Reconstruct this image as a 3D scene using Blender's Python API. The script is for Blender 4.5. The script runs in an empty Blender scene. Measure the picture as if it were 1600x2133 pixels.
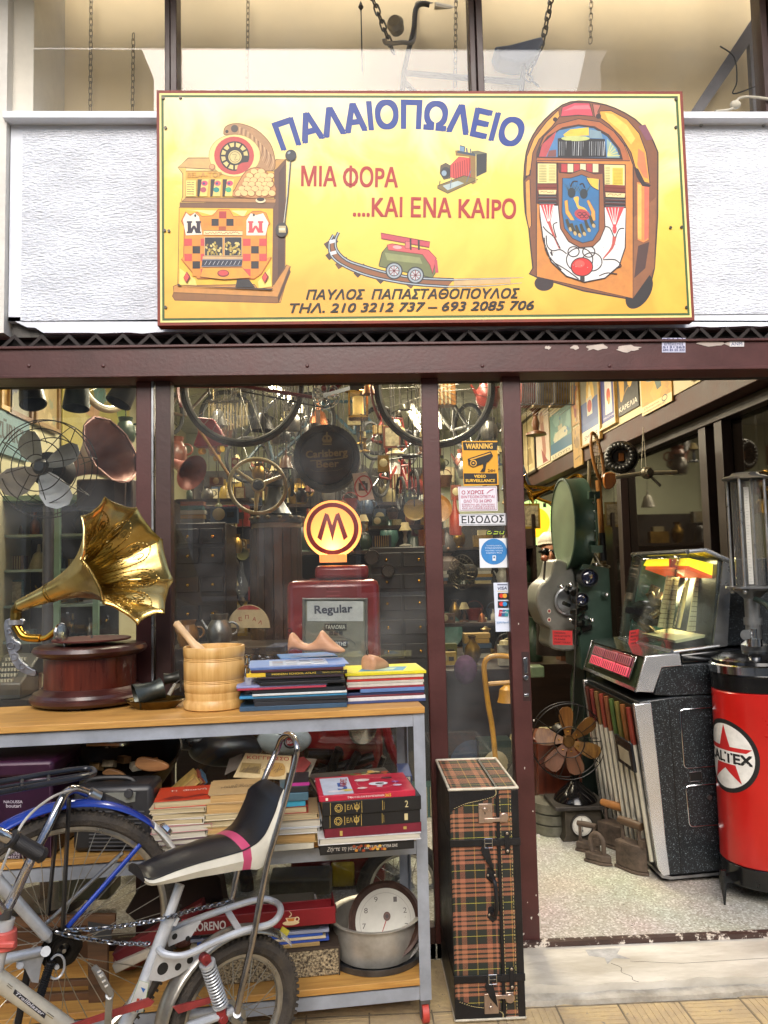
import bpy,bmesh,math,random
from mathutils import Vector,Matrix
from math import radians,pi,sin,cos
random.seed(7)
S=bpy.context.scene
COL=S.collection
V=Vector
FPX,CXP,CYP=1620.0,800.0,1066.5
CAMP=V((0,-2.92,1.46))
CAMR=Matrix.Rotation(radians(-2.3),3,'Z')@Matrix.Rotation(radians(94.2),3,'X')@Matrix.Rotation(radians(-1.3),3,'Z')
cam=bpy.data.objects.new('camera',bpy.data.cameras.new('camera'))
COL.objects.link(cam)
cam.matrix_world=Matrix.Translation(CAMP)@CAMR.to_4x4()
cam.data.sensor_fit='HORIZONTAL';cam.data.sensor_width=36;cam.data.lens=FPX/1600*36
cam.data.clip_end=200;cam.data.clip_start=.05
S.camera=cam
W=bpy.data.worlds.new('World');S.world=W;W.use_nodes=True
_n=W.node_tree.nodes;_bg=_n['Background']
_sky=_n.new('ShaderNodeTexSky');_sky.sky_type='NISHITA';_sky.sun_disc=False
_sky.sun_elevation=radians(36);_sky.sun_rotation=radians(186);_sky.air_density=1.0;_sky.dust_density=3.0;_sky.ozone_density=.6
W.node_tree.links.new(_sky.outputs[0],_bg.inputs[0]);_bg.inputs[1].default_value=.15
sun=bpy.data.objects.new('sun',bpy.data.lights.new('sun','SUN'))
COL.objects.link(sun);sun.data.energy=1.5;sun.data.angle=radians(40);sun.data.color=(1,1,1)
sun.rotation_euler=(radians(90-36),0,radians(-6))
S.view_settings.view_transform='Standard';S.view_settings.look='None';S.view_settings.exposure=.86;S.view_settings.gamma=1
S.render.engine='CYCLES'
S.cycles.max_bounces=7;S.cycles.transparent_max_bounces=16;S.cycles.glossy_bounces=4;S.cycles.caustics_reflective=False;S.cycles.caustics_refractive=False
S.cycles.sample_clamp_indirect=4;S.cycles.use_denoising=True
def ray(px,py):return CAMR@V(((px-CXP)/FPX,-(py-CYP)/FPX,-1))
def at(px,py,Y):
 d=ray(px,py);return CAMP+d*((Y-CAMP.y)/d.y)
def atz(px,py,z):
 d=ray(px,py);return CAMP+d*((z-CAMP.z)/d.z)
def atx(px,py,X):
 d=ray(px,py);return CAMP+d*((X-CAMP.x)/d.x)
def atp(px,py,p0,n):
 d=ray(px,py);return CAMP+d*((p0-CAMP).dot(n)/d.dot(n))
def sc(Y):return(Y+2.92)/FPX
def lin(h):
 h=h.lstrip('#');c=[int(h[i:i+2],16)/255 for i in(0,2,4)]
 return tuple(x/12.92 if x<=.04045 else((x+.055)/1.055)**2.4 for x in c)
_mc={}
def M(hx,rough=.55,metal=0,var=.16,sc=9,bump=0,bsc=60,coat=0,emit=0,h2=None,stretch=(1,1,1),detail=5,spec=.5,wear=None,wth=.62,rvar=.12):
 0
 k=(hx,rough,metal,var,sc,bump,bsc,coat,emit,h2,stretch,detail,spec,wear,wth)
 if k in _mc:return _mc[k]
 m=bpy.data.materials.new('mat_'+hx.strip('#'));m.use_nodes=True;_mc[k]=m
 nt=m.node_tree;N=nt.nodes;L=nt.links;p=N['Principled BSDF']
 p.inputs['Roughness'].default_value=rough;p.inputs['Metallic'].default_value=metal
 p.inputs['Coat Weight'].default_value=coat;p.inputs['Specular IOR Level'].default_value=spec
 c=lin(hx);p.inputs['Base Color'].default_value=(*c,1)
 m.diffuse_color=(*c,1)
 if emit:
  p.inputs['Emission Color'].default_value=(*c,1);p.inputs['Emission Strength'].default_value=emit
 if var or bump or wear or h2:
  tc=N.new('ShaderNodeTexCoord');mp=N.new('ShaderNodeMapping');L.new(tc.outputs['Object'],mp.inputs[0])
  mp.inputs['Scale'].default_value=stretch
  no=N.new('ShaderNodeTexNoise');no.inputs['Scale'].default_value=sc;no.inputs['Detail'].default_value=detail;no.inputs['Roughness'].default_value=.65
  L.new(mp.outputs[0],no.inputs[0])
  mx=N.new('ShaderNodeMix');mx.data_type='RGBA'
  a,b=(lin(h2),c)if h2 else([x*(1-var*1.6)for x in c],[min(.95,x*(1+var*.8))for x in c])
  mx.inputs['A'].default_value=(*a,1);mx.inputs['B'].default_value=(*b,1)
  r=N.new('ShaderNodeMapRange');r.inputs[1].default_value=.32;r.inputs[2].default_value=.68
  L.new(no.outputs['Fac'],r.inputs[0]);L.new(r.outputs[0],mx.inputs['Factor'])
  out=mx.outputs['Result']
  if wear:
   n2=N.new('ShaderNodeTexNoise');n2.inputs['Scale'].default_value=sc*4;n2.inputs['Detail'].default_value=8;n2.inputs['Roughness'].default_value=.7
   L.new(mp.outputs[0],n2.inputs[0])
   r2=N.new('ShaderNodeMapRange');r2.inputs[1].default_value=wth;r2.inputs[2].default_value=wth+.03
   L.new(n2.outputs['Fac'],r2.inputs[0])
   m2=N.new('ShaderNodeMix');m2.data_type='RGBA';L.new(r2.outputs[0],m2.inputs['Factor'])
   L.new(out,m2.inputs['A']);m2.inputs['B'].default_value=(*lin(wear),1);out=m2.outputs['Result']
  L.new(out,p.inputs['Base Color'])
  if emit:L.new(out,p.inputs['Emission Color'])
  if rvar:
   r3=N.new('ShaderNodeMapRange');r3.inputs[3].default_value=max(.02,rough-rvar);r3.inputs[4].default_value=min(1,rough+rvar)
   L.new(no.outputs['Fac'],r3.inputs[0]);L.new(r3.outputs[0],p.inputs['Roughness'])
  if bump:
   n3=N.new('ShaderNodeTexNoise');n3.inputs['Scale'].default_value=bsc;n3.inputs['Detail'].default_value=4
   L.new(mp.outputs[0],n3.inputs[0])
   bp=N.new('ShaderNodeBump');bp.inputs['Strength'].default_value=min(1,bump);bp.inputs['Distance'].default_value=.01*max(1,bump)
   L.new(n3.outputs['Fac'],bp.inputs['Height']);L.new(bp.outputs[0],p.inputs['Normal'])
 return m
def wood(h1,h2,axis=0,scl=14,rough=.4,coat=0):
 st=[6,6,6];st[axis]=.5
 return M(h1,rough,0,.2,scl,.08,40,coat,h2=h2,stretch=tuple(st))
def glassmat(name,tint=(1,1,1),ior=1.5,rough=0,alpha=0,haze_dirt=(.8,.8,.8),stain=0):
 0
 m=bpy.data.materials.new(name);m.use_nodes=True;nt=m.node_tree;N=nt.nodes;L=nt.links
 N.remove(N['Principled BSDF'])
 t=N.new('ShaderNodeBsdfTransparent');t.inputs[0].default_value=(*tint,1)
 g=N.new('ShaderNodeBsdfGlossy');g.inputs['Roughness'].default_value=rough
 w=N.new('ShaderNodeLayerWeight');w.inputs[0].default_value=.5;f0=((ior-1)/(ior+1))**2
 e=N.new('ShaderNodeMath');e.operation='POWER';L.new(w.outputs['Facing'],e.inputs[0]);e.inputs[1].default_value=5
 f=N.new('ShaderNodeMath');f.operation='MULTIPLY_ADD';L.new(e.outputs[0],f.inputs[0]);f.inputs[1].default_value=1-f0;f.inputs[2].default_value=f0
 x=N.new('ShaderNodeMixShader');L.new(f.outputs[0],x.inputs[0]);L.new(t.outputs[0],x.inputs[1]);L.new(g.outputs[0],x.inputs[2])
 o=x
 if alpha:
  d=N.new('ShaderNodeBsdfDiffuse');d.inputs[0].default_value=(*haze_dirt,1)
  y=N.new('ShaderNodeMixShader');y.inputs[0].default_value=alpha
  if stain:
   no=N.new('ShaderNodeTexNoise');no.inputs['Scale'].default_value=stain;no.inputs['Detail'].default_value=6
   tc=N.new('ShaderNodeTexCoord');L.new(tc.outputs['Object'],no.inputs[0])
   r=N.new('ShaderNodeMapRange');r.inputs[1].default_value=.45;r.inputs[2].default_value=.75;r.inputs[3].default_value=alpha*.3;r.inputs[4].default_value=alpha*2
   L.new(no.outputs['Fac'],r.inputs[0]);L.new(r.outputs[0],y.inputs[0])
  L.new(x.outputs[0],y.inputs[1]);L.new(d.outputs[0],y.inputs[2]);o=y
 L.new(o.outputs[0],N['Material Output'].inputs[0]);return m
CHROME=M('#d6d8da',.14,1,.06,6);STEEL=M('#a9abad',.32,1,.15,14);IRON=M('#3b3733',.6,.5,.25,20,.3,90);BRASS=M('#c79a3c',.22,1,.18,12)
BLACK=M('#141416',.4);RUBBER=M('#242324',.75,0,.3,25,.2,120);DARKBROWN=M('#3a1f1c',.45);WHITE=M('#e9e8e4',.5,0,.06);ALU=M('#bfc0c0',.36,.9,.12,16)
COPPER=M('#b06a48',.25,1,.2,10);PAPER=M('#e0d8c4',.8,0,.12,30)
MW={}
def T(name,label,cat,loc=(0,0,0),rz=0,group=None,kind=None,rot=None):
 0
 o=bpy.data.objects.new(name,None);COL.objects.link(o);o.location=loc;o.empty_display_size=.05
 o.rotation_euler=rot if rot else(0,0,rz)
 MW[o.name]=Matrix.Translation(V(loc))@o.rotation_euler.to_matrix().to_4x4()
 tag(o,label,cat,group,kind);return o
def tag(o,label=None,cat=None,group=None,kind=None):
 if label:o['label']=label
 if cat:o['category']=cat
 if group:o['group']=group
 if kind:o['kind']=kind
 return o
def dup(root,loc,rz=None,label=None,name=None,rot=None):
 r=root.copy();COL.objects.link(r);r.location=loc
 if rz is not None:r.rotation_euler=(0,0,rz)
 if rot is not None:r.rotation_euler=rot
 if label:r['label']=label
 for ch in list(root.children):
  c=ch.copy();COL.objects.link(c);c.parent=r
  for g in list(ch.children):
   d=g.copy();COL.objects.link(d);d.parent=c
 return r
def frame_of(d):
 d=d.normalized();a=V((0,0,1))if abs(d.z)<.9 else V((1,0,0))
 u=a.cross(d).normalized();return u,d.cross(u)
def sm(pts,n=6,closed=False):
 0
 P=[V(p)for p in pts];out=[];k=len(P)
 if closed:g=lambda i:P[i%k];rng=range(k)
 else:g=lambda i:P[max(0,min(k-1,i))];rng=range(k-1)
 for i in rng:
  a,b,c,d=g(i-1),g(i),g(i+1),g(i+2)
  for j in range(n):
   t=j/n
   out.append(.5*((2*b)+(c-a)*t+(2*a-5*b+4*c-d)*t*t+(3*b-a-3*c+d)*t**3))
 if not closed:out.append(P[-1])
 return out
class B:
 0
 def __init__(s,mat=None):s.v=[];s.f=[];s.fi=[];s.mats=[];s.k=0;s.X=None;s.m(mat or BLACK)
 def m(s,mat):
  if mat not in s.mats:s.mats.append(mat)
  s.k=s.mats.index(mat);return s
 def add(s,vs,fs):
  b=len(s.v);s.v+=[s.X@V(v)if s.X else V(v)for v in vs]
  for f in fs:s.f.append([b+i for i in f]);s.fi.append(s.k)
  return s
 def box(s,c,z,R=None):
  c=V(c);h=V(z)/2;q=[]
  for i in(-1,1):
   for j in(-1,1):
    for k in(-1,1):
     d=V((i*h.x,j*h.y,k*h.z));q.append(c+(R@d if R else d))
  return s.add(q,[(0,1,3,2),(4,6,7,5),(0,4,5,1),(2,3,7,6),(0,2,6,4),(1,5,7,3)])
 def bx(s,x0,x1,y0,y1,z0,z1):return s.box(((x0+x1)/2,(y0+y1)/2,(z0+z1)/2),(x1-x0,y1-y0,z1-z0))
 def bar(s,a,b,w,h,up=(0,0,1)):
  a=V(a);b=V(b);d=(b-a).normalized();up=V(up)
  if abs(d.dot(up))>.98:up=V((0,1,0))
  x=d.cross(up).normalized();y=x.cross(d)
  q=[p+x*(w/2*i)+y*(h/2*j)for p in(a,b)for i,j in((-1,-1),(1,-1),(1,1),(-1,1))]
  return s.add(q,[(3,2,1,0),(4,5,6,7),(0,1,5,4),(1,2,6,5),(2,3,7,6),(3,0,4,7)])
 def tube(s,pts,r,n=8,closed=False,cap=True):
  P=[V(p)for p in pts];k=len(P);rs=r if isinstance(r,(list,tuple))else[r]*k
  q=[];fs=[];u=None
  for i,p in enumerate(P):
   d=(P[(i+1)%k]-P[i-1])if closed else(P[min(k-1,i+1)]-P[max(0,i-1)])
   if d.length<1e-9:d=V((0,0,1))
   d.normalize()
   if u is None:u,w=frame_of(d)
   else:
    u=u-d*u.dot(d)
    u=u.normalized()if u.length>1e-6 else frame_of(d)[0]
    w=d.cross(u)
   for j in range(n):
    a=2*pi*j/n;q.append(p+(u*cos(a)+w*sin(a))*rs[i])
  for i in range(k if closed else k-1):
   for j in range(n):
    a,b=i*n+j,i*n+(j+1)%n;c,d2=((i+1)%k)*n+(j+1)%n,((i+1)%k)*n+j
    fs.append((a,b,c,d2))
  if cap and not closed:fs+=[tuple(range(n-1,-1,-1)),tuple(range((k-1)*n,k*n))]
  return s.add(q,fs)
 def cyl(s,a,b,r,r2=None,n=20):return s.tube([a,b],[r,r if r2 is None else r2],n)
 def lathe(s,prof,c=(0,0,0),ax=(0,0,1),n=32,a0=0,a1=2*pi,wave=None,ph=None):
  c=V(c);ax=V(ax).normalized();u,w=frame_of(ax)
  if ph:u,w=u*cos(ph)+w*sin(ph),w*cos(ph)-u*sin(ph)
  full=abs(a1-a0-2*pi)<1e-6;m=n if full else n+1;q=[];fs=[]
  for r,h in prof:
   for j in range(m):
    a=a0+(a1-a0)*j/n;rr=r*(wave(a,h)if wave else 1)
    q.append(c+ax*h+(u*cos(a)+w*sin(a))*rr)
  for i in range(len(prof)-1):
   for j in range(n):fs.append((i*m+j,i*m+(j+1)%m,(i+1)*m+(j+1)%m,(i+1)*m+j))
  return s.add(q,fs)
 def disc(s,c,ax,r,n=32):return s.lathe([(r,0),(0.0001,0)],c,ax,n)
 def torus(s,c,ax,R,r,n=32,k=8,a0=0,a1=2*pi,rx=1):
  ax=V(ax).normalized();u,w=frame_of(ax);full=abs(a1-a0-2*pi)<1e-6
  m=n if full else n+1
  return s.tube([V(c)+u*(R*cos(a0+(a1-a0)*i/n))+w*(R*rx*sin(a0+(a1-a0)*i/n))for i in range(m)],r,k,closed=full)
 def sph(s,c,r,n=16,k=10,z=(1,1,1),R=None):
  q=[];fs=[];c=V(c)
  for i in range(k+1):
   t=pi*i/k
   for j in range(n):
    a=2*pi*j/n;d=V((sin(t)*cos(a)*z[0],sin(t)*sin(a)*z[1],cos(t)*z[2]))*r
    q.append(c+(R@d if R else d))
  for i in range(k):
   for j in range(n):fs.append((i*n+j,(i+1)*n+j,(i+1)*n+(j+1)%n,i*n+(j+1)%n))
  return s.add(q,fs)
 def ext(s,poly,dv):
  0
  P=[V(p)for p in poly];n=len(P);dv=V(dv)
  return s.add(P+[p+dv for p in P],[tuple(range(n)),tuple(range(2*n-1,n-1,-1))]+[(i,i+n,(i+1)%n+n,(i+1)%n)for i in range(n)])
 def slab(s,px,Y,t):
  0
  return s.ext([at(a,b,Y)for a,b in px],(0,t,0))
 def grid(s,fn,nu,nv):
  return s.add([fn(i/nu,j/nv)for j in range(nv+1)for i in range(nu+1)],[(j*(nu+1)+i,j*(nu+1)+i+1,(j+1)*(nu+1)+i+1,(j+1)*(nu+1)+i)for j in range(nv)for i in range(nu)])
 def build(s,name,par=None,w=True,bev=0,ang=35,sub=0,solid=0,flat=False):
  0
  me=bpy.data.meshes.new(name);vs=s.v;mw=Matrix()
  if par is not None:
   mw=MW.get(par.name,Matrix())
   if w:iv=mw.inverted();vs=[iv@v for v in vs]
  c=V((0,0,0))
  if vs and(par is None or w):
   c=sum(vs,V((0,0,0)))/len(vs);vs=[v-c for v in vs]
  me.from_pydata([tuple(v)for v in vs],[],s.f)
  for m in s.mats:me.materials.append(m)
  me.polygons.foreach_set('material_index',s.fi);me.polygons.foreach_set('use_smooth',[not flat]*len(s.f))
  bm=bmesh.new();bm.from_mesh(me);bmesh.ops.recalc_face_normals(bm,faces=bm.faces);bm.to_mesh(me);bm.free()
  if not flat:me.set_sharp_from_angle(angle=radians(ang))
  me.update()
  o=bpy.data.objects.new(name,me);COL.objects.link(o);o.location=c
  if par is not None:o.parent=par
  MW[o.name]=mw@Matrix.Translation(c)
  if bev:
   b=o.modifiers.new('bevel','BEVEL');b.width=bev;b.segments=2;b.limit_method='ANGLE';b.angle_limit=radians(40);b.harden_normals=False
  if solid:b=o.modifiers.new('solid','SOLIDIFY');b.thickness=solid;b.offset=0
  if sub:b=o.modifiers.new('sub','SUBSURF');b.levels=sub;b.render_levels=sub
  return o
_tc={}
def rawtext(st,shear):
 cu=bpy.data.curves.new('t','FONT');cu.body=st;cu.shear=shear;cu.resolution_u=3
 o=bpy.data.objects.new('t',cu);COL.objects.link(o)
 me=bpy.data.meshes.new_from_object(o.evaluated_get(bpy.context.evaluated_depsgraph_get()))
 r=([(v.co.x,v.co.y)for v in me.vertices],[tuple(p.vertices)for p in me.polygons])
 bpy.data.objects.remove(o);bpy.data.curves.remove(cu);bpy.data.meshes.remove(me);return r
def tmesh(st,bold,shear):
 0
 k=(st,shear)
 if k not in _tc:
  s2=st.translate(str.maketrans('ΚΡκΦΣ','KPkOE'));vs,fs=rawtext(s2,shear);end=lambda p:max(v[0]for v in rawtext(p+'I',0)[0])if p else x_i
  x_i=max(v[0]for v in rawtext('I',0)[0])
  for i,ch in enumerate(st):
   if ch not in 'ΦΣ':continue
   x0,x1=end(s2[:i])-x_i,end(s2[:i+1])-x_i;h=.727;sh=lambda x,y:(x+shear*y,y);n=len(vs)
   if ch=='Φ':m=(x0+x1)/2;q=[(m-.045,-.03),(m+.045,-.03),(m+.045,h+.03),(m-.045,h+.03)];fs=fs+[(n,n+1,n+2,n+3)]
   else:
    fs=[f for f in fs if not all(x0-.01<vs[j][0]-shear*vs[j][1]<x1+.01 for j in f)];l,r,t=x0+.05,x1-.03,.09
    q=[(l,0),(r,0),(r,t),(l+.14,t),(l+.3,h/2),(l+.14,h-t),(r,h-t),(r,h),(l,h),(l,h-t*.8),(l+.19,h/2),(l,t*.8)];fs=fs+[tuple(range(n,n+12))]
   vs=vs+[sh(*p)for p in q]
  _tc[k]=(vs,fs)
 return _tc[k]
def self_idx(fs):
 o=[];n=0
 for f in fs:o.append(list(range(n,n+len(f))));n+=len(f)
 return o
class Art:
 0
 def __init__(s,fn,step=.00006,lift=.0004,rough=.55,var=.1):s.fn=fn;s.step=step;s.h=lift;s.b=B();s.rough=rough;s.var=var;s.used=False;s.b.mats=[]
 def nrm(s,u,v):
  e=.5;p=s.fn(u,v);n=(s.fn(u+e,v)-p).cross(s.fn(u,v+e)-p).normalized()
  return n if n.dot(CAMP-p)>0 else-n
 def col(s,c):s.b.m(c if not isinstance(c,str)else M(c,s.rough,0,s.var,25))
 def pts(s,P):return[s.fn(u,v)+s.nrm(u,v)*s.h for u,v in P]
 def poly(s,c,P,smooth=0):
  if smooth:P=[(p.x,p.y)for p in sm([(a,b)for a,b in P],smooth,True)]
  s.col(c);q=s.pts(P);s.b.add(q,[tuple(range(len(q)))]);s.h+=s.step;return s
 def rect(s,c,x0,y0,x1,y1):return s.poly(c,[(x0,y0),(x1,y0),(x1,y1),(x0,y1)])
 def ell(s,c,x,y,rx,ry=None,rot=0,n=28,a0=0,a1=2*pi):
  ry=rx if ry is None else ry
  return s.poly(c,[(x+rx*cos(a)*cos(rot)-ry*sin(a)*sin(rot),y+rx*cos(a)*sin(rot)+ry*sin(a)*cos(rot))for a in[a0+(a1-a0)*i/n for i in range(n if a1-a0>6.2 else n+1)]])
 def ring(s,c,x,y,rx,ry,w,rot=0,n=36,a0=0,a1=2*pi):
  P=[(x+rx*cos(a)*cos(rot)-ry*sin(a)*sin(rot),y+rx*cos(a)*sin(rot)+ry*sin(a)*cos(rot))for a in[a0+(a1-a0)*i/n for i in range(n+1)]]
  return s.line(c,w,P)
 def line(s,c,w,P,smooth=0,closed=False):
  P=[V((a,b))for a,b in P]
  if smooth:P=sm(P,smooth,closed)
  if closed:P=list(P)+[P[0]]
  s.col(c);q=[];k=len(P)
  ws=w if isinstance(w,(list,tuple))else None
  for i in range(k):
   d=P[min(k-1,i+1)]-P[max(0,i-1)]
   if closed and i in(0,k-1):d=P[1]-P[-2]
   if d.length<1e-9:d=V((1,0))
   n=V((-d.y,d.x)).normalized()*((ws[0]+(ws[1]-ws[0])*i/(k-1))if ws else w)/2
   q+=[tuple(P[i]+n),tuple(P[i]-n)]
  s.b.add(s.pts(q),[(2*i,2*i+1,2*i+3,2*i+2)for i in range(k-1)]);s.h+=s.step;return s
 def text(s,c,st,p0,p1,h,bold=.0,shear=0,arch=0,fit=True,flip=False):
  0
  vs,fs=tmesh(st,0,shear);s.col(c)
  if not vs:return s
  x0=min(v[0]for v in vs);x1=max(v[0]for v in vs);p0=V(p0);d=V(p1)-p0;L=d.length;d.normalize();up=V((d.y,-d.x))
  if flip:up=-up
  e=bold*.55/.727*h;sx=L/(x1-x0)
  for ox,oy in([(0,0)]if bold<.004 else[(-e,-e),(e,-e),(e,e),(-e,e),(0,0)]):
   q=[]
   for x,y in vs:
    t=(x-x0)/(x1-x0);b=p0+d*(L*t+ox);u2=up
    if arch:
     b=b+up*(arch*4*t*(1-t));sl=arch*4*(1-2*t)/L;u2=(up-d*sl).normalized()
    q.append(tuple(b+u2*(y/.727*h+oy)))
   q=s.pts(q);lf=(CAMP-q[0]).normalized()
   s.b.add([q[i]+lf*(k%9*8e-6)for k,f in enumerate(fs)for i in f],self_idx(fs));s.h+=.00008
  s.h+=s.step;return s
 def build(s,name,par,label=None):
  o=s.b.build(name,par,flat=True)
  s.b=B();s.b.mats=[]
  if label:o['label']=label
  return o
def planeY(Y):return lambda u,v:at(u,v,Y)
def uvplane(o,U,Vv):
 0
 o,U,Vv=V(o),V(U),V(Vv);return lambda u,v:o+U*u+Vv*v
# ================================================================ the street and the building
G=.045
FL=.10
def st(name,b,label=None,cat=None,**k):
 o=b.build(name,**k);o['kind']='structure';tag(o,label,cat);return o
PAVE=M('#c4ad80',.9,0,.25,7,.5,55,h2='#a29076',wear='#857c6e',wth=.62)
b=B(PAVE);b.bx(-12,14,-3.2,.02,-.2,G)
for i in range(-2,9):
 for j in range(4):
  x0,y0=.22+i*.2,-.335-j*.2
  if x0>2.2 or x0<-1.5:continue
  for q in range(9):
   t=.2*(q+.5)/9
   if(i+j)%2:b.bar((x0+t,y0-.195,G),(x0+t,y0-.005,G),.012,.004)
   else:b.bar((x0+.005,y0-t,G),(x0+.195,y0-t,G),.012,.004)
b.m(M('#80745f',.9,0,.3))
for i in range(-8,12):b.bx(.218+i*.2,.223+i*.2,-1.4,-.32,G-.01,G+.0012)
for j in range(5):b.bx(-1.5,2.6,-.337-j*.2,-.332-j*.2,G-.01,G+.0015)
st('sidewalk',b,'yellowish ribbed pavement tiles in front of the shop','sidewalk')
b=B(M('#6a6864',.9,0,.2,5,.3,90));b.bx(-40,40,-40,-3.2,-.3,-.08);st('road',b,'grey asphalt road across the street front','road')
MARB=M('#d9d4c8',.55,0,.3,5,.35,30,h2='#aca596',wear='#8a8478',wth=.68,stretch=(.5,1.6,1))
b=B(MARB)
e=[(x,-.285+random.uniform(-.006,.006)+(.012 if random.random()<.15 else 0))for x in[.52+i*.06 for i in range(60)]]
b.ext([V((x,y,G-.02))for x,y in e]+[V((4.06,.0,G-.02)),V((.52,.0,G-.02))],(0,0,.085-G+.02))
e=[(x,-.325+random.uniform(-.008,.01))for x in[.5+i*.05 for i in range(70)]]
b.m(M('#c8c3b8',.8,0,.35,8,.6,40,h2='#8f897d'))
b.ext([V((x,y,G-.02))for x,y in e]+[V((4,-.284,G-.02)),V((.5,-.284,G-.02))],(0,0,.037))
b.m(M('#b4b3b0',.8,0,.25,20));zt=.0853
b.ext([V((x,y,zt))for x,y in[(.80,-.06),(.93,-.055),(.90,-.10),(.935,-.135),(.88,-.125),(.845,-.165),(.85,-.12),(.80,-.10)]],(0,0,.001))
b.m(M('#5d574e',.9,0,.2))
b.tube(sm([(.86,-.16,zt),(.885,-.19,zt),(.875,-.22,zt),(.9,-.25,zt),(.895,-.27,zt),(.91,-.285,zt)],3),.0009,4);b.tube([(.93,-.15,zt),(1.1,-.18,zt),(1.4,-.17,zt),(1.8,-.2,zt)],.0007,4)
st('step',b,'worn pale marble doorstep with a chipped patch','step')
TERR=M('#b5ad9a',.5,0,.1,6)
def terrazzo():
 m=bpy.data.materials.new('terrazzo');m.use_nodes=True;N=m.node_tree.nodes;L=m.node_tree.links;p=N['Principled BSDF']
 tc=N.new('ShaderNodeTexCoord');v=N.new('ShaderNodeTexVoronoi');v.inputs['Scale'].default_value=150;L.new(tc.outputs['Object'],v.inputs[0])
 r=N.new('ShaderNodeValToRGB');L.new(v.outputs['Color'],r.inputs[0]);c=r.color_ramp
 c.interpolation='CONSTANT'
 for e,(ps,hx)in zip([c.elements[0],c.elements[1]]+[c.elements.new(.5)for _ in range(4)],[(0,'#b9b3a2'),(.3,'#cfcabb'),(.55,'#a39a86'),(.68,'#dcd8cc'),(.88,'#958c7a'),(.95,'#6d6558')]):
  e.position=ps;e.color=(*lin(hx),1)
 v2=N.new('ShaderNodeTexNoise');v2.inputs['Scale'].default_value=3;L.new(tc.outputs['Object'],v2.inputs[0])
 x=N.new('ShaderNodeMix');x.data_type='RGBA';x.blend_type='MULTIPLY';x.inputs['Factor'].default_value=.35
 L.new(r.outputs[0],x.inputs['A']);L.new(v2.outputs['Color'],x.inputs['B'])
 h=N.new('ShaderNodeHueSaturation');h.inputs['Saturation'].default_value=.75;h.inputs['Value'].default_value=1.05;L.new(x.outputs['Result'],h.inputs['Color']);L.new(h.outputs[0],p.inputs[0]);p.inputs['Roughness'].default_value=.38
 return m
b=B(terrazzo());b.bx(-2.2,2.6,0,6.6,-.1,FL);st('shop_floor',b,'speckled terrazzo shop floor','floor')
b=B(M('#8f8e80',.9));b.bx(-2.2,2.6,.62,6.6,3.15,3.3);st('ceiling',b,'pale ceiling inside the shop','ceiling')
def house(x0,x1,h,hx,label,y=-10,d=.8):
 t=T('apartment_house',label,'building',((x0+x1)/2,y,0),kind='thing')
 b=B(M(hx,.85,0,.1,2));b.bx(x0,x1,y-d,y,-.1,h);b.build('wall',t)
 for fl in range(int(h//3)):
  n=max(2,int((x1-x0)//2.4))
  for i in range(n):
   cx=x0+(i+.5)*(x1-x0)/n;z=.6+fl*3
   w=B(M('#e4e2dc',.6));w.bx(cx-.62,cx+.62,y,y+.05,z+.4,z+2.0);wo=w.build('window',t)
   g=B(M('#232a30',.1));g.bx(cx-.54,cx+.54,y+.05,y+.06,z+.48,z+1.92);g.build('pane',wo)
house(-14,-3.48,10.5,'#b3ab9d','tall grey-beige apartment house across the street, left one')
house(-3.48,4.8,5.2,'#b8aa94','low sand-coloured house between two taller ones across the street')
house(4.8,15,10.8,'#a6a198','tall dark grey apartment house across the street, right one')
WHT=M('#dde2ec',.6,0,.05,3,.15,50)
STUC=M('#dde2ec',.7,0,.12,.9,1.2,12,stretch=(4.2,1,12))
wl=T('facade_wall','white facade wall with wavy stucco panels behind the yellow sign','wall',(0,0,2.4))
zt0,zt1=at(1500,655,0).z,at(1500,272,0).z
xl=at(46,450,0).x
b=B(STUC)
b.grid(lambda u,v:V((xl+u*(3.2-xl),-.004,zt0+v*(zt1-zt0))),2,2);b.build('stucco_panel',wl,ang=80)
b=B(WHT);xe=at(20,450,0).x
zb=at(800,690,0).z
def ragged(x0,x1,z,n,am,dp=0):
 return[(x0+(x1-x0)*i/n,z+random.uniform(-am,am))for i in range(n+1)]
edge=ragged(xe,3.2,zb+.004,90,.0035)
edge[0]=(xe,zb+.07);edge[1]=(xe+.03,zb+.05);edge[2]=(xe+.07,zb+.03);edge[3]=(xe+.1,zb+.028);edge[4]=(xe+.13,zb+.008)
b.ext([V((x,0,z))for x,z in edge]+[V((3.2,0,zt0)),V((xe,0,zt0))],(0,.12,0))
b.bx(xe,xl,0,.12,zt0,zt1);b.bx(xe,3.2,0,.12,zt1,at(1500,240,0).z)
b.build('border',wl)
b=B(M('#6d6a66',.9,0,.3,12,.5,30));b.bx(xe+.002,3.2,.03,.12,zb-.0,zb+.08);b.build('broken_edge',wl)
b=B(WHT);zl=at(1500,246,-.05).z
b.bx(xe-.01,3.2,-.05,.55,zl,zl+.028);b.build('ledge',wl,bev=.003)
for xx,yy in((80,256),(540*0+1460,262),(1590,262)):
 p=at(xx,yy,0);b=B(STEEL);b.cyl((p.x,-.008,p.z),(p.x,.0,p.z),.006,n=10);b.build('screw',wl)
b=B(M('#d9d6cf',.8,0,.12,3,.4,30));xj=at(66,120,0).x
b.bx(-3,xe-.003,-.03,.5,zb,4.4);b.build('pillar',wl)
b=B(M('#ded9cc',.8,0,.1,3));b.bx(xe-.003,xj,.02,.5,zl+.03,4.4);b.build('jamb',wl)
b=B(M('#e6e2d8',.85));b.bx(-8,9,-.45,-.035,3.84,4.1);b.build('balcony_slab',wl)
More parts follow.
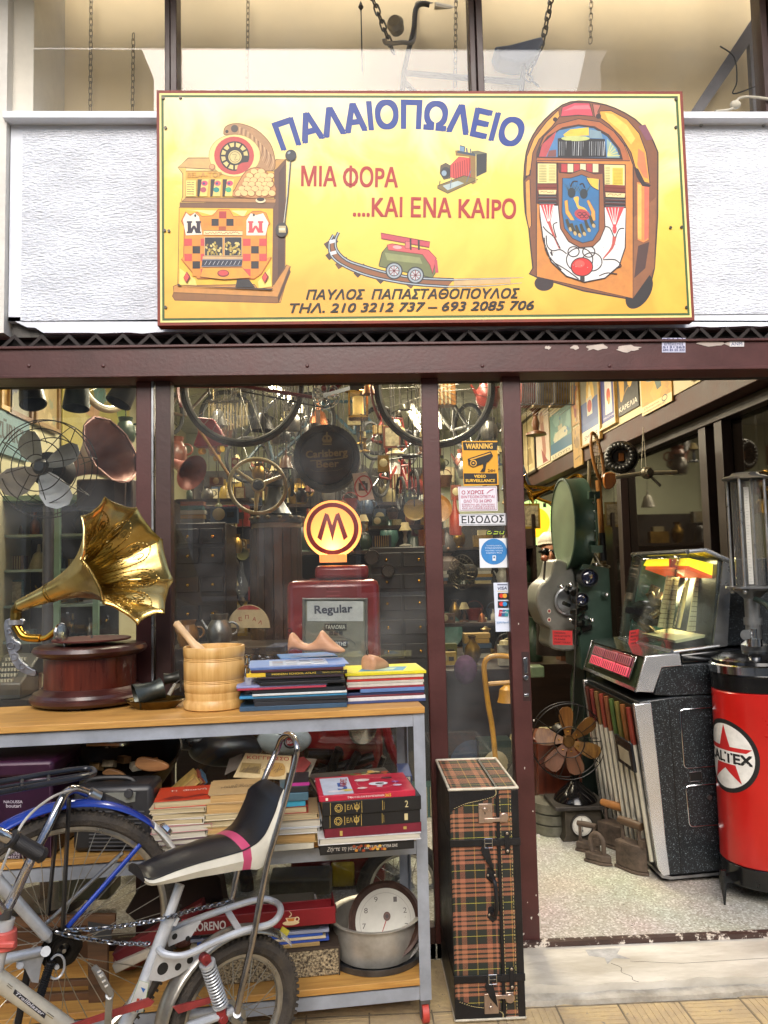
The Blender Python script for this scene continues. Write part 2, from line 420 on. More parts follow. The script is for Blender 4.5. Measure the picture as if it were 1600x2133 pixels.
b=B(M('#d6d0c0',.85));b.bx(-8,-3.01,0,.5,-.1,3.83);b.bx(3.22,9,0,.5,-.1,4.4);b.bx(-3,3.2,.1,8,4.45,9);b.build('outer_wall',wl)
GLZ=glassmat('shop_glass',(.96,.975,.97),1.55,0,.02,(.75,.76,.78),5)  # pale film on the panes: blotchy dirt plus haze painted over the interior
GLZU=glassmat('upper_glass',(.985,.985,.98),1.42,0,.025,(.8,.8,.78),3)
FRM=M('#4a2624',.42,0,.18,5,.06,80,wear='#8d6f68',wth=.73)
FRD=M('#3a2320',.45,0,.2,6,.08,60,wear='#7d6d66',wth=.78)
dw=T('display_window','upper display window with beige back wall and brown mullions','window',(0,.3,zl+.03))
b=B(M('#e6d2a8',.8,0,.04,2));b.bx(-3,3.2,.34,.36,zl-.1,4.4);b.build('back_panel',dw)
b=B(M('#ddd3bd',.8));b.bx(xj,3.2,.04,.34,zl+.0285,zl+.034);b.build('sill',dw)
for x0,x1 in((343,369),(979,1006),(1588,1620)):
 for y0 in(0,):
  a0,a1=at(x0,100,-.02).x,at(x1,100,-.02).x
  b=B(FRD);b.bx(a0,a0+(a1-a0)*.42,-.02,.05,zl+.03,4.4);b.bx(a0+(a1-a0)*.5,a1,-.03,.05,zl+.03,4.4);b.bx(a0+.002,a1-.002,0,.05,zl+.03,4.4);b.build('mullion',dw,bev=.002)
for x0,x1 in((66,343),(369,979),(1006,1588)):
 a0,a1=at(x0,100,0).x,at(x1,100,0).x
 b=B(GLZU);b.bx(a0,a1,.015,.021,zl+.03,4.4);b.build('pane',dw)
sf=T('shopfront','brown painted metal shop front with glass panes and open doorway','shop front',(0,0,FL))
za,zc=at(800,714,-.06).z,at(800,780,-.06).z
b=B(FRM);b.bx(-3,3.2,-.06,.06,zc,za);b.bx(-3,3.2,-.075,-.06,zc,zc+.012);b.bx(-3,3.2,-.07,-.06,za-.01,za);b.build('lintel_beam',sf,bev=.002)
b=B(M('#1a1412',.8));b.bx(-3,3.2,.06,.1,zc,zb+.1);b.build('shutter_recess',sf)
for px in(215,640,60,1270,1005):
 p=at(px,762,-.061);b=B(FRM);b.sph(p,.007,10,6,(1,.5,1));b.build('rivet',sf)
XP={}
for n,(x0,x1,y,f)in dict(a=(283,315,1000,FRM),b=(325,357,1000,FRD),c=(877,912,780,FRM),d=(1045,1082,780,FRM)).items():
 a0,a1=at(x0,y,0).x,at(x1,y,0).x;XP[n]=(a0,a1)
 z0=FL-.02 if n=='d' else G
 b=B(f);b.bx(a0,a1,-.01 if n in 'bd' else 0,.05,z0,zc);o=b.build('post' if n!='d' else 'door_stile',sf,bev=.003)
 if n=='d':
  ds=o
b=B(M('#b4b8bd',.3,.9));b.bx(XP['a'][1]+.001,XP['a'][1]+.008,0,.03,G,zc);b.build('chrome_strip',sf)
for i,(x0,x1)in enumerate(((-2.2,XP['a'][0]),(XP['b'][1],XP['c'][0]),(XP['c'][1],XP['d'][0]))):
 b=B(GLZ);b.bx(x0+.001,x1-.001,.02,.026,FL if i==2 else .16,zc);b.build('glass_pane',sf)
b=B(FRD);b.bx(-2.2,XP['c'][0],.0,.06,G,.158);b.bx(XP['c'][1],XP['d'][0]-.002,.002,.045,FL-.015,FL+.09);b.build('bottom_rail',sf,bev=.002)
b=B(M('#43302a',.5,0,.2,8,.1,40,wear='#cfc6ba',wth=.55));b.bx(XP['d'][0]-.06,3.2,-.03,-.002,.086,FL+.004);b.build('threshold',sf)
a=Art(planeY(-.0105))
for x,y,r in((1122,1740,5),(1120,1770,3),(1107,1912,3),(1123,1905,4),(1117,1865,2),(1099,1880,2),(1093,1600,2),(1110,1690,2),(1091,1945,3),(1080,1300,2),(1112,1500,2),(1123,1820,3)):
 a.poly('#c9c2b6',[(x+r*random.uniform(.5,1.2)*cos(t)*.7,y+r*random.uniform(.5,1.6)*sin(t))for t in[k*pi/4 for k in range(8)]])
a.build('paint_chip',sf)
a=Art(planeY(-.0105));a.poly('#2c1513',[(1086,1358),(1102,1358),(1106,1460),(1090,1460)]);a.build('lock_recess',ds)
b=B(CHROME);b.slab([(1090,1371),(1098,1369),(1100,1402),(1092,1404)],-.018,.006);b.slab([(1092,1446),(1102,1445),(1102,1451),(1092,1452)],-.016,.005)
p0=at(1096,1412,-.02);b.cyl(p0,p0+V((0,.01,0)),.009,n=14);b.build('lock',ds,bev=.001)
a=Art(planeY(-.0615));rr=random.Random(3)
for x,y,rx,ry in((1142,724,8,5),(1197,724,10,5),(1240,723,26,9),(1310,726,28,9),(1300,724,14,6),(1480,716,30,9),(1530,716,22,10)):
 a.poly('#b9aba2' if x<1400 else '#a89b92',[(x+rx*rr.uniform(.5,1.1)*cos(t),y+ry*rr.uniform(.4,1.1)*sin(t))for t in[k*pi/7 for k in range(14)]])
a.rect('#c5c2c4',1520,706,1550,722);a.text('#3c4a72','ANM',(1523,720),(1546,719),7,.01)
a.build('torn_sticker',sf)
a=Art(planeY(-.0618));a.rect('#b9bad0',1379,704,1428,734);a.text('#26306a','ΡΟΛΛΑ',(1381,713),(1426,712),8,.02,fit=True)
for k,w in enumerate(('ΕΠΙΣΚΕΥΕΣ','5131263','694 85 55 330')):a.text('#2b3166',w,(1381+3*(k==0),719.5+6*k),(1426-3*(k==0),719+6*k),4.6,.02)
a.build('repair_sticker',sf)
fg=T('folding_gate','dark folded lattice gate tucked above the brown lintel','gate',(0,.0,za))
b=B(M('#1f1512',.6,.2,.2,10));x=-1.4;zz0,zz1=za+.004,zb-.012
pts=[]
while x<1.8:
 b.bar((x,-.02,zz0),(x+.05,-.02,zz1),.005,.012);b.bar((x+.052,-.032,zz1),(x+.098,-.032,zz0),.005,.012);x+=.1
b.build('lattice',fg)
b=B(FRD);b.bx(-3,3.2,-.045,.02,zz0-.004,zz0);b.build('rail',fg)
CREAM=M('#b3ad8f',.85,0,.06,2);BACKW=M('#a4a892',.85,0,.08,1.5)
def wall(name,label,b):
 o=b.build(name);tag(o,label,'wall');return o
b=B(CREAM);b.bx(-2.1,-2.0,0,6.6,0,3.15);wall('interior_wall','cream wall hung with framed pictures, behind the left window',b)
b=B(BACKW);b.bx(-2.2,2.6,6.5,6.6,0,3.15);wall('interior_wall','pale green-grey rear wall at the far end of the shop',b)
b=B(M('#c8bd9c',.85,0,.05,2));b.bx(1.92,2.6,.06,6.5,2.45,3.15);wall('poster_wall','cream band of wall covered in posters above the brown beam',b)
BEAM=M('#3f211b',.55,0,.25,6,.1,50,wear='#8a6a5e',wth=.82)
b=B(BEAM);b.bx(1.925,2.15,.06,6.5,2.31,2.447);o=b.build('beam',bev=.004);tag(o,'brown painted wooden beam running along under the posters','beam')
b=B(M('#120e0c',.04,0,0,spec=.9));b.bx(2.1,2.15,.06,6.5,0,2.305)
dk=T('dark_glazing','dark mirror-like glazing with brown mullions behind the jukebox','glazing',(2.1,3,FL))
b.build('glass',dk)
b=B(M('#241512',.5))
for yy in(1.25,1.45,2.9,4.4):b.bx(2.04,2.099,yy,yy+.09,FL,2.24)
b.bx(2.03,2.099,.06,6.5,2.24,2.305);b.build('mullion',dk,bev=.003)
b=B(M('#3a2a22',.6));b.bx(2.15,2.6,.06,.1,0,3.1);o=b.build('side_wall');tag(o,'dark brown wall return at the right of the doorway','wall')
def tube_lamp(x,y,z,ang,L,power,label,colr=(1,.86,.62),em=14,w=.16):
 t=T('fluorescent_lamp',label,'lamp',(x,y,z),ang,'ceiling lamps in the shop')
 t_b=B(M('#e6e2d4',.5));t_b.bx(-L/2,L/2,-.05,.05,0,.04);t_b.build('housing',t,w=False)
 t_b=B(M('#fff0cc',.5,0,0,emit=em));t_b.cyl((-L/2+.03,0,-.03),(L/2-.03,0,-.03),.016,n=12);t_b.build('tube',t,w=False)
 t_b=B(M('#c8c4b8',.5));t_b.bx(-L/2,-L/2+.03,-.025,.025,-.05,0);t_b.bx(L/2-.03,L/2,-.025,.025,-.05,0);t_b.build('socket',t,w=False)
 l=bpy.data.lights.new('tube_light','AREA');l.shape='RECTANGLE';l.size=L;l.size_y=w;l.energy=power;l.color=colr
 o=bpy.data.objects.new('tube_light',l);COL.objects.link(o);o.parent=t;o.location=(0,0,-.06)
 return t
# ================================================================ the painted yellow shop sign
SY=-.075
sg=T('shop_sign','large yellow painted shop sign with blue arched lettering above the lintel','sign',at(880,678,SY))
c4=[(326,188),(1422,190),(1447,667),(328,678)]
b=B(M('#7c3326',.6,0,.2,8,.1,40));b.slab(c4,SY,.05);b.build('board',sg)
def inset(k):
 cx=sum(p[0]for p in c4)/4;cy=sum(p[1]for p in c4)/4
 return[(x+(k if x<cx else-k),y+(k if y<cy else-k))for x,y in c4]
YEL=M('#e6cc66',.55,0,.1,2.2,.04,300,h2='#e3b54c',detail=8)
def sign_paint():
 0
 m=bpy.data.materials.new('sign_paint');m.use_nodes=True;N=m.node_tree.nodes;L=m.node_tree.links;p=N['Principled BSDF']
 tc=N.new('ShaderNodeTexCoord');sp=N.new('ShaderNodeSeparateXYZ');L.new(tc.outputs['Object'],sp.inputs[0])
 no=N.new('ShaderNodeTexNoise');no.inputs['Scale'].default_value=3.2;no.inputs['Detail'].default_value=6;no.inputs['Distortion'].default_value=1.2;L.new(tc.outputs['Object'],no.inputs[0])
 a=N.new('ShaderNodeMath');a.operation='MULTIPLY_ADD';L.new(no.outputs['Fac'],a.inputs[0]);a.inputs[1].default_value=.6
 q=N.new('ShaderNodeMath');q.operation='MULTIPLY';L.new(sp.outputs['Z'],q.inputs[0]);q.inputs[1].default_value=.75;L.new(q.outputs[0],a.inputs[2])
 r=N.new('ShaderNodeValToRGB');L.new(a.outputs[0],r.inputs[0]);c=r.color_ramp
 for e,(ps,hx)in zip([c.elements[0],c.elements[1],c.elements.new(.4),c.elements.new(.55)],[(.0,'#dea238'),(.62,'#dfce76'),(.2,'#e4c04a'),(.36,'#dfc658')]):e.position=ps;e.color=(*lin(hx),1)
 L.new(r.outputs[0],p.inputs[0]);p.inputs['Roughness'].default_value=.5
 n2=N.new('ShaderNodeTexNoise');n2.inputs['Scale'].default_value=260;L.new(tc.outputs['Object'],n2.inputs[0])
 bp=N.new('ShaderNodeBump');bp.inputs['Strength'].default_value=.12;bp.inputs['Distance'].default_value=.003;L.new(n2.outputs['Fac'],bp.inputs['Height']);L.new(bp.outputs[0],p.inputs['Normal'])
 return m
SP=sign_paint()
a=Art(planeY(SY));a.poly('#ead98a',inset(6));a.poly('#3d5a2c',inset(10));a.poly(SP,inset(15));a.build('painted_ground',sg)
h0=a.h
def sub(ox,oy,s,lift):return Art(lambda u,v:at(ox+u*s,oy+v*s,SY),lift=lift,step=.000015)
rs=random.Random(5)
a=sub(350,240,.18754,h0)
OUT='#6b4a2c'
def op(c,P,w=9,o=OUT,smooth=0):a.poly(c,P,smooth);a.line(o,w,P,smooth,True)
op('#c48a4a',[(60,1900),(160,1860),(1180,1880),(1320,1660),(1360,1680),(1250,2080),(70,2050)])
op('#8a5f3a',[(60,1970),(1220,2020),(1220,2085),(75,2055),(50,2010)]);op('#4e362c',[(1220,2020),(1350,1690),(1360,1740),(1225,2085)])
op('#66483a',[(1175,620),(1310,490),(1300,1700),(1160,1900)]);a.poly('#4f3830',[(1230,640),(1300,540),(1290,1690),(1220,1800)])
op('#caa56a',[(110,580),(225,475),(470,475),(480,600)]);op('#b98d52',[(1140,600),(1200,490),(1305,490),(1200,605)])
op('#e0b860',[(110,580),(200,580),(200,620),(1180,620),(1180,930),(130,990),(165,900),(165,650)])
op('#d9a94c',[(200,622),(1180,622),(1180,915),(195,920)],6)
op('#a97a4c',[(150,960),(200,915),(1200,930),(1190,975)]);op('#75543e',[(130,975),(1200,975),(1170,1035),(130,1022)])
op('#e8b53c',[(125,1025),(1170,1035),(1160,1905),(1000,1930),(960,1880),(330,1890),(110,1890)])
a.poly('#efd68c',[(180,1050),(560,1060),(480,1110),(300,1060)]);a.poly('#f0d890',[(700,1060),(880,1060),(840,1130)]);a.poly('#efd070',[(130,1700),(300,1820),(320,1890),(125,1880)]);a.poly('#efd070',[(1130,1700),(1000,1850),(1010,1920),(1150,1900)])
op('#a9825c',[(620,190),(640,130),(720,95),(830,100),(980,160),(1110,280),(1170,400),(1190,560),(1140,620),(960,580),(960,420),(900,300),(790,215),(640,220)],8,'#73502f',3)
for i in range(17):
 t=i/16;x0,y0=800+360*t,130+330*t**1.3;a.line('#5f4234' if i%2 else '#cfae86',(9,3),[(x0,y0),(x0-10+20*t,y0+70),(x0-30+10*t,y0+150)],3)
a.ell('#4f4740',740,150,40,42);a.ell('#3a3534',655,182,18)
op('#e8cf86',[(740+285*cos(t)if t else 0,450+235*sin(t))for t in[k*pi/16+.01 for k in range(32)]],6,'#a88a52')
a.ell('#b84a48',735,450,222,212);a.ell('#2b2a2c',740,455,165,165)
for k in range(12):
 t=k*pi/6+.3
 if .2<t<1.2:continue
 a.poly('#d2bd7c',[(740+r*cos(t+d),455+r*sin(t+d))for r,d in((105,-.17),(105,.17),(150,.19),(150,-.19))])
a.poly('#b84a48',[(820,530),(900,520),(850,620),(760,630),(775,560)]);a.ell('#cdbb80',745,465,74);a.ring('#8a7a48',745,465,58,58,8);a.line('#8a7a48',6,[(715,440),(760,440),(740,500),(775,490)],3)
a.ell('#a9714c',493,578,36);a.ell('#c79a68',490,574,24)
op('#c08a58',[(725,905),(740,830),(800,720),(870,620),(980,580),(1080,620),(1160,720),(1180,910)],9,'#7c4a2c',2)
for y in range(630,910,48):
 w=60+(y-630)*.9
 for k in range(int(w//34)+1):
  x=990-w*.55+k*72+rs.uniform(-14,14)-(y-630)*.2
  if 745+(900-y)*.45<x<1165:a.ell('#8c5a32',x,y,46,38,rs.uniform(-.4,.4));a.ell('#e3bd80',x-3,y-3,39,31,rs.uniform(-.4,.4))
a.text('#c49350','BEL-A-TOP',(220,695),(600,690),60,.03)
op('#ecd278',[(200,725),(315,725),(315,905),(200,905)],4)
for k in range(6):a.line('#4a3a2c',7,[(212,748+k*26),(250+rs.uniform(0,15),748+k*26)]);a.line('#4a3a2c',7,[(262,748+k*26),(292,750+k*26)])
for x in(330,475,610):
 a.poly('#33302f',[(x,715),(x+55,715),(x+20,905),(x-5,905)]);a.poly('#e8c970',[(x+48,718),(x+125,715),(x+105,905),(x+22,905)])
 a.ell(rs.choice(['#cc5a62','#c8486a','#d0606a']),x+78,760,36,30);a.ell('#4a4a7c',x+70,762,14);a.ell({330:'#a8505c',475:'#2c8a7c',610:'#48a878'}[x],x+64,832,34,30)
a.ell('#e0cfa8',1030,950,56,30);a.ell('#2c2828',1030,938,42,22)
op('#dd8f38',[(150,1180),(200,1075),(240,1110),(330,1080),(380,1130),(500,1120),(560,1050),(680,1050),(730,1130),(860,1130),(940,1075),(1030,1070),(1090,1090),(1135,1210),(1095,1250),(1095,1590),(1150,1580),(1040,1760),(960,1820),(330,1815),(150,1600),(175,1580),(185,1240)],10,'#b0602a')
op('#e8e0cc',[(165,1165),(205,1085),(250,1125),(300,1085),(350,1130),(385,1330),(200,1340)],5,'#b0602a');op('#e8e0cc',[(870,1340),(870,1170),(920,1090),(980,1110),(1060,1090),(1120,1200),(1085,1340)],5,'#b0602a')
def mm(c,x,y,w,h):
 t=26
 for sx in(0,w-40):a.poly(c,[(x+sx,y),(x+sx+40,y),(x+sx+40,y+h),(x+sx,y+h)])
 a.poly(c,[(x+10,y+h),(x+50,y+h),(x+w/2+12,y+50),(x+w/2-12,y+50)]);a.poly(c,[(x+w-10,y+h),(x+w-50,y+h),(x+w/2-12,y+50),(x+w/2+12,y+50)])
 for sx in(-10,w-50):a.rect(c,x+sx,y,x+sx+60,y+20);a.rect(c,x+sx,y+h-20,x+sx+60,y+h)
mm('#2e2432',220,1180,140,135);mm('#cf4a52',900,1180,150,130)
a.ell('#2a2a2e',305,1120,12,16);a.ell('#2a2a2e',955,1112,12,16)
for c,x,y in[('#a83a3a',570,1072),('#26242a',485,1155),('#26242a',650,1155),('#d68a34',400,1150),('#d68a34',750,1150),('#a85030',565,1240),('#d68a34',565,1160)]:a.rect(c,x,y,x+80,y+78)
for i in range(3):
 for j in range(5):
  for ox,fl in((185,0),(835,1)):
   k=(i+j)%2
   if j==4 and(i==0)!=bool(fl)and i!=1:continue
   c='#26242a' if(i==1 and j in(1,3))else('#c84a48' if k==0 and i!=1 else '#d98a36')
   x,y=ox+i*90,1375+j*84
   if c=='#26242a' or k==0 or i==1:a.rect(c,x,y,x+84,y+80)
op('#e6cf9a',[(400,1285),(830,1290),(830,1340),(395,1335)],6)
a.line('#a04a30',7,[(415+k*12,1312+rs.uniform(-14,14))for k in range(33)])
for x0,x1 in((410,610),(630,820)):
 op('#23262e',[(x0,1360),(x1,1360),(x1,1565),(x0,1565)],8,'#c9b08a')
 for k in range(34):a.ell(rs.choice(['#b8a050','#d8c27a','#8f7a38']),rs.uniform(x0+18,x1-18),rs.uniform(1420,1552),15,11,rs.uniform(0,3))
op('#c9a678',[(390,1570),(830,1575),(835,1605),(385,1605)],4);op('#2a3040',[(385,1610),(830,1610),(820,1680),(375,1685)],7,'#8a8f9a')
for k in range(9):a.line('#cfd2d8',4,[(410+k*46,1668),(435+k*46,1625)])
op('#e09a3c',[(360,1800),(390,1700),(830,1700),(920,1810),(620,1830)],6);a.ell('#6e2a28',616,1762,66,40);a.ell('#cf4a4c',616,1758,54,30)
for x in(212,1080):a.poly('#7a2c28',[(x-38,1810),(x,1740),(x+42,1800),(x,1870)]);a.poly('#d8504a',[(x-30,1810),(x-2,1755),(x+24,1800),(x-8,1856)])
a.poly('#2c2a2c',[(770,1830),(900,1825),(970,1920),(750,1915)])
a.poly('#3c2c28',[(110,1870),(160,1900),(980,1925),(1170,1930),(1150,1950),(110,1900)])
a.line('#3c3c40',22,[(1360,520),(1330,900),(1292,1220)]);a.line('#d8d4c0',6,[(1354,520),(1324,900),(1288,1200)])
a.ell('#30343c',1366,452,62);a.ell('#8a94a0',1346,425,18,12,-.6)
a.ell('#33302f',1265,1280,70,80);a.rect('#b8a880',1232,1235,1310,1310);a.rect('#e8dcb8',1232,1260,1300,1285)
a.build('painted_slot_machine',sg)
a=sub(1070,200,.21094,h0)
DK='#33272a'
op('#7a4c34',[(100,830),(125,560),(190,390),(300,240),(480,90),(640,50),(830,70),(1000,120),(1200,230),(1330,370),(1410,520),(1425,700),(1390,1700),(1170,2010),(230,1790),(190,1700),(150,1310),(115,1150)],14,DK,2)
a.ell(DK,300,1850,95,75);a.ell('#2a2628',1240,1930,110,190,.55)
op('#c8823e',[(225,660),(230,560),(290,400),(420,290),(640,230),(850,260),(1000,360),(1110,500),(1180,680),(1180,2000),(225,1785)],10,DK)
a.poly('#8a5a3c',[(1185,1200),(1405,1000),(1390,1700),(1180,1995)])
a.poly('#4c3532',[(1230,1480),(1340,1440),(1300,1700),(1190,1800)])
op('#a8603a',[(225,640),(240,540),(300,400),(430,280),(640,225),(850,255),(990,350),(1090,480),(1150,640)],8,DK)
op('#d99a4a',[(115,820),(130,600),(200,420),(320,260),(440,140),(455,200),(380,300),(250,430),(190,560),(165,760)],9,DK)
op('#d09048',[(115,850),(160,820),(175,1280),(150,1310),(125,1180)],8,DK)
op('#c8485a',[(465,205),(480,110),(600,65),(750,70),(785,200),(640,190)],10,DK);a.poly('#d8707c',[(490,150),(600,95),(740,90),(760,130),(600,130)])
op('#b06a5c',[(780,80),(860,90),(830,160),(850,215),(800,205)],8,DK)
op('#e0a040',[(850,150),(960,145),(1120,230),(1240,370),(1310,560),(1345,860),(1290,850),(1200,700),(1160,560),(1060,400),(940,280),(860,220)],9,DK)
a.poly('#eac25e',[(900,165),(980,180),(1120,290),(1200,420),(1160,480),(1060,350),(930,240)]);a.poly('#dc7a50',[(1230,520),(1290,560),(1330,820),(1280,800),(1220,680)])
op('#dd8a48',[(1215,850),(1340,880),(1335,1420),(1280,1450),(1220,1420)],7,'#8a4a34',0);a.poly('#e6b45c',[(1225,870),(1262,880),(1262,1420),(1225,1405)]);a.poly('#d86a54',[(1290,890),(1335,900),(1330,1400),(1290,1430)])
a.poly(DK,[(1185,700),(1230,720),(1300,860),(1355,880),(1340,900),(1270,890),(1215,800)]);a.line(DK,14,[(100,840),(130,790),(160,785),(165,730)]);a.ell(DK,410,232,22);a.ell(DK,838,200,26)
a.poly('#7a4a5a',[(1230,300),(1300,280),(1380,430),(1310,440)])
a.poly(DK,[(230,610),(250,520),(330,400),(480,310),(640,280),(800,300),(940,380),(1050,520),(1080,630)])
a.poly('#4a7aa8',[(250,600),(300,470),(450,340),(640,300),(790,320),(920,400),(1020,520),(1050,610)]);a.poly('#b04a50',[(250,600),(280,480),(420,350),(400,420),(320,600)]);a.poly('#7a4a48',[(330,600),(350,540),(420,530),(420,600)])
a.poly('#d8b848',[(490,380),(560,330),(740,310),(745,390),(500,400)]);a.poly('#7a94a0',[(750,330),(860,350),(880,420),(750,415)]);a.poly('#8aa8a0',[(920,420),(1000,510),(1045,608),(925,608)])
for k in range(5):a.line('#cfc87a',8,[(925,590),(960+k*22,460+k*32)])
a.poly('#1f2024',[(435,420),(600,395),(750,420),(900,425),(915,605),(435,605)]);a.ell('#b8c07a',610,420,140,26)
for k in range(22):a.line('#c8ccd0' if k%2 else '#8a9096',rs.uniform(2,7),[(455+k*21,450),(452+k*21+rs.uniform(-6,6),590)])
a.poly('#17181c',[(520,440),(570,440),(560,600),(515,600)]);a.poly('#17181c',[(690,440),(745,440),(745,600),(680,600)])
op('#5a2c26',[(230,655),(1105,680),(1105,1100),(230,1060)],6,DK)
a.poly('#e0d490',[(238,668),(420,670),(420,862),(238,862)]);a.poly('#e2d693',[(895,680),(1095,685),(1095,900),(900,890)]);a.rect('#dcc04a',975,710,1080,880)
for k in range(11):a.line('#8c8450',6,[(250,685+k*16),(325,685+k*16)]);a.line('#7a7a48',4,[(345,690+k*15),(412,690+k*15)]);a.line('#a8922c',4,[(985,725+k*14),(1070,725+k*14)]);a.line('#7a7a48',5,[(905,705+k*16),(950,705+k*16)])
for k in range(6):a.poly('#b03a40' if k%2==0 else '#dccfa8',[(470+k*62,672),(525+k*62,674),(525+k*62,755),(470+k*62,755)])
for y in(905,940):a.poly('#7a3428',[(232,y-30),(425,y-30),(425,y),(232,y)]);a.poly('#7a3428',[(900,y-30),(1105,y-20),(1105,y+10),(900,y)])
a.poly('#e0c890',[(245,930),(420,930),(415,975),(250,972)]);a.poly('#e0c890',[(905,955),(1100,965),(1095,1005),(910,998)])
a.line('#6a5030',5,[(262+k*9,950+rs.uniform(-10,10))for k in range(16)]);a.line('#6a5030',5,[(925+k*9,978+rs.uniform(-10,10))for k in range(16)])
for y in(985,1020,1055):a.line('#1d1b1e',22,[(240,y),(425,y)]);a.line('#1d1b1e',22,[(900,y+25),(1105,y+32)]);a.line('#8d8488',4,[(245,y+8),(420,y+8)]);a.line('#8d8488',4,[(905,y+33),(1100,y+40)])
op('#dcdcda',[(255,1075),(1108,1105),(1100,1500),(1040,1680),(900,1800),(700,1840),(520,1780),(370,1640),(290,1420),(260,1200)],12,DK,0)
for x0,x1,yy,bx in((262,400,1072,345),(905,1090,1100,995)):
 a.poly('#c8444a',[(x0,yy),(x1,yy),(bx+14,yy+190),(bx-14,yy+190)])
 for k in range(4):a.line('#e8dcd8',7,[(x0+28+k*34,yy+6),(bx-8+k*5,yy+170)])
a.line('#b8524a',(34,12),[(345,1240),(380,1340),(450,1510)],3);a.line('#b8524a',(40,10),[(995,1390),(970,1500),(880,1610)],3);a.ell('#c8444a',995,1320,22,42)
for P in([(290,1290),(320,1330),(400,1400),(460,1510)],[(430,1250),(390,1280),(420,1400)],[(905,1290),(950,1310),(985,1390)],[(1090,1310),(1040,1320),(1005,1400)],[(320,1380),(330,1480),(380,1530),(460,1520),(520,1560)],[(360,1540),(380,1580),(370,1520)],[(880,1620),(1000,1620),(1060,1680),(1010,1700)],[(400,1650),(520,1720),(640,1810)],[(1020,1760),(920,1750),(840,1780)],[(300,1400),(330,1560),(470,1720)]):a.line(DK,11,P,4)
for x,y,r in((650,1620,130),(770,1640,100),(590,1540,55),(740,1540,60)):a.ring(DK,x,y,r,r*.9,11)
a.ell(DK,672,1690,112,96);a.ell('#c8302e',672,1690,102,86);a.ell('#d85a50',650,1660,50,36);a.rect(DK,655,1780,700,1830)
for k in range(60):
 x,y=rs.uniform(300,1080),rs.uniform(1250,1700)
 if(x-680)**2+(y-1250)**2>300**2 and(x-680)**2/400**2+(y-1400)**2/380**2<1:a.ell('#9a9a98',x,y,5,4)
op('#8e5636',[(430,660),(450,760),(560,770),(670,730),(800,775),(880,770),(900,1300),(850,1420),(780,1490),(650,1500),(540,1440),(460,1310),(440,1100)],9,DK)
op('#2c6a9c',[(480,815),(560,815),(670,780),(770,825),(845,830),(840,1330),(780,1430),(680,1455),(580,1410),(500,1310),(475,1150)],8,DK)
a.poly('#dcb84a',[(715,810),(838,825),(835,930),(770,900)]);a.line(DK,8,[(715,810),(760,890),(835,935)],3)
op('#d8a048',[(500,1040),(530,1030),(540,1130),(600,1230),(560,1230),(510,1160)],4,'#8a5a2c');op('#d8984a',[(720,1040),(740,1030),(800,1140),(805,1230),(760,1240),(765,1150)],4,'#8a5a2c')
a.poly('#e0b04a',[(590,1010),(640,1000),(640,1080),(700,1110),(740,1170),(680,1150),(630,1110),(610,1060)],3)
for x,y,s in((570,960,1),(690,970,-1)):
 for k in range(9):a.line('#23303c' if k%2 else '#3f5a54',(12,2),[(x,y+40),(x+(k-4)*20*s,y-60-rs.uniform(0,50))])
 a.ell('#243038',x,y,38,50)
a.line('#241f24',14,[(560,900),(585,850),(630,850)],3);a.line('#241f24',14,[(700,910),(680,870),(650,880)],3)
a.ell('#b04048',675,1175,78,52,.3)
for k in range(4):a.ring('#4a1c2c',650+k*22,1170+(k%2)*22,20,16,7)
a.line('#3a6ab8',18,[(620,1220),(700,1250),(740,1250)],3)
for k in range(6):x,y=540+k*46,1260+60*sin(k*.75);a.line('#3c3a2c',(26,40),[(x-20,y-40),(x,y+20),(x+20,y+60)],3);a.ell('#b8a070',x+18,y+60,15,22,-.4)
a.build('painted_jukebox',sg)
a=sub(670,290,.2625,h0)
a.poly('#4a4a3c',[(1190,95),(1310,110),(1310,260),(1225,300)]);a.poly('#2c2f33',[(1225,120),(1312,112),(1310,258),(1228,300)]);a.poly('#6a6a54',[(1190,95),(1240,90),(1312,110),(1225,122)])
a.poly('#8a6a3c',[(1060,90),(1085,88),(1225,120),(1230,340),(1200,360),(1175,340),(1170,140),(1065,130)]);a.poly('#3a4a5a',[(1080,90),(1220,115),(1220,135),(1075,108)]);a.poly('#6a8aa8',[(1095,50),(1135,60),(1132,100),(1095,92)]);a.line('#2c3a4a',7,[(1098,50),(1136,60),(1134,98)]);a.line('#3a4a6a',12,[(1150,70),(1155,110)]);a.line('#3a4a6a',9,[(1180,75),(1185,110)])
op('#c84c48',[(1020,210),(1090,140),(1180,150),(1185,330),(1100,325),(1020,300)],4,'#8a3a34')
for k in range(8):a.line('#8c2c30',7,[(1045+k*18,195-k*6),(1050+k*18,310+k*2)])
op('#7a6a40',[(920,370),(1130,290),(1240,320),(1000,430),(920,390)],6,'#3c3424');a.poly('#a8b8b8',[(960,370),(1080,330),(1130,350),(1000,405)])
op('#5a5040',[(945,210),(985,190),(1020,210),(1020,310),(970,320),(940,270)],5,'#2c2a24');a.ell('#2f3236',985,265,38,44);a.ell('#8aa0b0',972,270,20,22);a.line('#3c3a30',7,[(940,330),(935,370)]);a.line('#6a7a8a',7,[(1030,310),(1020,390)]);a.line('#5a6a7a',7,[(1185,250),(1150,340)]);a.line('#c8b878',6,[(1225,120),(1225,350)])
RAIL=[(135,740),(110,800),(120,880),(200,960),(340,1010),(520,1060),(740,1100),(1050,1115),(1400,1105),(1600,1098)]
RAI2=[(95,760),(60,830),(75,920),(150,990),(300,1060),(480,1110),(720,1150),(1000,1170),(1300,1165),(1590,1140)]
for k in range(9):
 t=k/9;i=int(t*8);p,q=RAIL[min(9,i+1)],RAI2[min(9,i+1)]
 if k<7:a.line('#4a3c38' if k%3 else '#6a4a3a',50,[(q[0]-30,q[1]+22),(p[0]+10,p[1]-6)])
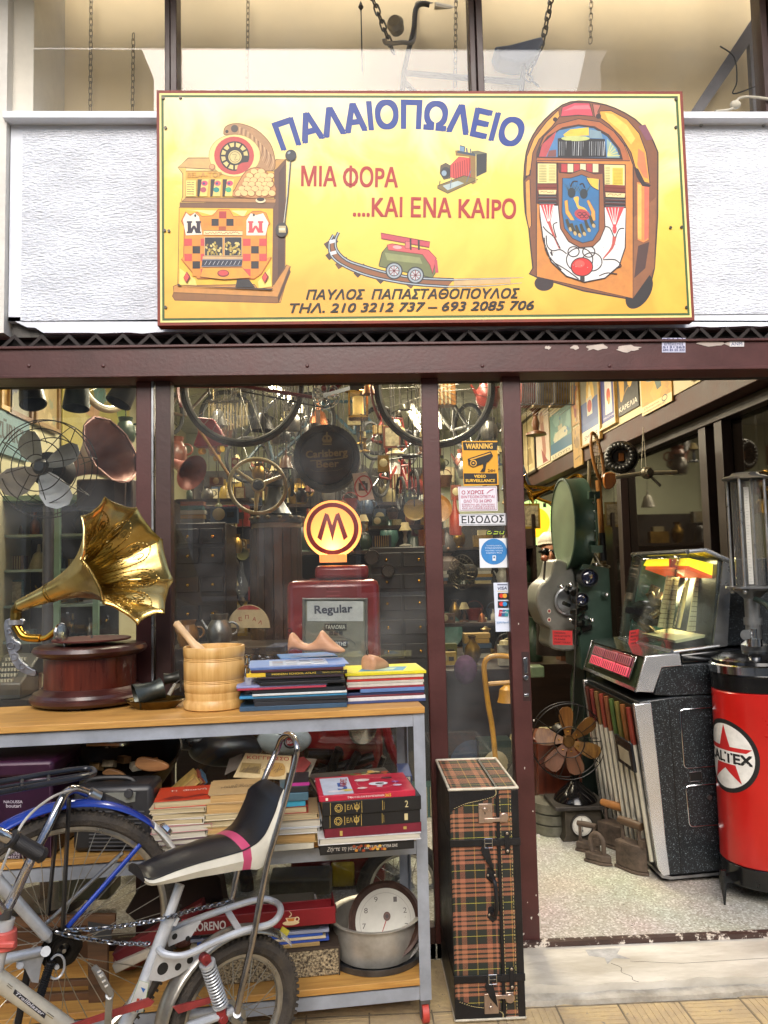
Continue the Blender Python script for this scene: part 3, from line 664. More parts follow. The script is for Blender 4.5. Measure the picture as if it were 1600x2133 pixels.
a.poly('#8a5a3c',RAIL[1:8]+RAI2[1:8][::-1]);a.poly('#c8a878',[(1050,1120),(1500,1108),(1500,1140),(1050,1165)])
a.line('#33363c',26,RAIL[:8],3);a.line('#a8b4bc',8,RAIL[:8],3);a.line('#33363c',24,RAI2[:8],3);a.line('#a8b4bc',8,RAI2[:8],3)
for P in(RAIL,RAI2):a.line('#5a5450',(16,3),P[7:],3);a.line('#d8d4c8',(5,2),P[7:],3)
for x,y in((85,810),(95,900)):a.line('#d8d8d8',26,[(x-22,y+8),(x+22,y-4)])
op('#6a7048',[(455,1000),(480,900),(520,850),(800,900),(880,950),(910,1050),(880,1100),(640,1050),(460,1010)],7,'#3a4028');a.poly('#8a9060',[(500,900),(780,940),(800,990),(520,960)])
op('#c85a5c',[(520,840),(560,830),(850,880),(910,945),(880,1070),(860,1000),(800,915),(530,880)],6,'#7a2c34');a.ell('#e0a0a0',600,858,36,14,.1)
op('#b84a58',[(470,745),(860,815),(855,860),(475,790)],6,'#6a2430');op('#c86a6c',[(665,810),(705,815),(700,870),(662,865)],5,'#6a2430');a.line('#33262c',16,[(770,800),(772,880)]);a.line('#33262c',14,[(705,790),(708,880)])
a.line('#b84a58',24,[(905,960),(915,1060)])
for x,y in((575,1045),(745,1080)):
 a.ell('#2c3034',x,y,68,68);a.ell('#9aa4ac',x,y,58,58);a.ell('#4a5258',x,y,44,44);a.ell('#b8c0c4',x,y,36,36)
 for k in range(8):a.line('#8a3c40',6,[(x,y),(x+42*cos(k*pi/4),y+42*sin(k*pi/4))])
 a.ell('#5a2c30',x,y,9)
a.build('painted_rail_car',sg)
a=Art(planeY(SY),lift=h0+.0002)
a.text('#1b3a88','ΠΑΛΑΙΟΠΩΛΕΙΟ',(588,312),(1078,308),56,.06,0,44)
a.build('shop_name',sg)
a.text('#a32c2a','ΜΙΑ ΦΟΡΑ',(628,387),(828,390),41,.03)
a.text('#a32c2a','....ΚΑΙ ΕΝΑ ΚΑΙΡΟ',(736,450),(1074,455),40,.03)
a.build('motto',sg)
a.text('#1e1a18','ΠΑΥΛΟΣ  ΠΑΠΑΣΤΑΘΟΠΟΥΛΟΣ',(638,624),(1082,621),20,.045,.25)
a.text('#1e1a18','ΤΗΛ. 210 3212 737 – 693 2085 706',(605,652),(1112,645),19,.045,.25)
a.build('telephone_lettering',sg)
for x,y in((340,204),(376,203),(345,266),(352,481),(343,480),(1408,206),(1408,265),(1397,474),(1420,473),(1430,640),(345,640)):
 b=B(M('#4a4640',.4,.8));p=at(x,y,SY-.003);b.cyl(p-V((0,.003,0)),p+V((0,.004,0)),.0055,n=10);b.build('screw',sg)
# ================================================================ the trolley in front of the window and what lies on it
CR=radians(5.8);CO=V((.215,-.40,0));CX_,CY_=V((cos(CR),sin(CR),0)),V((-sin(CR),cos(CR),0))
def cl(x,y,z):return CO+CX_*x+CY_*y+V((0,0,z))
def con(px,py,z,dy=0):
 p=atz(px,py,z);p.z=z;return p+CY_*dy
S1,S2,S3=1.02,.625,.185
TRIM=M('#a9b0bc',.45,.4,.15,8,.05,60,wear='#6e6f78',wth=.74);PLY=wood('#c89a52','#a8763a',0,12,.5)
ct=T('shelf_trolley','grey metal trolley with three wooden shelves in front of the shop window','trolley',CO,CR)
for z in(S1,S2,S3):
 b=B(PLY);b.bx(-1.75,.0 if z==S1 else-.005,-.012 if z==S1 else .0,.37,z-.02,z);b.build('shelf_board',ct,w=False,bev=.002)
 b=B(TRIM);zz=z-.0215
 b.bx(-1.75,-.037,.0,.003,zz-.04,zz);b.bx(-1.75,-.037,0,.03,zz-.003,zz);b.bx(-1.75,-.037,.36,.363,zz-.04,zz);b.bx(-.034,-.031,.037,.33,zz-.04,zz)
 b.build('rail',ct,w=False)
for x in(0,-1.72):
 for y,s in((.0,1),(.363,-1)):
  b=B(TRIM);b.bx(x-.036,x,y-.0015,y+.0015,.12,S1-.0215);b.bx(x-.0035,x,y,y+s*.036,.12,S1-.0215);b.build('post',ct,w=False)
  b=B(M('#77787c',.4,.8));b.bx(x-.034,x-.004,min(y,y+s*.034),max(y,y+s*.034),.108,.119);b.bx(x-.034,x-.03,y+s*.01,y+s*.03,.06,.108);b.bx(x-.008,x-.004,y+s*.01,y+s*.03,.06,.108);o=b.build('caster',ct,w=False)
  b=B(M('#c4483c',.5,0,.2));b.cyl((x-.029,y+s*.018,.045+.03),(x-.009,y+s*.018,.045+.03),.03,n=20);q=b.build('wheel',o,w=False)
gp=con(160,1484,S1,.19)
gr=T('gramophone','antique gramophone with embossed brass horn on a round mahogany base','gramophone',gp)
MAH=wood('#5e2618','#3c150f',2,9,.3,.3);MAHD=M('#42201c',.35,0,.3,10,.1,40,.2,wear='#7a5a4c',wth=.7)
b=B(MAHD);b.lathe([(.19,.014),(.196,.02),(.196,.03),(.188,.036),(.184,.046),(.17,.052),(.158,.062),(.0,.064)],gp,n=64);b.lathe([(0,.01),(.186,.01),(.19,.014)],gp,n=64);b.build('plinth',gr,ang=30)
b=B(MAHD)
for t in(.4,2.6,4.7):b.box(gp+V((.14*cos(t),.14*sin(t),.005)),(.04,.03,.01))
b.build('foot',gr)
b=B(MAH);b.lathe([(.152,.062),(.152,.165)],gp,n=64);b.build('barrel',gr)
b=B(MAHD);b.lathe([(.15,.163),(.168,.167),(.184,.176),(.19,.186),(.184,.198),(.17,.203),(.0,.205)],gp,n=64);b.build('rim',gr,ang=30)
b=B(M('#552019',.75,0,.2,20,.2,200));b.lathe([(.126,.217),(.13,.219),(.13,.224),(.0,.225)],gp+V((.01,-.02,0)),n=64);b.m(STEEL);b.cyl(gp+V((.01,-.02,.22)),gp+V((.01,-.02,.234)),.004,n=10);b.build('turntable',gr)
b=B(STEEL);b.cyl(at(205,1354,gp.y-.15),at(205,1354,gp.y-.12),.006,n=10);b.cyl(at(196,1353,gp.y-.15),at(196,1353,gp.y-.12),.004,n=10);b.build('brake_knob',gr)
def brass_emboss():
 m=M('#c4922e',.2,1,.2,7,.55,75,h2='#8f6420');return m
HB=M('#d2be82',.24,1,.15,5,.05,40,h2='#9c7c34',rvar=.06);HB2=M('#86703a',.3,1,.3,8,.12,60,h2='#564424')
C,Tp=at(268,1166,gp.y-.24),at(40,1262,gp.y-.06)
ax=C-Tp;L=ax.length
def hp(t):return .019+.03*t+.138*t**3.2
NP=9
def wv(a,h):
 t=h/L;k=(cos(NP*a)*.5+.5);s_=abs(cos(NP*a/2))
 return 1+max(0,t-.45)*(.22*(1-s_)**1.6-.06)
prof=[(hp(i/44),L*i/44)for i in range(45)]+[(hp(1)+.012,L*1.006),(hp(1)+.016,L*1.0)]
b=B(HB);b.lathe(prof,Tp,ax,144,wave=wv)
fi=0
o=b.build('horn',gr,ang=50);o.modifiers.new('solid','SOLIDIFY').thickness=.0016
b=B(HB2)
for f,r in((.30,.003),(.305+.02,.002)):b.torus(Tp+ax*f,ax,hp(f)+.001,r,40,6)
b.build('horn_collar',gr)
u_,w_=frame_of(ax.normalized());b=B(HB)
def hpt(a,t,off=-.003):
 r=hp(t)*wv(a,L*t)+off;return Tp+ax*t+(u_*cos(a)+w_*sin(a))*r
rs=random.Random(2)
for k in range(NP):
 a0=(k+.5)*2*pi/NP;hw=pi/NP*.74
 pts=[hpt(a0+hw*x,t)for x,t in[(-1,.72),(-1,.86),(-.72,.925),(0,.95),(.72,.925),(1,.86),(1,.72),(0,.5)]]
 P=sm(pts,6,True);b.tube(P,.0012,4,closed=True)
 for p in P[::2]:b.sph(p+(Tp+ax*.9-p)*.03,.0026,6,4)
 for s in(-1,1):
  b.tube([hpt(a0+s*hw*(.38+.3*cos(q)*(1-q/12)),.87+.045*sin(q)*(1-q/12))for q in[i*.5 for i in range(20)]],.0018,5)
  b.tube([hpt(a0+s*hw*(.3+.22*cos(q)*(1-q/10)),.77+.04*sin(q)*(1-q/10))for q in[i*.5 for i in range(16)]],.0015,5)
  b.tube([hpt(a0+s*hw*(.12+.5*q),.6+.12*q+.02*sin(q*20))for q in[i/14 for i in range(15)]],.0014,5)
 b.tube([hpt(a0+hw*.1*sin(q*14),.55+.36*q)for q in[i/24 for i in range(25)]],.0015,5)
b.build('embossing',gr)
e0,e1,e2,e3,e4=Tp,at(34,1272,gp.y-.05),at(33,1302,gp.y-.05),at(50,1326,gp.y-.055),at(84,1330,gp.y-.06)
b=B(HB2);b.tube(sm([Tp+ax*.02,e1,(e1+e2)/2,e2],5),.019,14);b.build('elbow',gr)
b=B(BRASS);b.tube(sm([e2,e3,e4],6),.014,12);b.tube(sm([e4,at(98,1328,gp.y-.07),at(118,1312,gp.y-.08)],4),.010,10);b.build('tonearm',gr)
b=B(M('#b8bac0',.35,.9,.2,12));q=at(33,1296,gp.y-.05);b.cyl(q+V((0,0,-.008)),q+V((0,0,.008)),.024,n=20);b.build('collar',gr)
b=B(CHROME);p=at(127,1318,gp.y-.09);dv=V((.85,-.35,.1)).normalized();b.lathe([(0,-.012),(.015,-.012),(.018,-.006),(.032,-.002),(.034,.004),(.03,.008),(.024,.009),(.0,.01)],p,dv,28);b.tube([p+dv*.005,at(135,1346,gp.y-.1)],.003,6);b.build('soundbox',gr)
b=B(M('#9aa0ac',.35,.85,.25,10,.4,60));Q=gp.y-.05
P=[(10,1292),(46,1290),(46,1302),(24,1304),(26,1330),(40,1340),(42,1352),(34,1360),(44,1378),(62,1392),(74,1398),(72,1408),(52,1404),(34,1392),(20,1368),(12,1335)]
b.slab([(p.x,p.y)for p in sm(P,3,True)],Q-.008,.016)
for cx,cy,r in((22,1345,7),(30,1368,7),(46,1388,6),(19,1315,5)):b.torus(at(cx,cy,Q-.009),(0,1,0),r*sc(Q),.0025,16,6)
b.build('bracket',gr,bev=.002)
p=con(318,1482,S1,.07)
ds_=T('brass_dish','oval dark brass dish holding old tin cups between gramophone and mortar','dish',p)
b=B(M('#6e5a30',.3,1,.4,14));X=Matrix.Translation(p)@Matrix.Diagonal((1.25,.85,1,1));b.X=X;b.lathe([(0,.0),(.05,.0),(.06,.008),(.078,.026),(.082,.028),(.078,.03),(.06,.014),(0,.01)],n=40);b.build('bowl',ds_)
TIN=M('#5c5e58',.38,.85,.3,14,.2,40,h2='#3f4a4a')
t=T('tin_jug','dented grey tin jug lying tilted in the brass dish','jug',at(310,1440,p.y-.02))
b=B(TIN);a0,a1=at(282,1452,p.y-.03),at(338,1420,p.y-.0);b.lathe([(.044,0),(.042,.01),(.034,.035),(.031,.06),(.034,.085),(.036,.09),(.032,.088),(.028,.06),(.03,.035),(.038,.008)],a0,V((1,.5,.28)),28);o=b.build('body',t)
b=B(TIN);b.lathe([(0.03,.06),(.0,.062)],a0,V((1,.5,.28)),24);b.build('bottom',t)
t=T('tin_cup','small dark tin cup behind the tin jug','cup',at(355,1420,p.y))
b=B(M('#3a3a36',.4,.8,.3));b.lathe([(.02,0),(.017,.01),(.016,.03),(.02,.04),(.022,.05),(.018,.05),(.013,.03)],at(342,1415,p.y+.02),V((1,.2,.1)),22);b.build('body',t)
t=T('scoop','wooden handled scoop leaning on the brass dish','scoop',at(358,1440,p.y))
b=B(M('#8a8678',.5));b.tube([at(352,1448,p.y-.02),at(366,1424,p.y-.01)],[.007,.006],10);b.build('handle',t)
b=B(IRON);b.tube(sm([at(366,1424,p.y-.01),at(376,1418,p.y),at(376,1440,p.y)],4),.003,6);b.build('shank',t)
p=con(442,1484,S1,.1)
mo=T('mortar','turned pale wooden mortar with ring grooves','mortar',p)
OLV=wood('#d8b070','#b98a48',2,6,.38)
pr=[(0,0),(.092,0),(.099,.004),(.1,.022),(.094,.03),(.093,.036),(.096,.05),(.0945,.054),(.0945,.057),(.097,.06)]
for h in(.085,.09,.095,.155,.16,.165):pr+=[(.0985,h-.002),(.0968,h),(.0985,h+.002)]
pr+=[(.1,.18),(.1,.197),(.098,.2),(.091,.2),(.089,.19),(.085,.08),(0,.06)]
b=B(OLV);b.lathe(pr,p,n=56);b.build('bowl',mo,ang=50)
b=B(M('#d3b288',.45,0,.15));c0=at(412,1352,p.y-.02)
b.lathe([(0,-.03),(.014,-.03),(.019,-.02),(.019,.0),(.013,.022),(.0115,.05),(.0115,.075),(.0125,.09),(.011,.097),(.0125,.104),(.0125,.112),(.0,.118)],c0,at(362,1292,p.y-.02)-c0,22)
o=b.build('pestle');tag(o,'pale wooden pestle standing in the turned mortar','pestle')
PGS=M('#bfae88',.85,0,.3,5,.25,6,stretch=(.6,.6,60));PGW=M('#c6bfae',.85,0,.2,5,.2,6,stretch=(.6,.6,60));PGY=M('#bf9a62',.9,0,.3,5,.3,6,stretch=(.6,.6,60))
def book(loc,w,d,h,rz,cov,label,pages=PGS,spine='front',cat='book',group=None,thick=.002,tilt=0,soft=.0,art=None):
 0
 t=T('book' if cat=='book' else 'magazine',label,cat,loc,0,group,rot=(tilt,0,rz))
 cm=cov if not isinstance(cov,str)else M(cov,.42,0,.14,14,wear='#a89e8c',wth=.735)
 b=B(cm);i=.004
 b.bx(-w/2,w/2,0,d,h-thick,h);b.bx(-w/2,w/2,0,d,0,thick)
 if spine=='front':b.bx(-w/2,w/2,-thick,0,0,h)
 if spine=='left':b.bx(-w/2-thick,-w/2,0,d,0,h)
 if spine=='right':b.bx(w/2,w/2+thick,0,d,0,h)
 b.build('cover',t,w=False,bev=min(.0012,thick/2))
 if h>2.4*thick:
  b=B(pages);b.bx(-w/2+i,w/2-i,.001 if spine=='front' else i*.7,d-i,thick,h-thick);b.build('pages',t,w=False)
 R=Matrix.Translation(V(loc))@Matrix.Rotation(rz,4,'Z')@Matrix.Rotation(tilt,4,'X')
 if art:
  art(t,(lambda u,v,yy=-thick:R@V((u,yy-.0001,v))),(lambda u,v:R@V((u,v,h))))
 return t
def stack(x0,x1,yb,z,dpt,items,cat='book',rz=CR,group=None,dy=0,jit=.02):
 0
 a,c=con(x0,yb,z,dy),con(x1,yb,z,dy);m=(a+c)/2;px=(c-a).length/(x1-x0);zz=z+.0006;out=[]
 for it in items:
  th,l,r,cov,pg,spn,lab=it[:7];w=(x1-x0-l-r)*px;h=th*px
  q=m+CX_*((l-r)/2*px)+CY_*random.uniform(0,.012);q.z=zz
  out.append(book(q,w,dpt*random.uniform(.92,1),h,rz+random.uniform(-jit,jit),cov,lab,pg,spn,cat,group,min(.0022,h*.3),art=it[7]if len(it)>7 else None));zz+=h+.0004
 return out
MG='magazines piled on the top shelf'
def pic_top(t,F,Tp_):
 a=Art(Tp_,lift=.0003);a.rect('#6a86b8',-.155,.005,.165,.20);a.rect('#a9b4c4',-.09,.03,.1,.17)
 for k in range(16):a.rect(random.choice(['#4a5a78','#6a6a7a','#8a90a0','#d8d8d8','#7a4a44']),-.08+k%4*.045,.04+k//4*.032,-.045+k%4*.045,.052+k//4*.032)
 a.build('cover_print',t)
def atlas(t,F,Tp_):
 a=Art(F);a.rect('#1c1a18',-.10,.001,.16,.013);a.rect('#d8b42c',-.16,.0005,-.1,.0135);a.text('#d8b83c','MODERN SCHOOL ATLAS',(-.08,.0045),(.06,.0045),.006,.02,flip=True);a.text('#b09a3c','TENTH EDITION  4',(.08,.0045),(.15,.0045),.005,.01,flip=True);a.build('spine_print',t)
stack(504,722,1479,S1,.23,[(9,0,0,'#33506a',PGW,'front','dark blue magazine, lowest of the left magazine pile on the trolley'),(8,30,0,'#2a2e36',PGW,'front','slim black magazine second from the bottom of the left pile'),(7,28,0,'#23262c',PGW,'front','black folder third from the bottom of the left magazine pile'),(5,0,0,'#3a86b4',PGW,'front','bright blue magazine jutting left from the left pile'),(4,26,0,'#cfd4d4',PGW,'front','thin white magazine above the bright blue one'),(8,26,2,'#1d2026',PGW,'front','thick black magazine in the middle of the left pile'),(4,-4,42,'#a8384e',PGW,'front','crimson magazine sticking out of the left pile'),(4,-6,40,'#8d96c0',PGW,'front','lavender magazine sticking out above the crimson one'),(6,40,3,'#1b1c20',PGW,'front','black glossy magazine with a white line above the lavender one'),(6,34,12,'#202228',PGW,'front','dark grey magazine just below the yellow atlas spine'),(4,36,6,'#2c1f2a',PGW,'front','thin plum magazine under the atlas'),(9,20,4,'#d8b42c',PGW,'front','school atlas with a black and yellow spine',atlas),(5,24,6,'#4a2430',PGW,'front','maroon magazine lying on the atlas'),(5,22,2,'#5a74a8',PGW,'front','blue picture magazine on top of the left pile',pic_top)],'magazine',group=MG)
def cover_y(t,F,Tp_):
 a=Art(Tp_,lift=.0003);a.rect('#d8cc2c',-.125,.002,.125,.19);a.poly('#3f8aa8',[(-.09,.03),(.06,.02),(.09,.12),(-.06,.14)]);a.poly('#a8c0a0',[(-.05,.05),(.03,.05),(.05,.1),(-.02,.11)]);a.build('cover_print',t)
stack(724,888,1464,S1,.21,[(5,0,0,'#3c4a78',PGW,'front','navy magazine, lowest of the right magazine pile on the trolley'),(7,2,0,'#d4d4d8',PGW,'front','white magazine second from the bottom of the right pile'),(4,0,3,'#6a2a38',PGW,'front','maroon magazine low in the right pile'),(5,0,2,'#26345c',PGW,'front','dark blue magazine under the patterned one'),(7,28,2,'#5a7ab0',PGW,'front','blue patterned magazine set back in the right pile'),(4,0,2,'#8c2c3a',PGW,'front','dark red magazine above the patterned one'),(5,2,4,'#ccc4bc',PGW,'front','grey-white magazine in the upper right pile'),(5,0,2,'#b9b4a8',PGW,'front','pale stone magazine in the upper right pile'),(5,1,3,'#b8342c',PGW,'front','bright red magazine near the top of the right pile'),(7,2,2,'#c8c0a8',PGW,'front','cream booklet under the yellow magazine'),(6,-2,-3,'#d4c828',PGW,'front','yellow picture magazine on top of the right pile',cover_y)],'magazine',group=MG)
q=con(655,1372,1.165);q=at(655,1372,-.17)
t=book(at(645,1369,-.16)+V((0,0,-.004)),.2,.14,.005,CR+.1,'#4a7ab0','blue and yellow leaflet under the wooden shoe lasts',PGW,'front','magazine')
def last(loc,L,rz,label,flat=False):
 t=T('shoe_last',label,'shoe last',loc,rz);W_=wood('#c89a78','#a87858',0,5,.5);b=B(W_)
 sec=[(-.5,.0,.018,.05),(-.47,.02,.026,.075),(-.4,.022,.03,.085),(-.3,.018,.027,.05),(-.15,.012,.024,.032),(0,.012,.03,.05),(.08,.012,.034,.088),(.12,.012,.034,.085),(.22,.006,.038,.06),(.34,.004,.036,.035),(.45,.006,.026,.022),(.5,.01,.01,.014)]
 if flat:sec=[(-.5,.0,.02,.05),(-.45,0,.03,.065),(-.25,.0,.034,.06),(0,0,.04,.05),(.25,0,.038,.036),(.42,0,.026,.024),(.5,.004,.01,.014)]
 n=14;vs=[]
 for x,z0,hw,z1 in sec:
  for k in range(n):
   a=2*pi*k/n;ca,sa=cos(a),sin(a)
   vs.append((x*L,hw*(abs(ca)**.7)*(1 if ca>0 else-1),(z0+z1)/2+(z1-z0)/2*(abs(sa)**.8)*(1 if sa>0 else-1)))
 m=len(sec);b.add(vs,[(i*n+k,i*n+(k+1)%n,(i+1)*n+(k+1)%n,(i+1)*n+k)for i in range(m-1)for k in range(n)]+[tuple(range(n)),tuple(range((m-1)*n,m*n))])
 o=b.build('block',t,w=False,sub=1)
 b=B(IRON);b.torus((-.47*L,0,.085 if not flat else .07),(0,1,0),.008,.0015,14,5);b.build('hook',t,w=False);return t
last(at(660,1364,-.19),.20,radians(-6),'pale wooden shoe last with high heel block on the left magazine pile')
p=con(800,1405,1.11);last(at(783,1398,-.20),.12,radians(60),'short wooden shoe last lying on the right magazine pile',True)
p=at(517,1420,-.1);p.z=S1
t=T('flask','chromed siphon flask standing behind the mortar and magazines','flask',p)
b=B(CHROME);b.lathe([(0,0),(.03,0),(.032,.01),(.032,.06),(.028,.075),(.016,.085),(.014,.1),(.02,.105),(.02,.112),(.01,.118),(.008,.135),(.016,.138),(.016,.145),(0,.147)],p,n=28);b.build('body',t)
b=B(CHROME);b.tube(sm([p+V((.02,-.01,.1)),p+V((.05,-.01,.105)),p+V((.055,-.01,.07)),p+V((.05,-.01,.03))],5),.004,8);b.build('handle',t)
def label_art(t,Y,fn):
 a=Art(planeY(Y));fn(a);a.build('print',t)
Yt=-.505
PUR=M('#2c1029',.32,.2,.2,6,.05,40)
p=at(50,1800,Yt);t=T('tin_box','dark purple lidded tin box with white lettering at the left of the trolley','tin box',(p.x,Yt+.1,S2))
b=B(PUR);x1=at(108,1700,Yt).x;b.bx(-1.6,x1,Yt,Yt+.24,S2+.001,at(60,1620,Yt).z);b.build('body',t,bev=.008)
z0=at(60,1620,Yt).z;z1=at(60,1592,Yt).z
b=B(M('#36152f',.4,.2,.2,6));b.bx(-1.6,x1+.004,Yt-.004,Yt+.244,z0+.001,z1+.01);b.build('lid',t,bev=.012)
def f(a):
 a.text('#c8c0cc','NAOUSSA',(8,1673),(47,1673),6,.01);a.text('#c8c0cc','boutari',(13,1682),(44,1682),8,.0)
 a.text('#d0c8d0','NAOUSSA',(8,1780),(46,1780),8,.0);a.text('#d0c8d0','GREECE',(11,1788),(42,1788),6,.0)
 for k in range(3):a.line('#8a6a4a',1.2,[(0,1740+k*3),(25,1728+k*3),(60,1742+k*3)],5)
 a.line('#6a4860',.8,[(0,1610),(104,1608),(106,1795)])
label_art(t,Yt-.0005,f)
Yr=-.47;p0,p1=at(150,1798,Yr),at(318,1640,Yr)
t=T('radio','black portable radio with louvred grille under the big bowl','radio',((p0.x+p1.x)/2,Yr+.08,S2))
b=B(M('#2b2b2d',.4,0,.2,10));zt=at(300,1636,Yr).z;b.bx(p0.x,p1.x,Yr,Yr+.13,S2+.001,zt);b.build('case',t,bev=.016)
b=B(M('#9a9c94',.4,.5));b.slab([(215,1652),(283,1650),(281,1670),(270,1672),(180,1676),(186,1660)],Yr-.003,.003);b.build('dial_panel',t)
b=B(M('#3a3a3c',.35));q=at(269,1652,Yr-.003);b.cyl(q,q-V((0,.012,0)),.013,n=22);b.build('knob',t,bev=.001)
b=B(M('#77777a',.4,.6))
for k in range(11):b.slab([(185,1690+k*8),(300-k*2,1690+k*8),(300-k*2,1692+k*8),(185,1692+k*8)],Yr-.004,.004)
b.build('grille',t)
b=B(M('#1d1d1f',.5));b.tube(sm([at(175,1636,Yr+.06),at(195,1622,Yr+.06),at(265,1620,Yr+.06),at(285,1634,Yr+.06)],4),.008,8);b.build('handle',t)
Yb=-.2;c=at(270,1612,Yb)
t=T('copper_bowl','large blackened bowl full of wooden scraps behind the radio','bowl',c)
b=B(M('#2a211c',.5,.4,.4,8,.2,30));axb=V((.06,-.34,.94));b.lathe([(0,-.1),(.06,-.095),(.12,-.06),(.155,.0),(.17,.045),(.174,.046),(.168,.048),(.15,.0),(.115,-.05),(.05,-.085),(0,-.088)],c+V((0,0,.04)),axb,48);b.build('shell',t)
b=B(M('#5a4a34',.5,.6));b.cyl(c-V((0,0,.055)),V((c.x,c.y,S2)),.05,.08,20);b.build('stand',t)
rr=random.Random(4)
for k,(hx,lb)in enumerate((('#b08a58','wooden block lying in the blackened bowl, leftmost'),('#c8b898','pale wooden wedge in the blackened bowl'),('#8a6a44','brown wooden spool in the blackened bowl'),('#d0c4ac','folded paper scrap in the blackened bowl'),('#a87a4a','reddish wooden chip in the blackened bowl'))):
 q=c+V((-.1+k*.045,-.03-.01*(k%2),.035+.01*(k%3)))
 b=B(M(hx,.7,0,.3,20));b.box(q,(.04,.03,.022),Matrix.Rotation(rr.uniform(-.8,.8),3,'Z')@Matrix.Rotation(rr.uniform(-.5,.5),3,'X'));tag(b.build('wood_scrap',bev=.002),lb,'scrap')
b=B(wood('#a8784a','#7a5230',0,6,.5));b.slab([(p.x,p.y)for p in sm([(282,1598),(284,1582),(300,1578),(330,1584),(350,1594),(345,1604),(310,1608)],3,True)],Yb-.17,.016);tag(b.build('wooden_paddle',bev=.004),'rounded brown wooden paddle at the front rim of the blackened bowl','paddle')
b=B(wood('#8a6238','#5f4024',0,6,.5));b.slab([(p.x,p.y)for p in sm([(212,1612),(225,1602),(250,1608),(262,1620),(240,1622)],3,True)],Yb-.16,.014);tag(b.build('wooden_spoon',bev=.003),'wooden spoon head lying between bowl and radio','spoon')
b=B(CHROME);b.torus(at(190,1556,-.13),(0,.25,1),.135,.011,48,8,0.2,pi+.2);tag(b.build('chrome_hoop'),'curved chrome bumper bar behind the purple tin','bumper')
for k,(hx,x,lb)in enumerate((('#c8a860',392,'worn yellow paperback leaning beside the bowl'),('#8a3c2c',402,'worn red paperback leaning beside the yellow one'),('#3a6a98',409,'small blue paperback leaning behind the red one'))):
 q=at(x-24,1668,-.28+k*.03);t=T('book',lb,'book',q,0,rot=(0,radians(-38),radians(14)))
 b=B(M(hx,.6,0,.3,20));b.bx(-.004,.09,-.01,.1,.022,.025);b.bx(-.004,.09,-.01,.1,-.002,0);b.bx(.09,.093,-.01,.1,-.002,.025);b.build('cover',t,w=False);b=B(PGY);b.bx(0,.09,-.006,.098,0,.022);b.build('pages',t,w=False)
def tn(t,F,Tp_):
 a=Art(Tp_,lift=.0003);a.rect('#b83a1c',-.08,.003,.088,.15);a.poly('#7a2418',[(-.07,.02),(-.03,.05),(.0,.03),(.05,.055),(.075,.04),(.02,.02),(-.04,.008)]);a.text('#e0d0c0','Η  Φωνή',(-.045,.095),(.06,.1),.016,.01,flip=True);a.build('cover_print',t)
stack(316,436,1784,S2,.16,[(21,-2,2,'#cfc9bc',PGW,'right','thick white paperback at the bottom of the red-topped pile'),(11,-2,2,'#5a3a48',PGW,'right','plum-backed paperback low in the red-topped pile'),(13,2,8,'#c8c2b4',PGW,'right','white paperback with a dark edge in the red-topped pile'),(14,0,-2,'#b07a78',PGW,'right','pink-edged paperback in the red-topped pile'),(12,4,14,'#d0cabc',PGS,'right','off-white paperback in the middle of the red-topped pile'),(12,2,4,'#bdb098',PGS,'right','creased cream paperback in the red-topped pile'),(10,-4,10,'#b8a888',PGS,'right','old buff paperback in the red-topped pile'),(15,6,-6,'#b83c1e',PGS,'right','old paperback with an orange-red cover on top of its pile',tn)],jit=.07)
def ti(t,F,Tp_):
 a=Art(Tp_,lift=.0003);a.rect('#b99a6a',-.09,.003,.088,.15)
 for w,y,h,x in(('ΤΟ',.095,.008,.014),('ΜΕΓΑΛΟ',.08,.008,.045),('ΠΡΟΒΛΗΜΑ',.063,.009,.055)):a.text('#4a3a28',w,(-x,y),(x,y),h,.01,flip=True)
 a.build('cover_print',t)
stack(430,548,1776,S2,.17,[(22,4,6,'#c4b694',PGY,'right','thick tan paperback at the bottom of the title-covered pile'),(14,0,-2,'#d2c8ae',PGS,'right','cream paperback low in the title-covered pile'),(15,2,10,'#a89468',PGY,'right','browned paperback in the title-covered pile'),(13,-4,6,'#cbbd98',PGS,'right','buff paperback in the title-covered pile'),(13,-2,-2,'#c8bc9c',PGS,'right','frayed cream paperback in the title-covered pile'),(20,0,0,'#b08f5c',PGY,'right','thick frayed brown paperback near the top of its pile'),(18,8,-8,'#b99a6a',PGY,'right','tan paperback with printed title on top of its pile',ti)],jit=.07)
stack(560,668,1772,S2,.17,[(12,0,14,'#c8c4b4',PGY,'front','worn paperback at the bottom of the pile behind the seat'),(19,6,8,'#a8905c',PGY,'right','thick yellowed paperback in the pile behind the seat'),(12,2,4,'#d2d0cc',PGW,'right','white paperback in the pile behind the seat'),(16,8,-2,'#c4c8cc',PGW,'right','pale grey paperback in the pile behind the seat'),(12,22,4,'#b49a72',PGS,'right','tan booklet in the pile behind the seat'),(14,14,26,'#a83c2c',PGS,'right','red backed paperback in the pile behind the seat'),(12,20,30,'#3a9ab8',PGS,'front','cyan backed paperback in the pile behind the seat'),(16,26,24,'#4a6a78',PGW,'front','slate paperback in the pile behind the seat'),(12,34,24,'#2a2a2c',PGW,'front','black paperback with a pink band in the pile behind the seat',lambda t,F,Tp_:(lambda a:(a.rect('#c03a8a',-.03,.004,.04,.04),a.build('cover_print',t)))(Art(Tp_,lift=.0003)))],jit=.07)
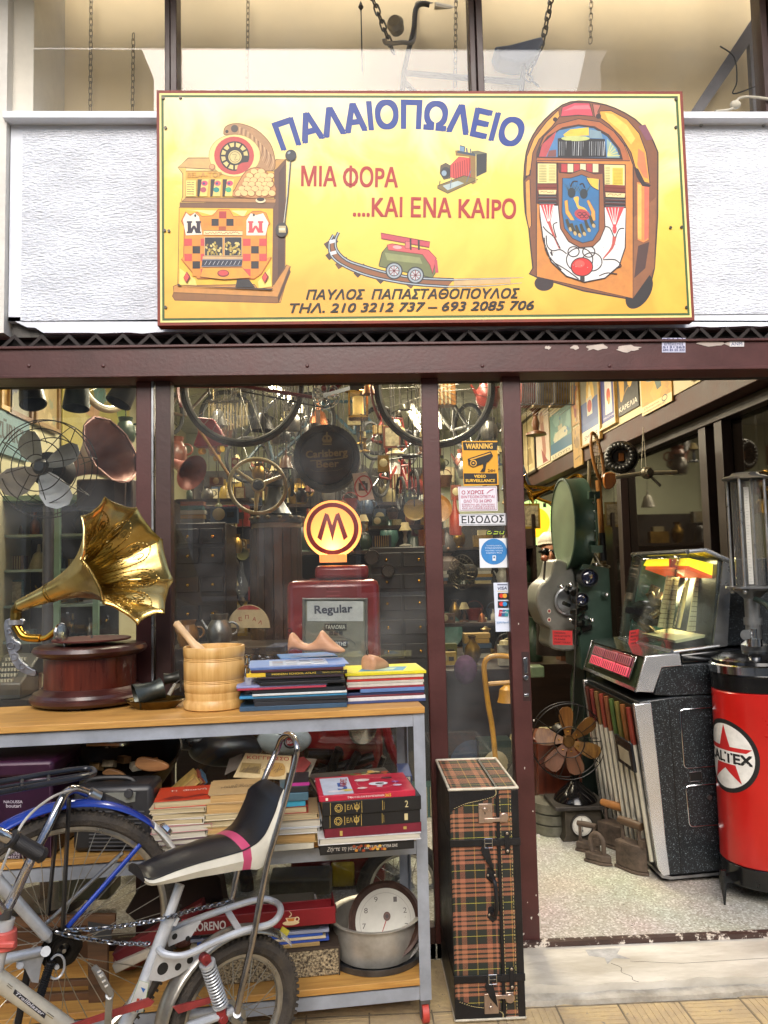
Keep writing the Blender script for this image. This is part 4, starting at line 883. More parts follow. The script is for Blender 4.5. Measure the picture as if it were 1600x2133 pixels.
for k,(P,Y,hx,lb)in enumerate((([(512,1570),(608,1576),(600,1626),(486,1620)],-.33,'#c8b488','yellowed comic magazine with red title lying over the paperbacks'),([(478,1582),(505,1570),(500,1600),(468,1616)],-.29,'#6a645c','grey magazine peeping out behind the comic'),([(600,1580),(634,1578),(648,1590),(612,1640),(596,1632)],-.3,'#8a3430','dark red booklet sticking out right of the comic'),([(632,1580),(660,1582),(640,1630),(618,1636)],-.27,'#8d8474','grey-brown booklet behind the dark red one'))):
 t=T('magazine',lb,'magazine',at(*P[-1],Y))
 zz=at(560,1626,Y).z;n_=V((0,-.75,.66))
 fn=lambda px,py:atp(px,py,at(550,1626,Y),n_)
 b=B(M(hx,.7,0,.2,20));b.ext([fn(*q)for q in P],n_*.004);b.build('cover',t)
 if k==0:
  a=Art(lambda u,v:fn(u,v)+n_*.0042);a.text('#a83c30','ΚΟΓΓΡΕΣΣΟ',(515,1582),(602,1586),7,.02);a.poly('#8f7a4a',[(505,1590),(545,1592),(542,1614),(498,1610)]);a.poly('#6e5c38',[(510,1602),(540,1598),(538,1612),(500,1609)]);a.poly('#b08a48',[(556,1594),(590,1592),(592,1616),(560,1618)],3)
  for q in range(24):a.line('#5a4a34',.8,[(504+q*3.5,1608+4*sin(q)),(510+q*3.5,1600+5*sin(q*1.7))])
  a.build('cover_print',t)
SP2='#1c1b1b'
def lex(n):
 def f(t,F,Tp_):
  a=Art(F);h=.04;g='#b0954c'
  for x in(-.125,-.032):a.rect(g,x,.003,x+.0015,h-.003)
  for q in(-.1,):a.ring(g,q,h/2,.011,.011,.002);a.ring(g,q,h/2,.006,.006,.002)
  for k in range(8):a.line(g,.0012,[(-.1+.006*cos(k*pi/4),h/2+.006*sin(k*pi/4)),(-.1+.012*cos(k*pi/4),h/2+.012*sin(k*pi/4))])
  a.rect(g,-.082,.008,-.08,h-.008);a.text(g,'ΕΛ',(-.075,.014),(-.058,.014),.014,.01,flip=True)
  a.ell(g,-.046,h/2,.008,.008);a.ell(SP2,-.046,h/2+.001,.005,.005);a.line(g,.002,[(-.046,.006),(-.046,h-.006)]);a.line(g,.0015,[(-.055,h-.008),(-.046,.012),(-.037,h-.008)])
  a.rect(g,.03,.006,.0315,h-.006);a.rect(g,.035,.008,.036,h-.01)
  a.text('#c8b888',n,(.098,.010),(.108,.010),.02,.01,flip=True);a.build('spine_print',t)
 return f
def cook(t,F,Tp_):
 a=Art(F);a.text('#b8b0a4','Ζήστε τη γεύση',(-.12,.01),(-.02,.01),.012,.0,.3,flip=True);a.text('#c8c0b4','ΖΕΣΤΕ ΤΗΝ ΥΓΕΙΑ ΣΑΣ',(-.01,.01),(.09,.01),.008,.02,flip=True)
 for k in range(14):a.ell(random.choice(['#b87a2c','#8a3a1c','#c8a04a']),-.04+k*.007,random.uniform(.006,.02),.005,.004)
 a.build('spine_print',t)
 a=Art(Tp_,lift=.0003)
 a.text('#cfc8bc','Κουζίνα',(-.13,.08),(-.06,.08),.03,.01,.2,flip=True)
 rr=random.Random(8)
 for k in range(46):x=rr.uniform(-.03,.12);a.ell(rr.choice(['#b8741c','#8a2a1c','#d0a84a','#5a6a2c','#c8b890','#a83a24','#3c2a1c']),x,rr.uniform(.03,.15),rr.uniform(.008,.02),rr.uniform(.006,.014),rr.uniform(0,3),10)
 a.build('cover_print',t)
def red365(t,F,Tp_):
 a=Art(F);a.text('#e8dcd8','Όσπρια το νέο, γλυκό & γευστικό κουλουράκι',(-.06,.006),(.05,.006),.006,.01,flip=True);a.text('#d8b43c','365',(.052,.004),(.07,.004),.009,.02,flip=True);a.rect('#e0d8c8',-.125,.003,-.118,.011);a.build('spine_print',t)
 a=Art(Tp_,lift=.0003);a.rect('#b9c0cc',-.13,.004,-.04,.19);a.text('#3a5a98','5',(-.082,.05),(-.055,.05),.08,.03,flip=True);a.text('#a8342c','ΗΜΕΡΕΣ',(-.055,.08),(-.045,.17),.02,.02,flip=True);a.ell('#c8b45a',-.06,.04,.02,.012);a.ell('#d8d0d0',-.09,.035,.025,.01)
 for x,y,r,c in((.0,.14,.024,'#d8c8c0'),(.045,.09,.03,'#d0d4d8'),(.05,.09,.014,'#4a3a30'),(.045,.06,.01,'#e8dce0'),(.1,.1,.012,'#8a5a9a'),(-.01,.05,.016,'#d8c0b8'),(.08,.15,.018,'#3a2a28'),(.1,.06,.014,'#c8b8c8')):a.ell(c,x,y,r,r*.6)
 a.ring('#e0b8b0',.04,.1,.06,.06,.001);a.build('cover_print',t)
stack(666,884,1777,S2,.22,[(20,2,18,SP2,PGW,'front','black cookery book at the bottom of the lexicon pile',cook),(14,0,4,'#c4c2c0',PGW,'left','thick white-covered book under the dark red one',),(19,12,2,'#6e1c2c',PGW,'front','dark red hardback below the black lexicon volume',lambda t,F,Tp_:(lambda a:(a.rect('#b0954c',-.1,.004,-.092,.018),a.rect('#b0954c',.09,.01,.1,.018),a.build('spine_print',t)))(Art(F))),(27,8,4,SP2,PGY,'front','black gilt-lettered lexicon with the numeral 1 above the dark red hardback',lex('1')),(28,8,2,SP2,PGY,'front','black gilt-lettered lexicon with the numeral 2 under the recipe book',lex('2')),(12,2,14,'#b3243c',PGW,'front','red and white recipe book lying on the lexicon',red365)])
q=con(752,1640,.86);Yc=-.3
book(at(748,1650,-.37)-V((0,0,.0)),.27,.19,.022,CR+.12,SP2,'black cookery book with food photos on top of the lexicon pile',PGW,'front',art=cook)
q=at(845,1636,-.3);book(q,.04,.17,.03,CR-.1,'#4a5a8a','slim blue booklet behind the top cookery book',PGW,'right')
p=con(795,2032,S3,.15)
t=T('metal_tray','round grey metal tray under the aluminium pot','tray',p);b=B(M('#66676a',.4,.8,.3,10));b.lathe([(0,.002),(.15,.002),(.158,.006),(.162,.022),(.165,.022),(.162,.002),(.15,0),(0,0)],p,n=56);b.build('dish',t)
b=B(STEEL);b.box(p+V((.15,-.085,.014)),(.018,.014,.012));b.build('clip',t)
p=p+V((0.0,0,.004));t=T('cooking_pot','dented aluminium cooking pot on the bottom shelf','pot',p)
b=B(M('#cfccc4',.4,.55,.3,9,.08,14,h2='#a29d94'));b.lathe([(0,0),(.12,0),(.132,.008),(.138,.03),(.142,.118),(.157,.124),(.157,.127),(.141,.124),(.137,.12),(.133,.03),(.12,.008),(0,.006)],p,n=60);b.build('body',t)
b=B(M('#c8c4b8',.5));b.tube(sm([p+V((.14,-.03,.1)),p+V((.175,-.02,.105)),p+V((.175,.03,.105)),p+V((.14,.03,.1))],4),.006,8);b.build('handle',t)
c=at(803,1918,p.y-.03);axs=V((-.12,-.80,.58)).normalized()
t=T('scale_dial','round kitchen scale dial with numbers lying in the pot','scale',c)
b=B(M('#4a332a',.5,.3,.35,12,.2,60));b.lathe([(.118,-.03),(.122,-.01),(.122,.012),(.113,.014),(.1,.006),(.1,.0)],c,axs,56);b.build('housing',t)
b=B(M('#8f8c88',.5,.3));b.lathe([(.125,-.045),(.13,-.042),(.13,-.036),(.122,-.034)],c,axs,56);b.lathe([(0,-.03),(.12,-.03)],c,axs,40);b.build('ring',t)
b=B(M('#c4c2b8',.55,0,.12,6,wear='#8a7a68',wth=.7));b.lathe([(.0,.003),(.1005,.003)],c,axs,48);b.build('face',t)
uu=(V((1,0,0))-axs*axs.x).normalized();vv=axs.cross(uu).normalized();vv=vv if vv.z>0 else-vv
a=Art(lambda u,v:c+axs*.0035+uu*u+vv*v)
for k in range(1,10):
 th=pi/2-k*2*pi/9.4+.15;x,y=.072*cos(th),.072*sin(th)
 a.text('#5a5450',str(k),(x-.006,y-.008),(x+.006,y-.008),.017,.0,flip=True)
a.ring('#8a8680',0,0,.085,.085,.001);a.line('#a05048',(.004,.001),[(.005,.005),(-.028,-.075)]);a.ell('#5a3a30',.006,.012,.012,.014);a.ell('#3a2a24',.006,.012,.006);a.build('markings',t)
Yw=-.40
q0=con(530,2048,S3);t=T('woven_box','woven straw box under a pile of notebooks','box',q0)
WV=M('#b7a684',.8,0,.1,150,.8,160,h2='#3a3026',detail=1,rvar=0)
wb=B(WV);X=Matrix.Translation(q0)@Matrix.Rotation(CR,4,'Z');wb.X=X;wb.bx(-.2,.265,.0,.26,.001,.082);wb.build('body',t,bev=.004)
wb=B(M('#3a2e24',.7));wb.X=X
for x in(-.2,.263):wb.bx(x,x+.004,-.003,0,.002,.083)
wb.bx(-.2,.267,-.003,.26,.083,.09);wb.build('edging',t)
zz=.0905
for th,l,r,cv,lb in((.011,0,.05,'#a88a58','tan folder lying on the woven box'),(.010,.01,.02,'#3450a8','blue notebook just above the tan folder'),(.006,.0,.03,'#c8b89a','cream notebook in the notebook pile'),(.012,.02,.04,'#2f58b8','bright blue notebook in the notebook pile'),(.009,.0,.02,'#8d93a8','grey notebook above the bright blue one'),(.009,.03,.05,'#2a2c30','black notebook near the top of the notebook pile'),(.008,.02,.045,'#5c5e6a','dark grey notebook second from the top of its pile'),(.006,.04,.06,'#1d1d20','black folder on top of the notebook pile')):
 book(X@V((.03+(l-r)/2,.01+l*.3,zz)),.45-l-r,.22,th,CR+random.uniform(-.02,.02),cv,lb,PGS,'front');zz+=th+.0006
t=T('serving_tray','dark red metal serving tray with coffee cup print on the notebooks','tray',X@V((.04,.1,zz)))
b=B(M('#7c1820',.35,.1,.15,8));b.X=X;P=[(-.2,-.02),(.24,-.02),(.25,-.01),(.25,.24),(-.2,.24)]
b.bx(-.23,.255,-.015,.1,zz,zz+.004);b.bx(-.23,.255,-.02,-.015,zz,zz+.052);b.bx(.25,.255,-.015,.1,zz+.0041,zz+.05);b.bx(-.23,.25,.095,.1,zz+.0041,zz+.03);b.build('pan',t,bev=.002)
a=Art(lambda u,v:X@V((u,-.0203,zz+v)));a.text('#d8d4d0','MORENO',(-.19,.013),(-.085,.013),.026,.03,flip=True)
a.ell('#d8c090',.115,.014,.026,.007);a.poly('#e0c8a0',[(.098,.03),(.132,.03),(.127,.016),(.104,.016)]);a.poly('#c87a2c',[(.103,.028),(.127,.028),(.124,.019),(.107,.019)]);a.ring('#e0c8a0',.134,.024,.006,.006,.003);a.line('#e0c8a0',(.004,.001),[(.11,.032),(.117,.04),(.11,.05)],4);a.build('print',t)
b=B(M('#5c4a44',.4,.5));b.X=X;b.box((.258,.02,zz+.03),(.004,.02,.02));b.build('clip',t)
Yk=-.44;WD=wood('#6e4c30','#43301f',0,5,.7)
p0=at(20,2100,Yk);t=T('wooden_crate','old slatted wooden crate on the bottom shelf behind the bicycles','crate',(p0.x+.15,Yk+.12,S3))
for y0,y1,x0,x1 in((1905,1935,10,232),(2040,2062,10,210),(2066,2092,10,210)):
 b=B(WD);a_,c_=at(x0,y1,Yk),at(x1,y0,Yk);b.bx(a_.x,c_.x,Yk,Yk+.016,a_.z,c_.z);b.build('slat',t,bev=.002)
b=B(WD);b.slab([(181,1906),(240,1906),(238,1934),(224,1960),(224,2080),(205,2096),(184,2096)],Yk-.018,.017);b.build('corner_post',t,bev=.002)
b=B(WD);a_,c_=at(30,2098,Yk+.3),at(222,1912,Yk+.3);b.bx(a_.x,c_.x,Yk+.26,Yk+.276,S3,c_.z);b.build('back_panel',t)
b=B(M('#4a4c50',.5,.6));b.slab([(183,1920),(232,1928),(232,1956),(200,1954),(184,1940)],Yk-.021,.002);b.build('bracket',t)
RD=M('#6a1c22',.5,0,.3,8)
for P,Y,dd,m_,nm,lb,cat in(([(232,1988),(420,1880),(424,1900),(246,2014)],-.36,.05,RD,'ledger','dark red ledger leaning in the middle of the bottom shelf','ledger'),([(232,2012),(330,1970),(334,1985),(240,2030)],-.38,.06,M('#b8b0a0',.8),'paper_pad','pale paper pad under the dark red ledger','pad'),([(424,1800),(458,1830),(470,1900),(350,1980),(260,1900),(300,1830)],-.16,.08,M('#2c1c18',.6,0,.3),'leather_bag','dark brown leather bag at the back of the bottom shelf','bag')):
 b=B(m_);b.slab(P,Y,dd);tag(b.build(nm,bev=.004),lb,cat)
WOOL=M('#8a6a68',.95,0,.3,60,.8,90,h2='#4a2024')
for k,(x,y,r)in enumerate(((415,1915,32),(455,1905,28),(380,1950,26),(270,2062,28))):
 b=B(WOOL if k!=3 else M('#8a4a44',.9,0,.3,50,.6,80));c=at(x,y,-.2 if k!=3 else-.28);c.z=max(c.z,S3+r*.0016)
 b.sph(c,r*.0016,18,12,(1.15,1,.8));tag(b.build('wool_bundle'),('maroon and grey wool bundle beside the leather bag','pinkish wool bundle right of the leather bag','grey wool bundle under the red ledger','red-brown wool bundle beside the crate')[k],'wool')
b=B(M('#33222a',.6,0,.3));c=at(485,2015,-.2);b.slab([(455,1985),(500,1975),(505,2050),(470,2070),(450,2030)],-.3,.1);tag(b.build('cloth_pouch',bev=.01),'dark plum cloth pouch behind the rear wheel','pouch')
sx0,sx1,syf,syb,sz=.288,.506,-.405,-.02,.757
def tartan():
 m=bpy.data.materials.new('tartan');m.use_nodes=True;N=m.node_tree.nodes;L=m.node_tree.links;p=N['Principled BSDF'];p.inputs['Roughness'].default_value=.75
 tc=N.new('ShaderNodeTexCoord');sp=N.new('ShaderNodeSeparateXYZ');L.new(tc.outputs['Object'],sp.inputs[0]);ge=N.new('ShaderNodeNewGeometry')
 def stripes(src,per,bands,off):
  a=N.new('ShaderNodeMath');a.operation='MULTIPLY_ADD';L.new(src,a.inputs[0]);a.inputs[1].default_value=1/per;a.inputs[2].default_value=off
  f=N.new('ShaderNodeMath');f.operation='FRACT';L.new(a.outputs[0],f.inputs[0])
  r=N.new('ShaderNodeValToRGB');r.color_ramp.interpolation='CONSTANT';L.new(f.outputs[0],r.inputs[0]);el=r.color_ramp.elements
  while len(el)<len(bands):el.new(.5)
  for e,(ps,hx)in zip(sorted(el,key=lambda e:e.position),bands):pass
  for i,(ps,hx)in enumerate(bands):el[i].position=ps
  for i,(ps,hx)in enumerate(bands):el[i].color=(*lin(hx),1)
  return r.outputs[0]
 O,K,Y='#9f664a','#23261f','#b0a844'
 hz=[(0,K),(.17,Y),(.19,K),(.38,O),(.47,K),(.53,O),(.62,K),(.67,O),(.76,K),(.82,O),(.93,K)]
 vt=[(0,O),(.1,K),(.17,O),(.2,K),(.26,O),(.34,K),(.49,'#a8863c'),(.505,K),(.66,O),(.74,K),(.8,O),(.83,K),(.9,O)]
 comb=N.new('ShaderNodeMath');comb.operation='ADD';L.new(sp.outputs['Z'],comb.inputs[0]);L.new(sp.outputs['Y'],comb.inputs[1])
 h=stripes(comb.outputs[0],.1,hz,.1);v=stripes(sp.outputs['X'],.2,vt,.5)
 w1=N.new('ShaderNodeMath');w1.operation='ADD';L.new(sp.outputs['X'],w1.inputs[0]);L.new(comb.outputs[0],w1.inputs[1])
 w2=N.new('ShaderNodeMath');w2.operation='MULTIPLY';L.new(w1.outputs[0],w2.inputs[0]);w2.inputs[1].default_value=300
 w3=N.new('ShaderNodeMath');w3.operation='FRACT';L.new(w2.outputs[0],w3.inputs[0])
 w4=N.new('ShaderNodeMath');w4.operation='GREATER_THAN';L.new(w3.outputs[0],w4.inputs[0]);w4.inputs[1].default_value=.38
 x=N.new('ShaderNodeMix');x.data_type='RGBA';L.new(w4.outputs[0],x.inputs['Factor']);L.new(v,x.inputs['A']);L.new(h,x.inputs['B'])
 no=N.new('ShaderNodeTexNoise');no.inputs['Scale'].default_value=12;no.inputs['Detail'].default_value=6;L.new(tc.outputs['Object'],no.inputs[0])
 y=N.new('ShaderNodeMix');y.data_type='RGBA';y.blend_type='MULTIPLY';y.inputs['Factor'].default_value=.3;L.new(x.outputs['Result'],y.inputs['A']);L.new(no.outputs['Color'],y.inputs['B'])
 h2=N.new('ShaderNodeHueSaturation');h2.inputs['Value'].default_value=1.25;L.new(y.outputs['Result'],h2.inputs['Color']);L.new(h2.outputs[0],p.inputs[0]);return m
TA=tartan();LEA=M('#17171a',.4,0,.25,14,.2,80);CREAMP=M('#cfc6ae',.55,0,.15,20)
t=T('suitcase','brown and black tartan suitcase standing on end beside the trolley','suitcase',((sx0+sx1)/2,(syf+syb)/2,G))
xm=sx0+(sx1-sx0)*.70
b=B(TA);b.bx(sx0,xm-.004,syf,syb,G+.01,sz);b.build('body',t,bev=.006)
b=B(TA);b.bx(xm+.004,sx1,syf+.001,syb,G+.01,sz-.001);b.build('lid',t,bev=.006)
b=B(LEA);b.bx(xm-.0045,xm+.0045,syf-.002,syb,G+.008,sz+.0015);b.bx(sx1-.021,sx1+.0015,syf-.0015,syb,G+.012,sz-.006);b.bx(sx0-.0015,sx0+.002,syf+.004,syb,G+.012,sz-.006);b.build('binding',t,bev=.001)
def corner(pz,s):
 P=[(sx0-.001,pz),(xm-.006,pz),(xm-.008,pz-s*.022),(xm-.06,pz-s*.036),(sx0+.05,pz-s*.044),(sx0-.001,pz-s*.064)]
 Q=sm([(x,z)for x,z in P[1:]],4);pts=[P[0]]+[(q.x,q.y)for q in Q]
 b=B(LEA);b.ext([V((x,syf-.0018,z))for x,z in pts],(0,.0017,0));b.build('corner_patch',t)
 b=B(M('#cdbb86',.7))
 for k in range(len(Q)*2-4):
  i=k/2;i0=int(i);f=i-i0;q=V((Q[i0].x,Q[i0].y))*(1-f)+V((Q[min(len(Q)-1,i0+1)].x,Q[min(len(Q)-1,i0+1)].y))*f
  b.box((q.x,syf-.0022,q.y+s*.004),(.004,.0012,.0012))
 b.build('stitching',t)
corner(sz-.004,1);corner(G+.014,-1)
b=B(M('#cdbb86',.7));z=G+.03
while z<sz-.03:
 for x in(xm+.0075,sx1-.0245):b.box((x,syf-.0003,z),(.0012,.0014,.0055))
 z+=.0105
b.build('stitching',t)
for z in(sz,G+.012):
 b=B(M('#c9c2b0',.5,.2,.15,40,.4,150))
 P=[(sx0,syf),(sx1,syf),(sx1,syb),(sx0,syb)]
 for k in range(4):(x0,y0),(x1,y1)=P[k],P[(k+1)%4];b.tube([(x0,y0,z),(x1,y1,z)],.0045,8)
 b.build('piping',t)
for zc_ in(sz-.165,G+.135):
 b=B(LEA);b.bx(sx0-.003,sx1+.003,syf-.006,syf-.0025,zc_-.011,zc_+.011);b.bx(sx0-.003,sx0-.0018,syf-.002,syb-.01,zc_-.011,zc_+.011);b.bx(sx0+.1,sx0+.145,syf-.0095,syf-.0062,zc_-.008,zc_+.008)
 b.bx(xm+.018,xm+.034,syf-.0085,syf-.0061,zc_-.034,zc_+.034)
 x0=sx0+.098;b.ext([V(q)for q in((x0+.004,syf-.008,zc_),(x0-.006,syf-.012,zc_-.02),(x0+.01,syf-.013,zc_-.055),(x0+.034,syf-.0105,zc_-.085),(x0+.028,syf-.0105,zc_-.05),(x0+.02,syf-.012,zc_-.012))],(0,.002,0))
 o=b.build('strap',t,bev=.0008)
 b=B(CHROME);x0=sx0+.118;pts=[(x0-.012,syf-.0105,zc_-.014),(x0+.012,syf-.0105,zc_-.014),(x0+.012,syf-.0105,zc_+.014),(x0-.012,syf-.0105,zc_+.014)];b.tube(pts,.0016,6,closed=True);b.tube([(x0-.012,syf-.011,zc_),(x0+.012,syf-.011,zc_)],.0012,5);b.build('buckle',o)
 b=B(M('#b8a894',.35,.8))
 for dz in(-.027,.027):b.sph((xm+.026,syf-.0085,zc_+dz),.0045,12,6,(1,.5,1))
 b.build('rivet',o)
LK=M('#c7b0a0',.3,.85,.12,20,wear='#9a8274',wth=.68)
for zc_,s in((sz-.075,1),(G+.06,-1)):
 b=B(LK);b.bx(xm-.062,xm-.018,syf-.006,syf-.0002,zc_-.03,zc_+.03);b.bx(xm-.045,xm+.012,syf-.009,syf-.0061,zc_-.02*s-.006,zc_-.02*s+.006);b.lathe([(0,.0035),(.013,.0035),(.015,0)],(xm+.018,syf-.006,zc_-.014*s),(0,-1,0),22);b.lathe([(0,.004),(.006,.004),(.008,0)],(xm-.042,syf-.006,zc_+.012*s),(0,-1,0),18);b.bx(xm+.006,xm+.03,syf-.004,syf-.0008,zc_-.02*s-.011,zc_-.02*s+.011);o=b.build('latch',t,bev=.0012)
 b=B(IRON);b.box((xm-.042,syf-.0068,zc_+.002*s),(.003,.001,.009));b.build('keyhole',o)
b=B(LEA)
zh=(sz+G)/2+.03
for dz in(.06,-.06):b.ext([V((xm-.04+dx,syf-.003,zh+dz+dy))for dx,dy in((0,.022),(.012,.026),(.026,.01),(.026,-.014),(.012,-.024),(-.004,-.008))],(0,.0028,0))
b.tube(sm([(xm-.03,syf-.004,zh+.055),(xm-.022,syf-.03,zh+.048),(xm-.02,syf-.04,zh),(xm-.022,syf-.03,zh-.048),(xm-.03,syf-.004,zh-.055)],6),.0065,10);o=b.build('handle',t)
b=B(M('#b8a894',.35,.8))
for dz in(.06,-.06):
 for dx in(-.038,-.016):b.sph((xm+dx,syf-.0035,zh+dz),.0036,10,6,(1,.5,1))
b.build('rivet',o)
# ================================================================ the two bicycles at the lower left
class Plane:
 0
 def __init__(s,p,th):
  s.p=V(p);t=radians(th);s.u=V((cos(t),sin(t),0));s.n=V((sin(t),-cos(t),0))
 def at(s,px,py,off=0):return atp(px,py,s.p+s.n*off,s.n)
 def pol(s,r,a,off=0):return s.p+s.u*(r*cos(a))+V((0,0,r*sin(a)))+s.n*off
 def ang(s,px,py):
  d=s.at(px,py)-s.p;return math.atan2(d.z,d.dot(s.u))
 def rad(s,px,py):return(s.at(px,py)-s.p).length
TYRE=M('#2a2726',.8,0,.35,18,.4,150,h2='#4a4238');RIMM=M('#b4b2ac',.3,.9,.2,14)
def tread(b,P,R,r,n=96,k=10,kn=True,off=0):
 ring=[P.pol(R-r,2*pi*i/n,off)for i in range(n)];b.tube(ring,r,k,closed=True)
 if kn:
  for i in range(n):
   for o in(-.55,.55):b.box(P.pol(R-r*.18,2*pi*(i+.5*(o>0))/n,off+o*r),(r*.45,r*.3,r*.3),Matrix.Rotation(math.atan2(P.u.y,P.u.x),3,'Z')@Matrix.Rotation(-2*pi*i/n,3,'Y'))
def wheel(par,P,R,r,hub=.022,nsp=36,spoke=.0011,tyre=TYRE,rim=RIMM,flange=.03,kn=True,name='wheel',n=96):
 b=B(tyre);tread(b,P,R,r,n,10,kn);w=b.build(name,par)
 b=B(rim);Rr=R-2*r
 prof=[(Rr+.004,-.011),(Rr-.004,-.011),(Rr-.01,-.006),(Rr-.01,.006),(Rr-.004,.011),(Rr+.004,.011),(Rr+.002,.0),(Rr+.004,-.011)]
 b.lathe(prof,P.p,P.n,n);b.build('rim',w)
 b=B(STEEL);b.lathe([(0,-flange-.03),(.005,-flange-.03),(.006,-flange),(hub,-flange),(hub,-flange+.003),(hub*.55,-flange+.005),(hub*.55,flange-.005),(hub,flange-.003),(hub,flange),(.006,flange),(.005,flange+.03),(0,flange+.03)],P.p,P.n,20);b.build('hub',w)
 b=B(M('#a8a498',.35,.8,.2))
 for i in range(nsp):
  a=2*pi*i/nsp;s_=1 if i%2 else-1;cr=.9 if(i//2)%2 else-.9
  b.tube([P.pol(hub*.9,a+cr,s_*flange),P.pol(Rr-.006,a,0)],spoke,5)
 b.build('spokes',w);return w
def strip(b,P,pts,w,th,crown=.0):
 0
 n=8;vs=[];m=len(pts)
 for i,p in enumerate(pts):
  d=(pts[min(m-1,i+1)]-pts[max(0,i-1)]).normalized();up=d.cross(P.n).normalized()
  if up.dot(p-P.p)<0:up=-up
  for j in range(n+1):
   t=2*j/n-1;vs.append(p+P.n*(w/2*t)-up*(crown*t*t))
 return b.add(vs,[(i*(n+1)+j,i*(n+1)+j+1,(i+1)*(n+1)+j+1,(i+1)*(n+1)+j)for i in range(m-1)for j in range(n)])
PB=Plane(at(121,1963,-.80),34)
RB=PB.rad(121,1694)
t=T('bicycle','large bicycle with bright blue rear mudguard and black rack before the trolley','bicycle',(PB.p.x,PB.p.y,G))
wheel(t,PB,RB,.021,.024,36,.0012,kn=True,n=110)
BLU=M('#1c3c9c',.22,.1,.15,6,0,coat=.4);SIL=M('#c2c6cc',.34,.4,.2,10,.06,60,wear='#7b746c',wth=.74)
a_end,a_tip=PB.ang(292,1748),PB.ang(338,1790)
arc=lambda a0,a1,r,n=36,off=0:[PB.pol(r,a0+(a1-a0)*i/n,off)for i in range(n+1)]
b=B(BLU);strip(b,PB,arc(a_end,pi*.98,RB+.03),.06,.001,.014);b.build('mudguard',t,solid=.0015)
b=B(M('#d3d2cc',.35,0,.12,10));strip(b,PB,arc(a_tip,a_end,RB+.031,14),.062,.001,.014);o=b.build('mudguard_tail',t,solid=.0015)
q=PB.pol(RB+.035,(a_end+a_tip)/2+.03);dd=(q-PB.p).normalized();b=B(CHROME);b.lathe([(0,.012),(.018,.011),(.021,.004),(.022,0)],q,dd,24);b.m(M('#b8a8a4',.2));b.lathe([(0,.0125),(.017,.0118)],q,dd,24);b.build('reflector',o)
b=B(BLU);b.tube([PB.at(292,1760,.03),PB.at(140,1932,.05)],.0065,10);b.build('mudguard_stay',t)
b=B(STEEL);b.tube([PB.at(256,1776,-.03),PB.at(96,1924,-.05)],.0055,10);b.build('mudguard_stay',t)
BK=M('#1b1b1e',.35,.2,.2,12)
b=B(BK);b.bar(PB.at(144,1664,.055),PB.at(130,1945,.055),.006,.02,tuple(PB.n));b.build('rack_stay',t)
b=B(BK);b.bar(PB.at(118,1722,-.055),PB.at(100,1905,-.055),.006,.02,tuple(PB.n));b.build('rack_stay',t)
b=B(M('#23262e',.3,.3,.2,12));hw=.065
P0=PB.at(-60,1662,hw);P1=PB.at(178,1622,hw)
tp=sm([P0,PB.at(60,1640,hw),PB.at(165,1620,hw),PB.at(196,1611,.0),PB.at(183,1601,-hw),PB.at(110,1610,-hw),PB.at(-60,1640,-hw)],6);b.tube(tp,.0075,10)
for k in(.2,.45,.7):A_,C_=P0.lerp(PB.at(165,1620,hw),k),PB.at(-60,1640,-hw).lerp(PB.at(165,1606,-hw),k);b.tube([A_,C_],.005,8)
for o in(-.02,.02):b.tube([PB.at(-60,1650,o),PB.at(190,1610,o)],.004,8)
b.build('rack',t)
b=B(SIL);b.tube([PB.at(-70,1762,.055),PB.at(98,1950,.06)],[.016,.014],12);b.tube([PB.at(98,1950,.06),PB.at(104,1962,.06)],[.014,.005],12);b.build('seat_stay',t)
b=B(SIL);b.tube([PB.at(-70,2015,.05),PB.at(84,1982,.06)],[.013,.012],12);b.ext([PB.at(x,y,.062)for x,y in[(34,1982),(50,1984),(86,1972),(98,1978),(86,2010),(80,2048),(66,2046),(52,2018),(34,2016)]],PB.n*-.004);b.build('chain_stay',t)
b=B(STEEL);b.cyl(PB.at(95,1982,.066),PB.at(95,1982,.078),.012,n=14);b.build('axle_nut',t);b=B(STEEL);b.cyl(PB.at(42,2012,.064),PB.at(42,2012,.072),.008,n=10);b.build('axle_nut',t)
b=B(M('#2a2622',.5,.7,.4,20,.3,90))
for k in range(6):b.lathe([(.018,0),(.052-.005*k,.0),(.052-.005*k,.002),(.018,.003)],PB.p+PB.n*(.034+.0045*k),PB.n,28,wave=lambda a,h:1+.03*sin(a*20))
b.build('sprocket_cluster',t)
b=B(M('#1f1f21',.4,.6));p0,p1=PB.at(107,2000,.07),PB.at(76,2098,.07);N_=150;dv=(p1-p0);uu,ww=frame_of(dv)
b.tube([p0+dv*(i/N_)+(uu*cos(i*.9)+ww*sin(i*.9))*.0095 for i in range(N_+1)],.0023,5);b.tube([p0,p1],.006,8);b.build('stand_spring',t)
b=B(BK);b.tube([PB.at(60,2010,.05),PB.at(36,2140,.06)],.009,8);b.build('kickstand',t)
b=B(SIL);c=PB.at(118,2014,.066);b.torus(c,PB.n,.019,.003,20,6,rx=1.5);b.cyl(c-PB.n*.003,c+PB.n*.004,.006,n=10);b.build('chain_tensioner',t)
PS=Plane(at(486,2110,-.72),37)
RS=PS.rad(543,1946)
t=T('bicycle','small silver bicycle with black and white banana seat and high chrome backrest','bicycle',(PS.p.x,PS.p.y,G))
wheel(t,PS,RS,.026,.022,28,.0012,n=72)
arcs=lambda a0,a1,r,n=40,off=0:[PS.pol(r,a0+(a1-a0)*i/n,off)for i in range(n+1)]
GUARD=M('#b0aca4',.3,.85,.3,8,.1,30,wear='#8a8070',wth=.68)
b=B(GUARD);strip(b,PS,arcs(PS.ang(585,1925),pi*1.12,RS+.025),.066,.001,.016);b.build('mudguard',t,solid=.0015)
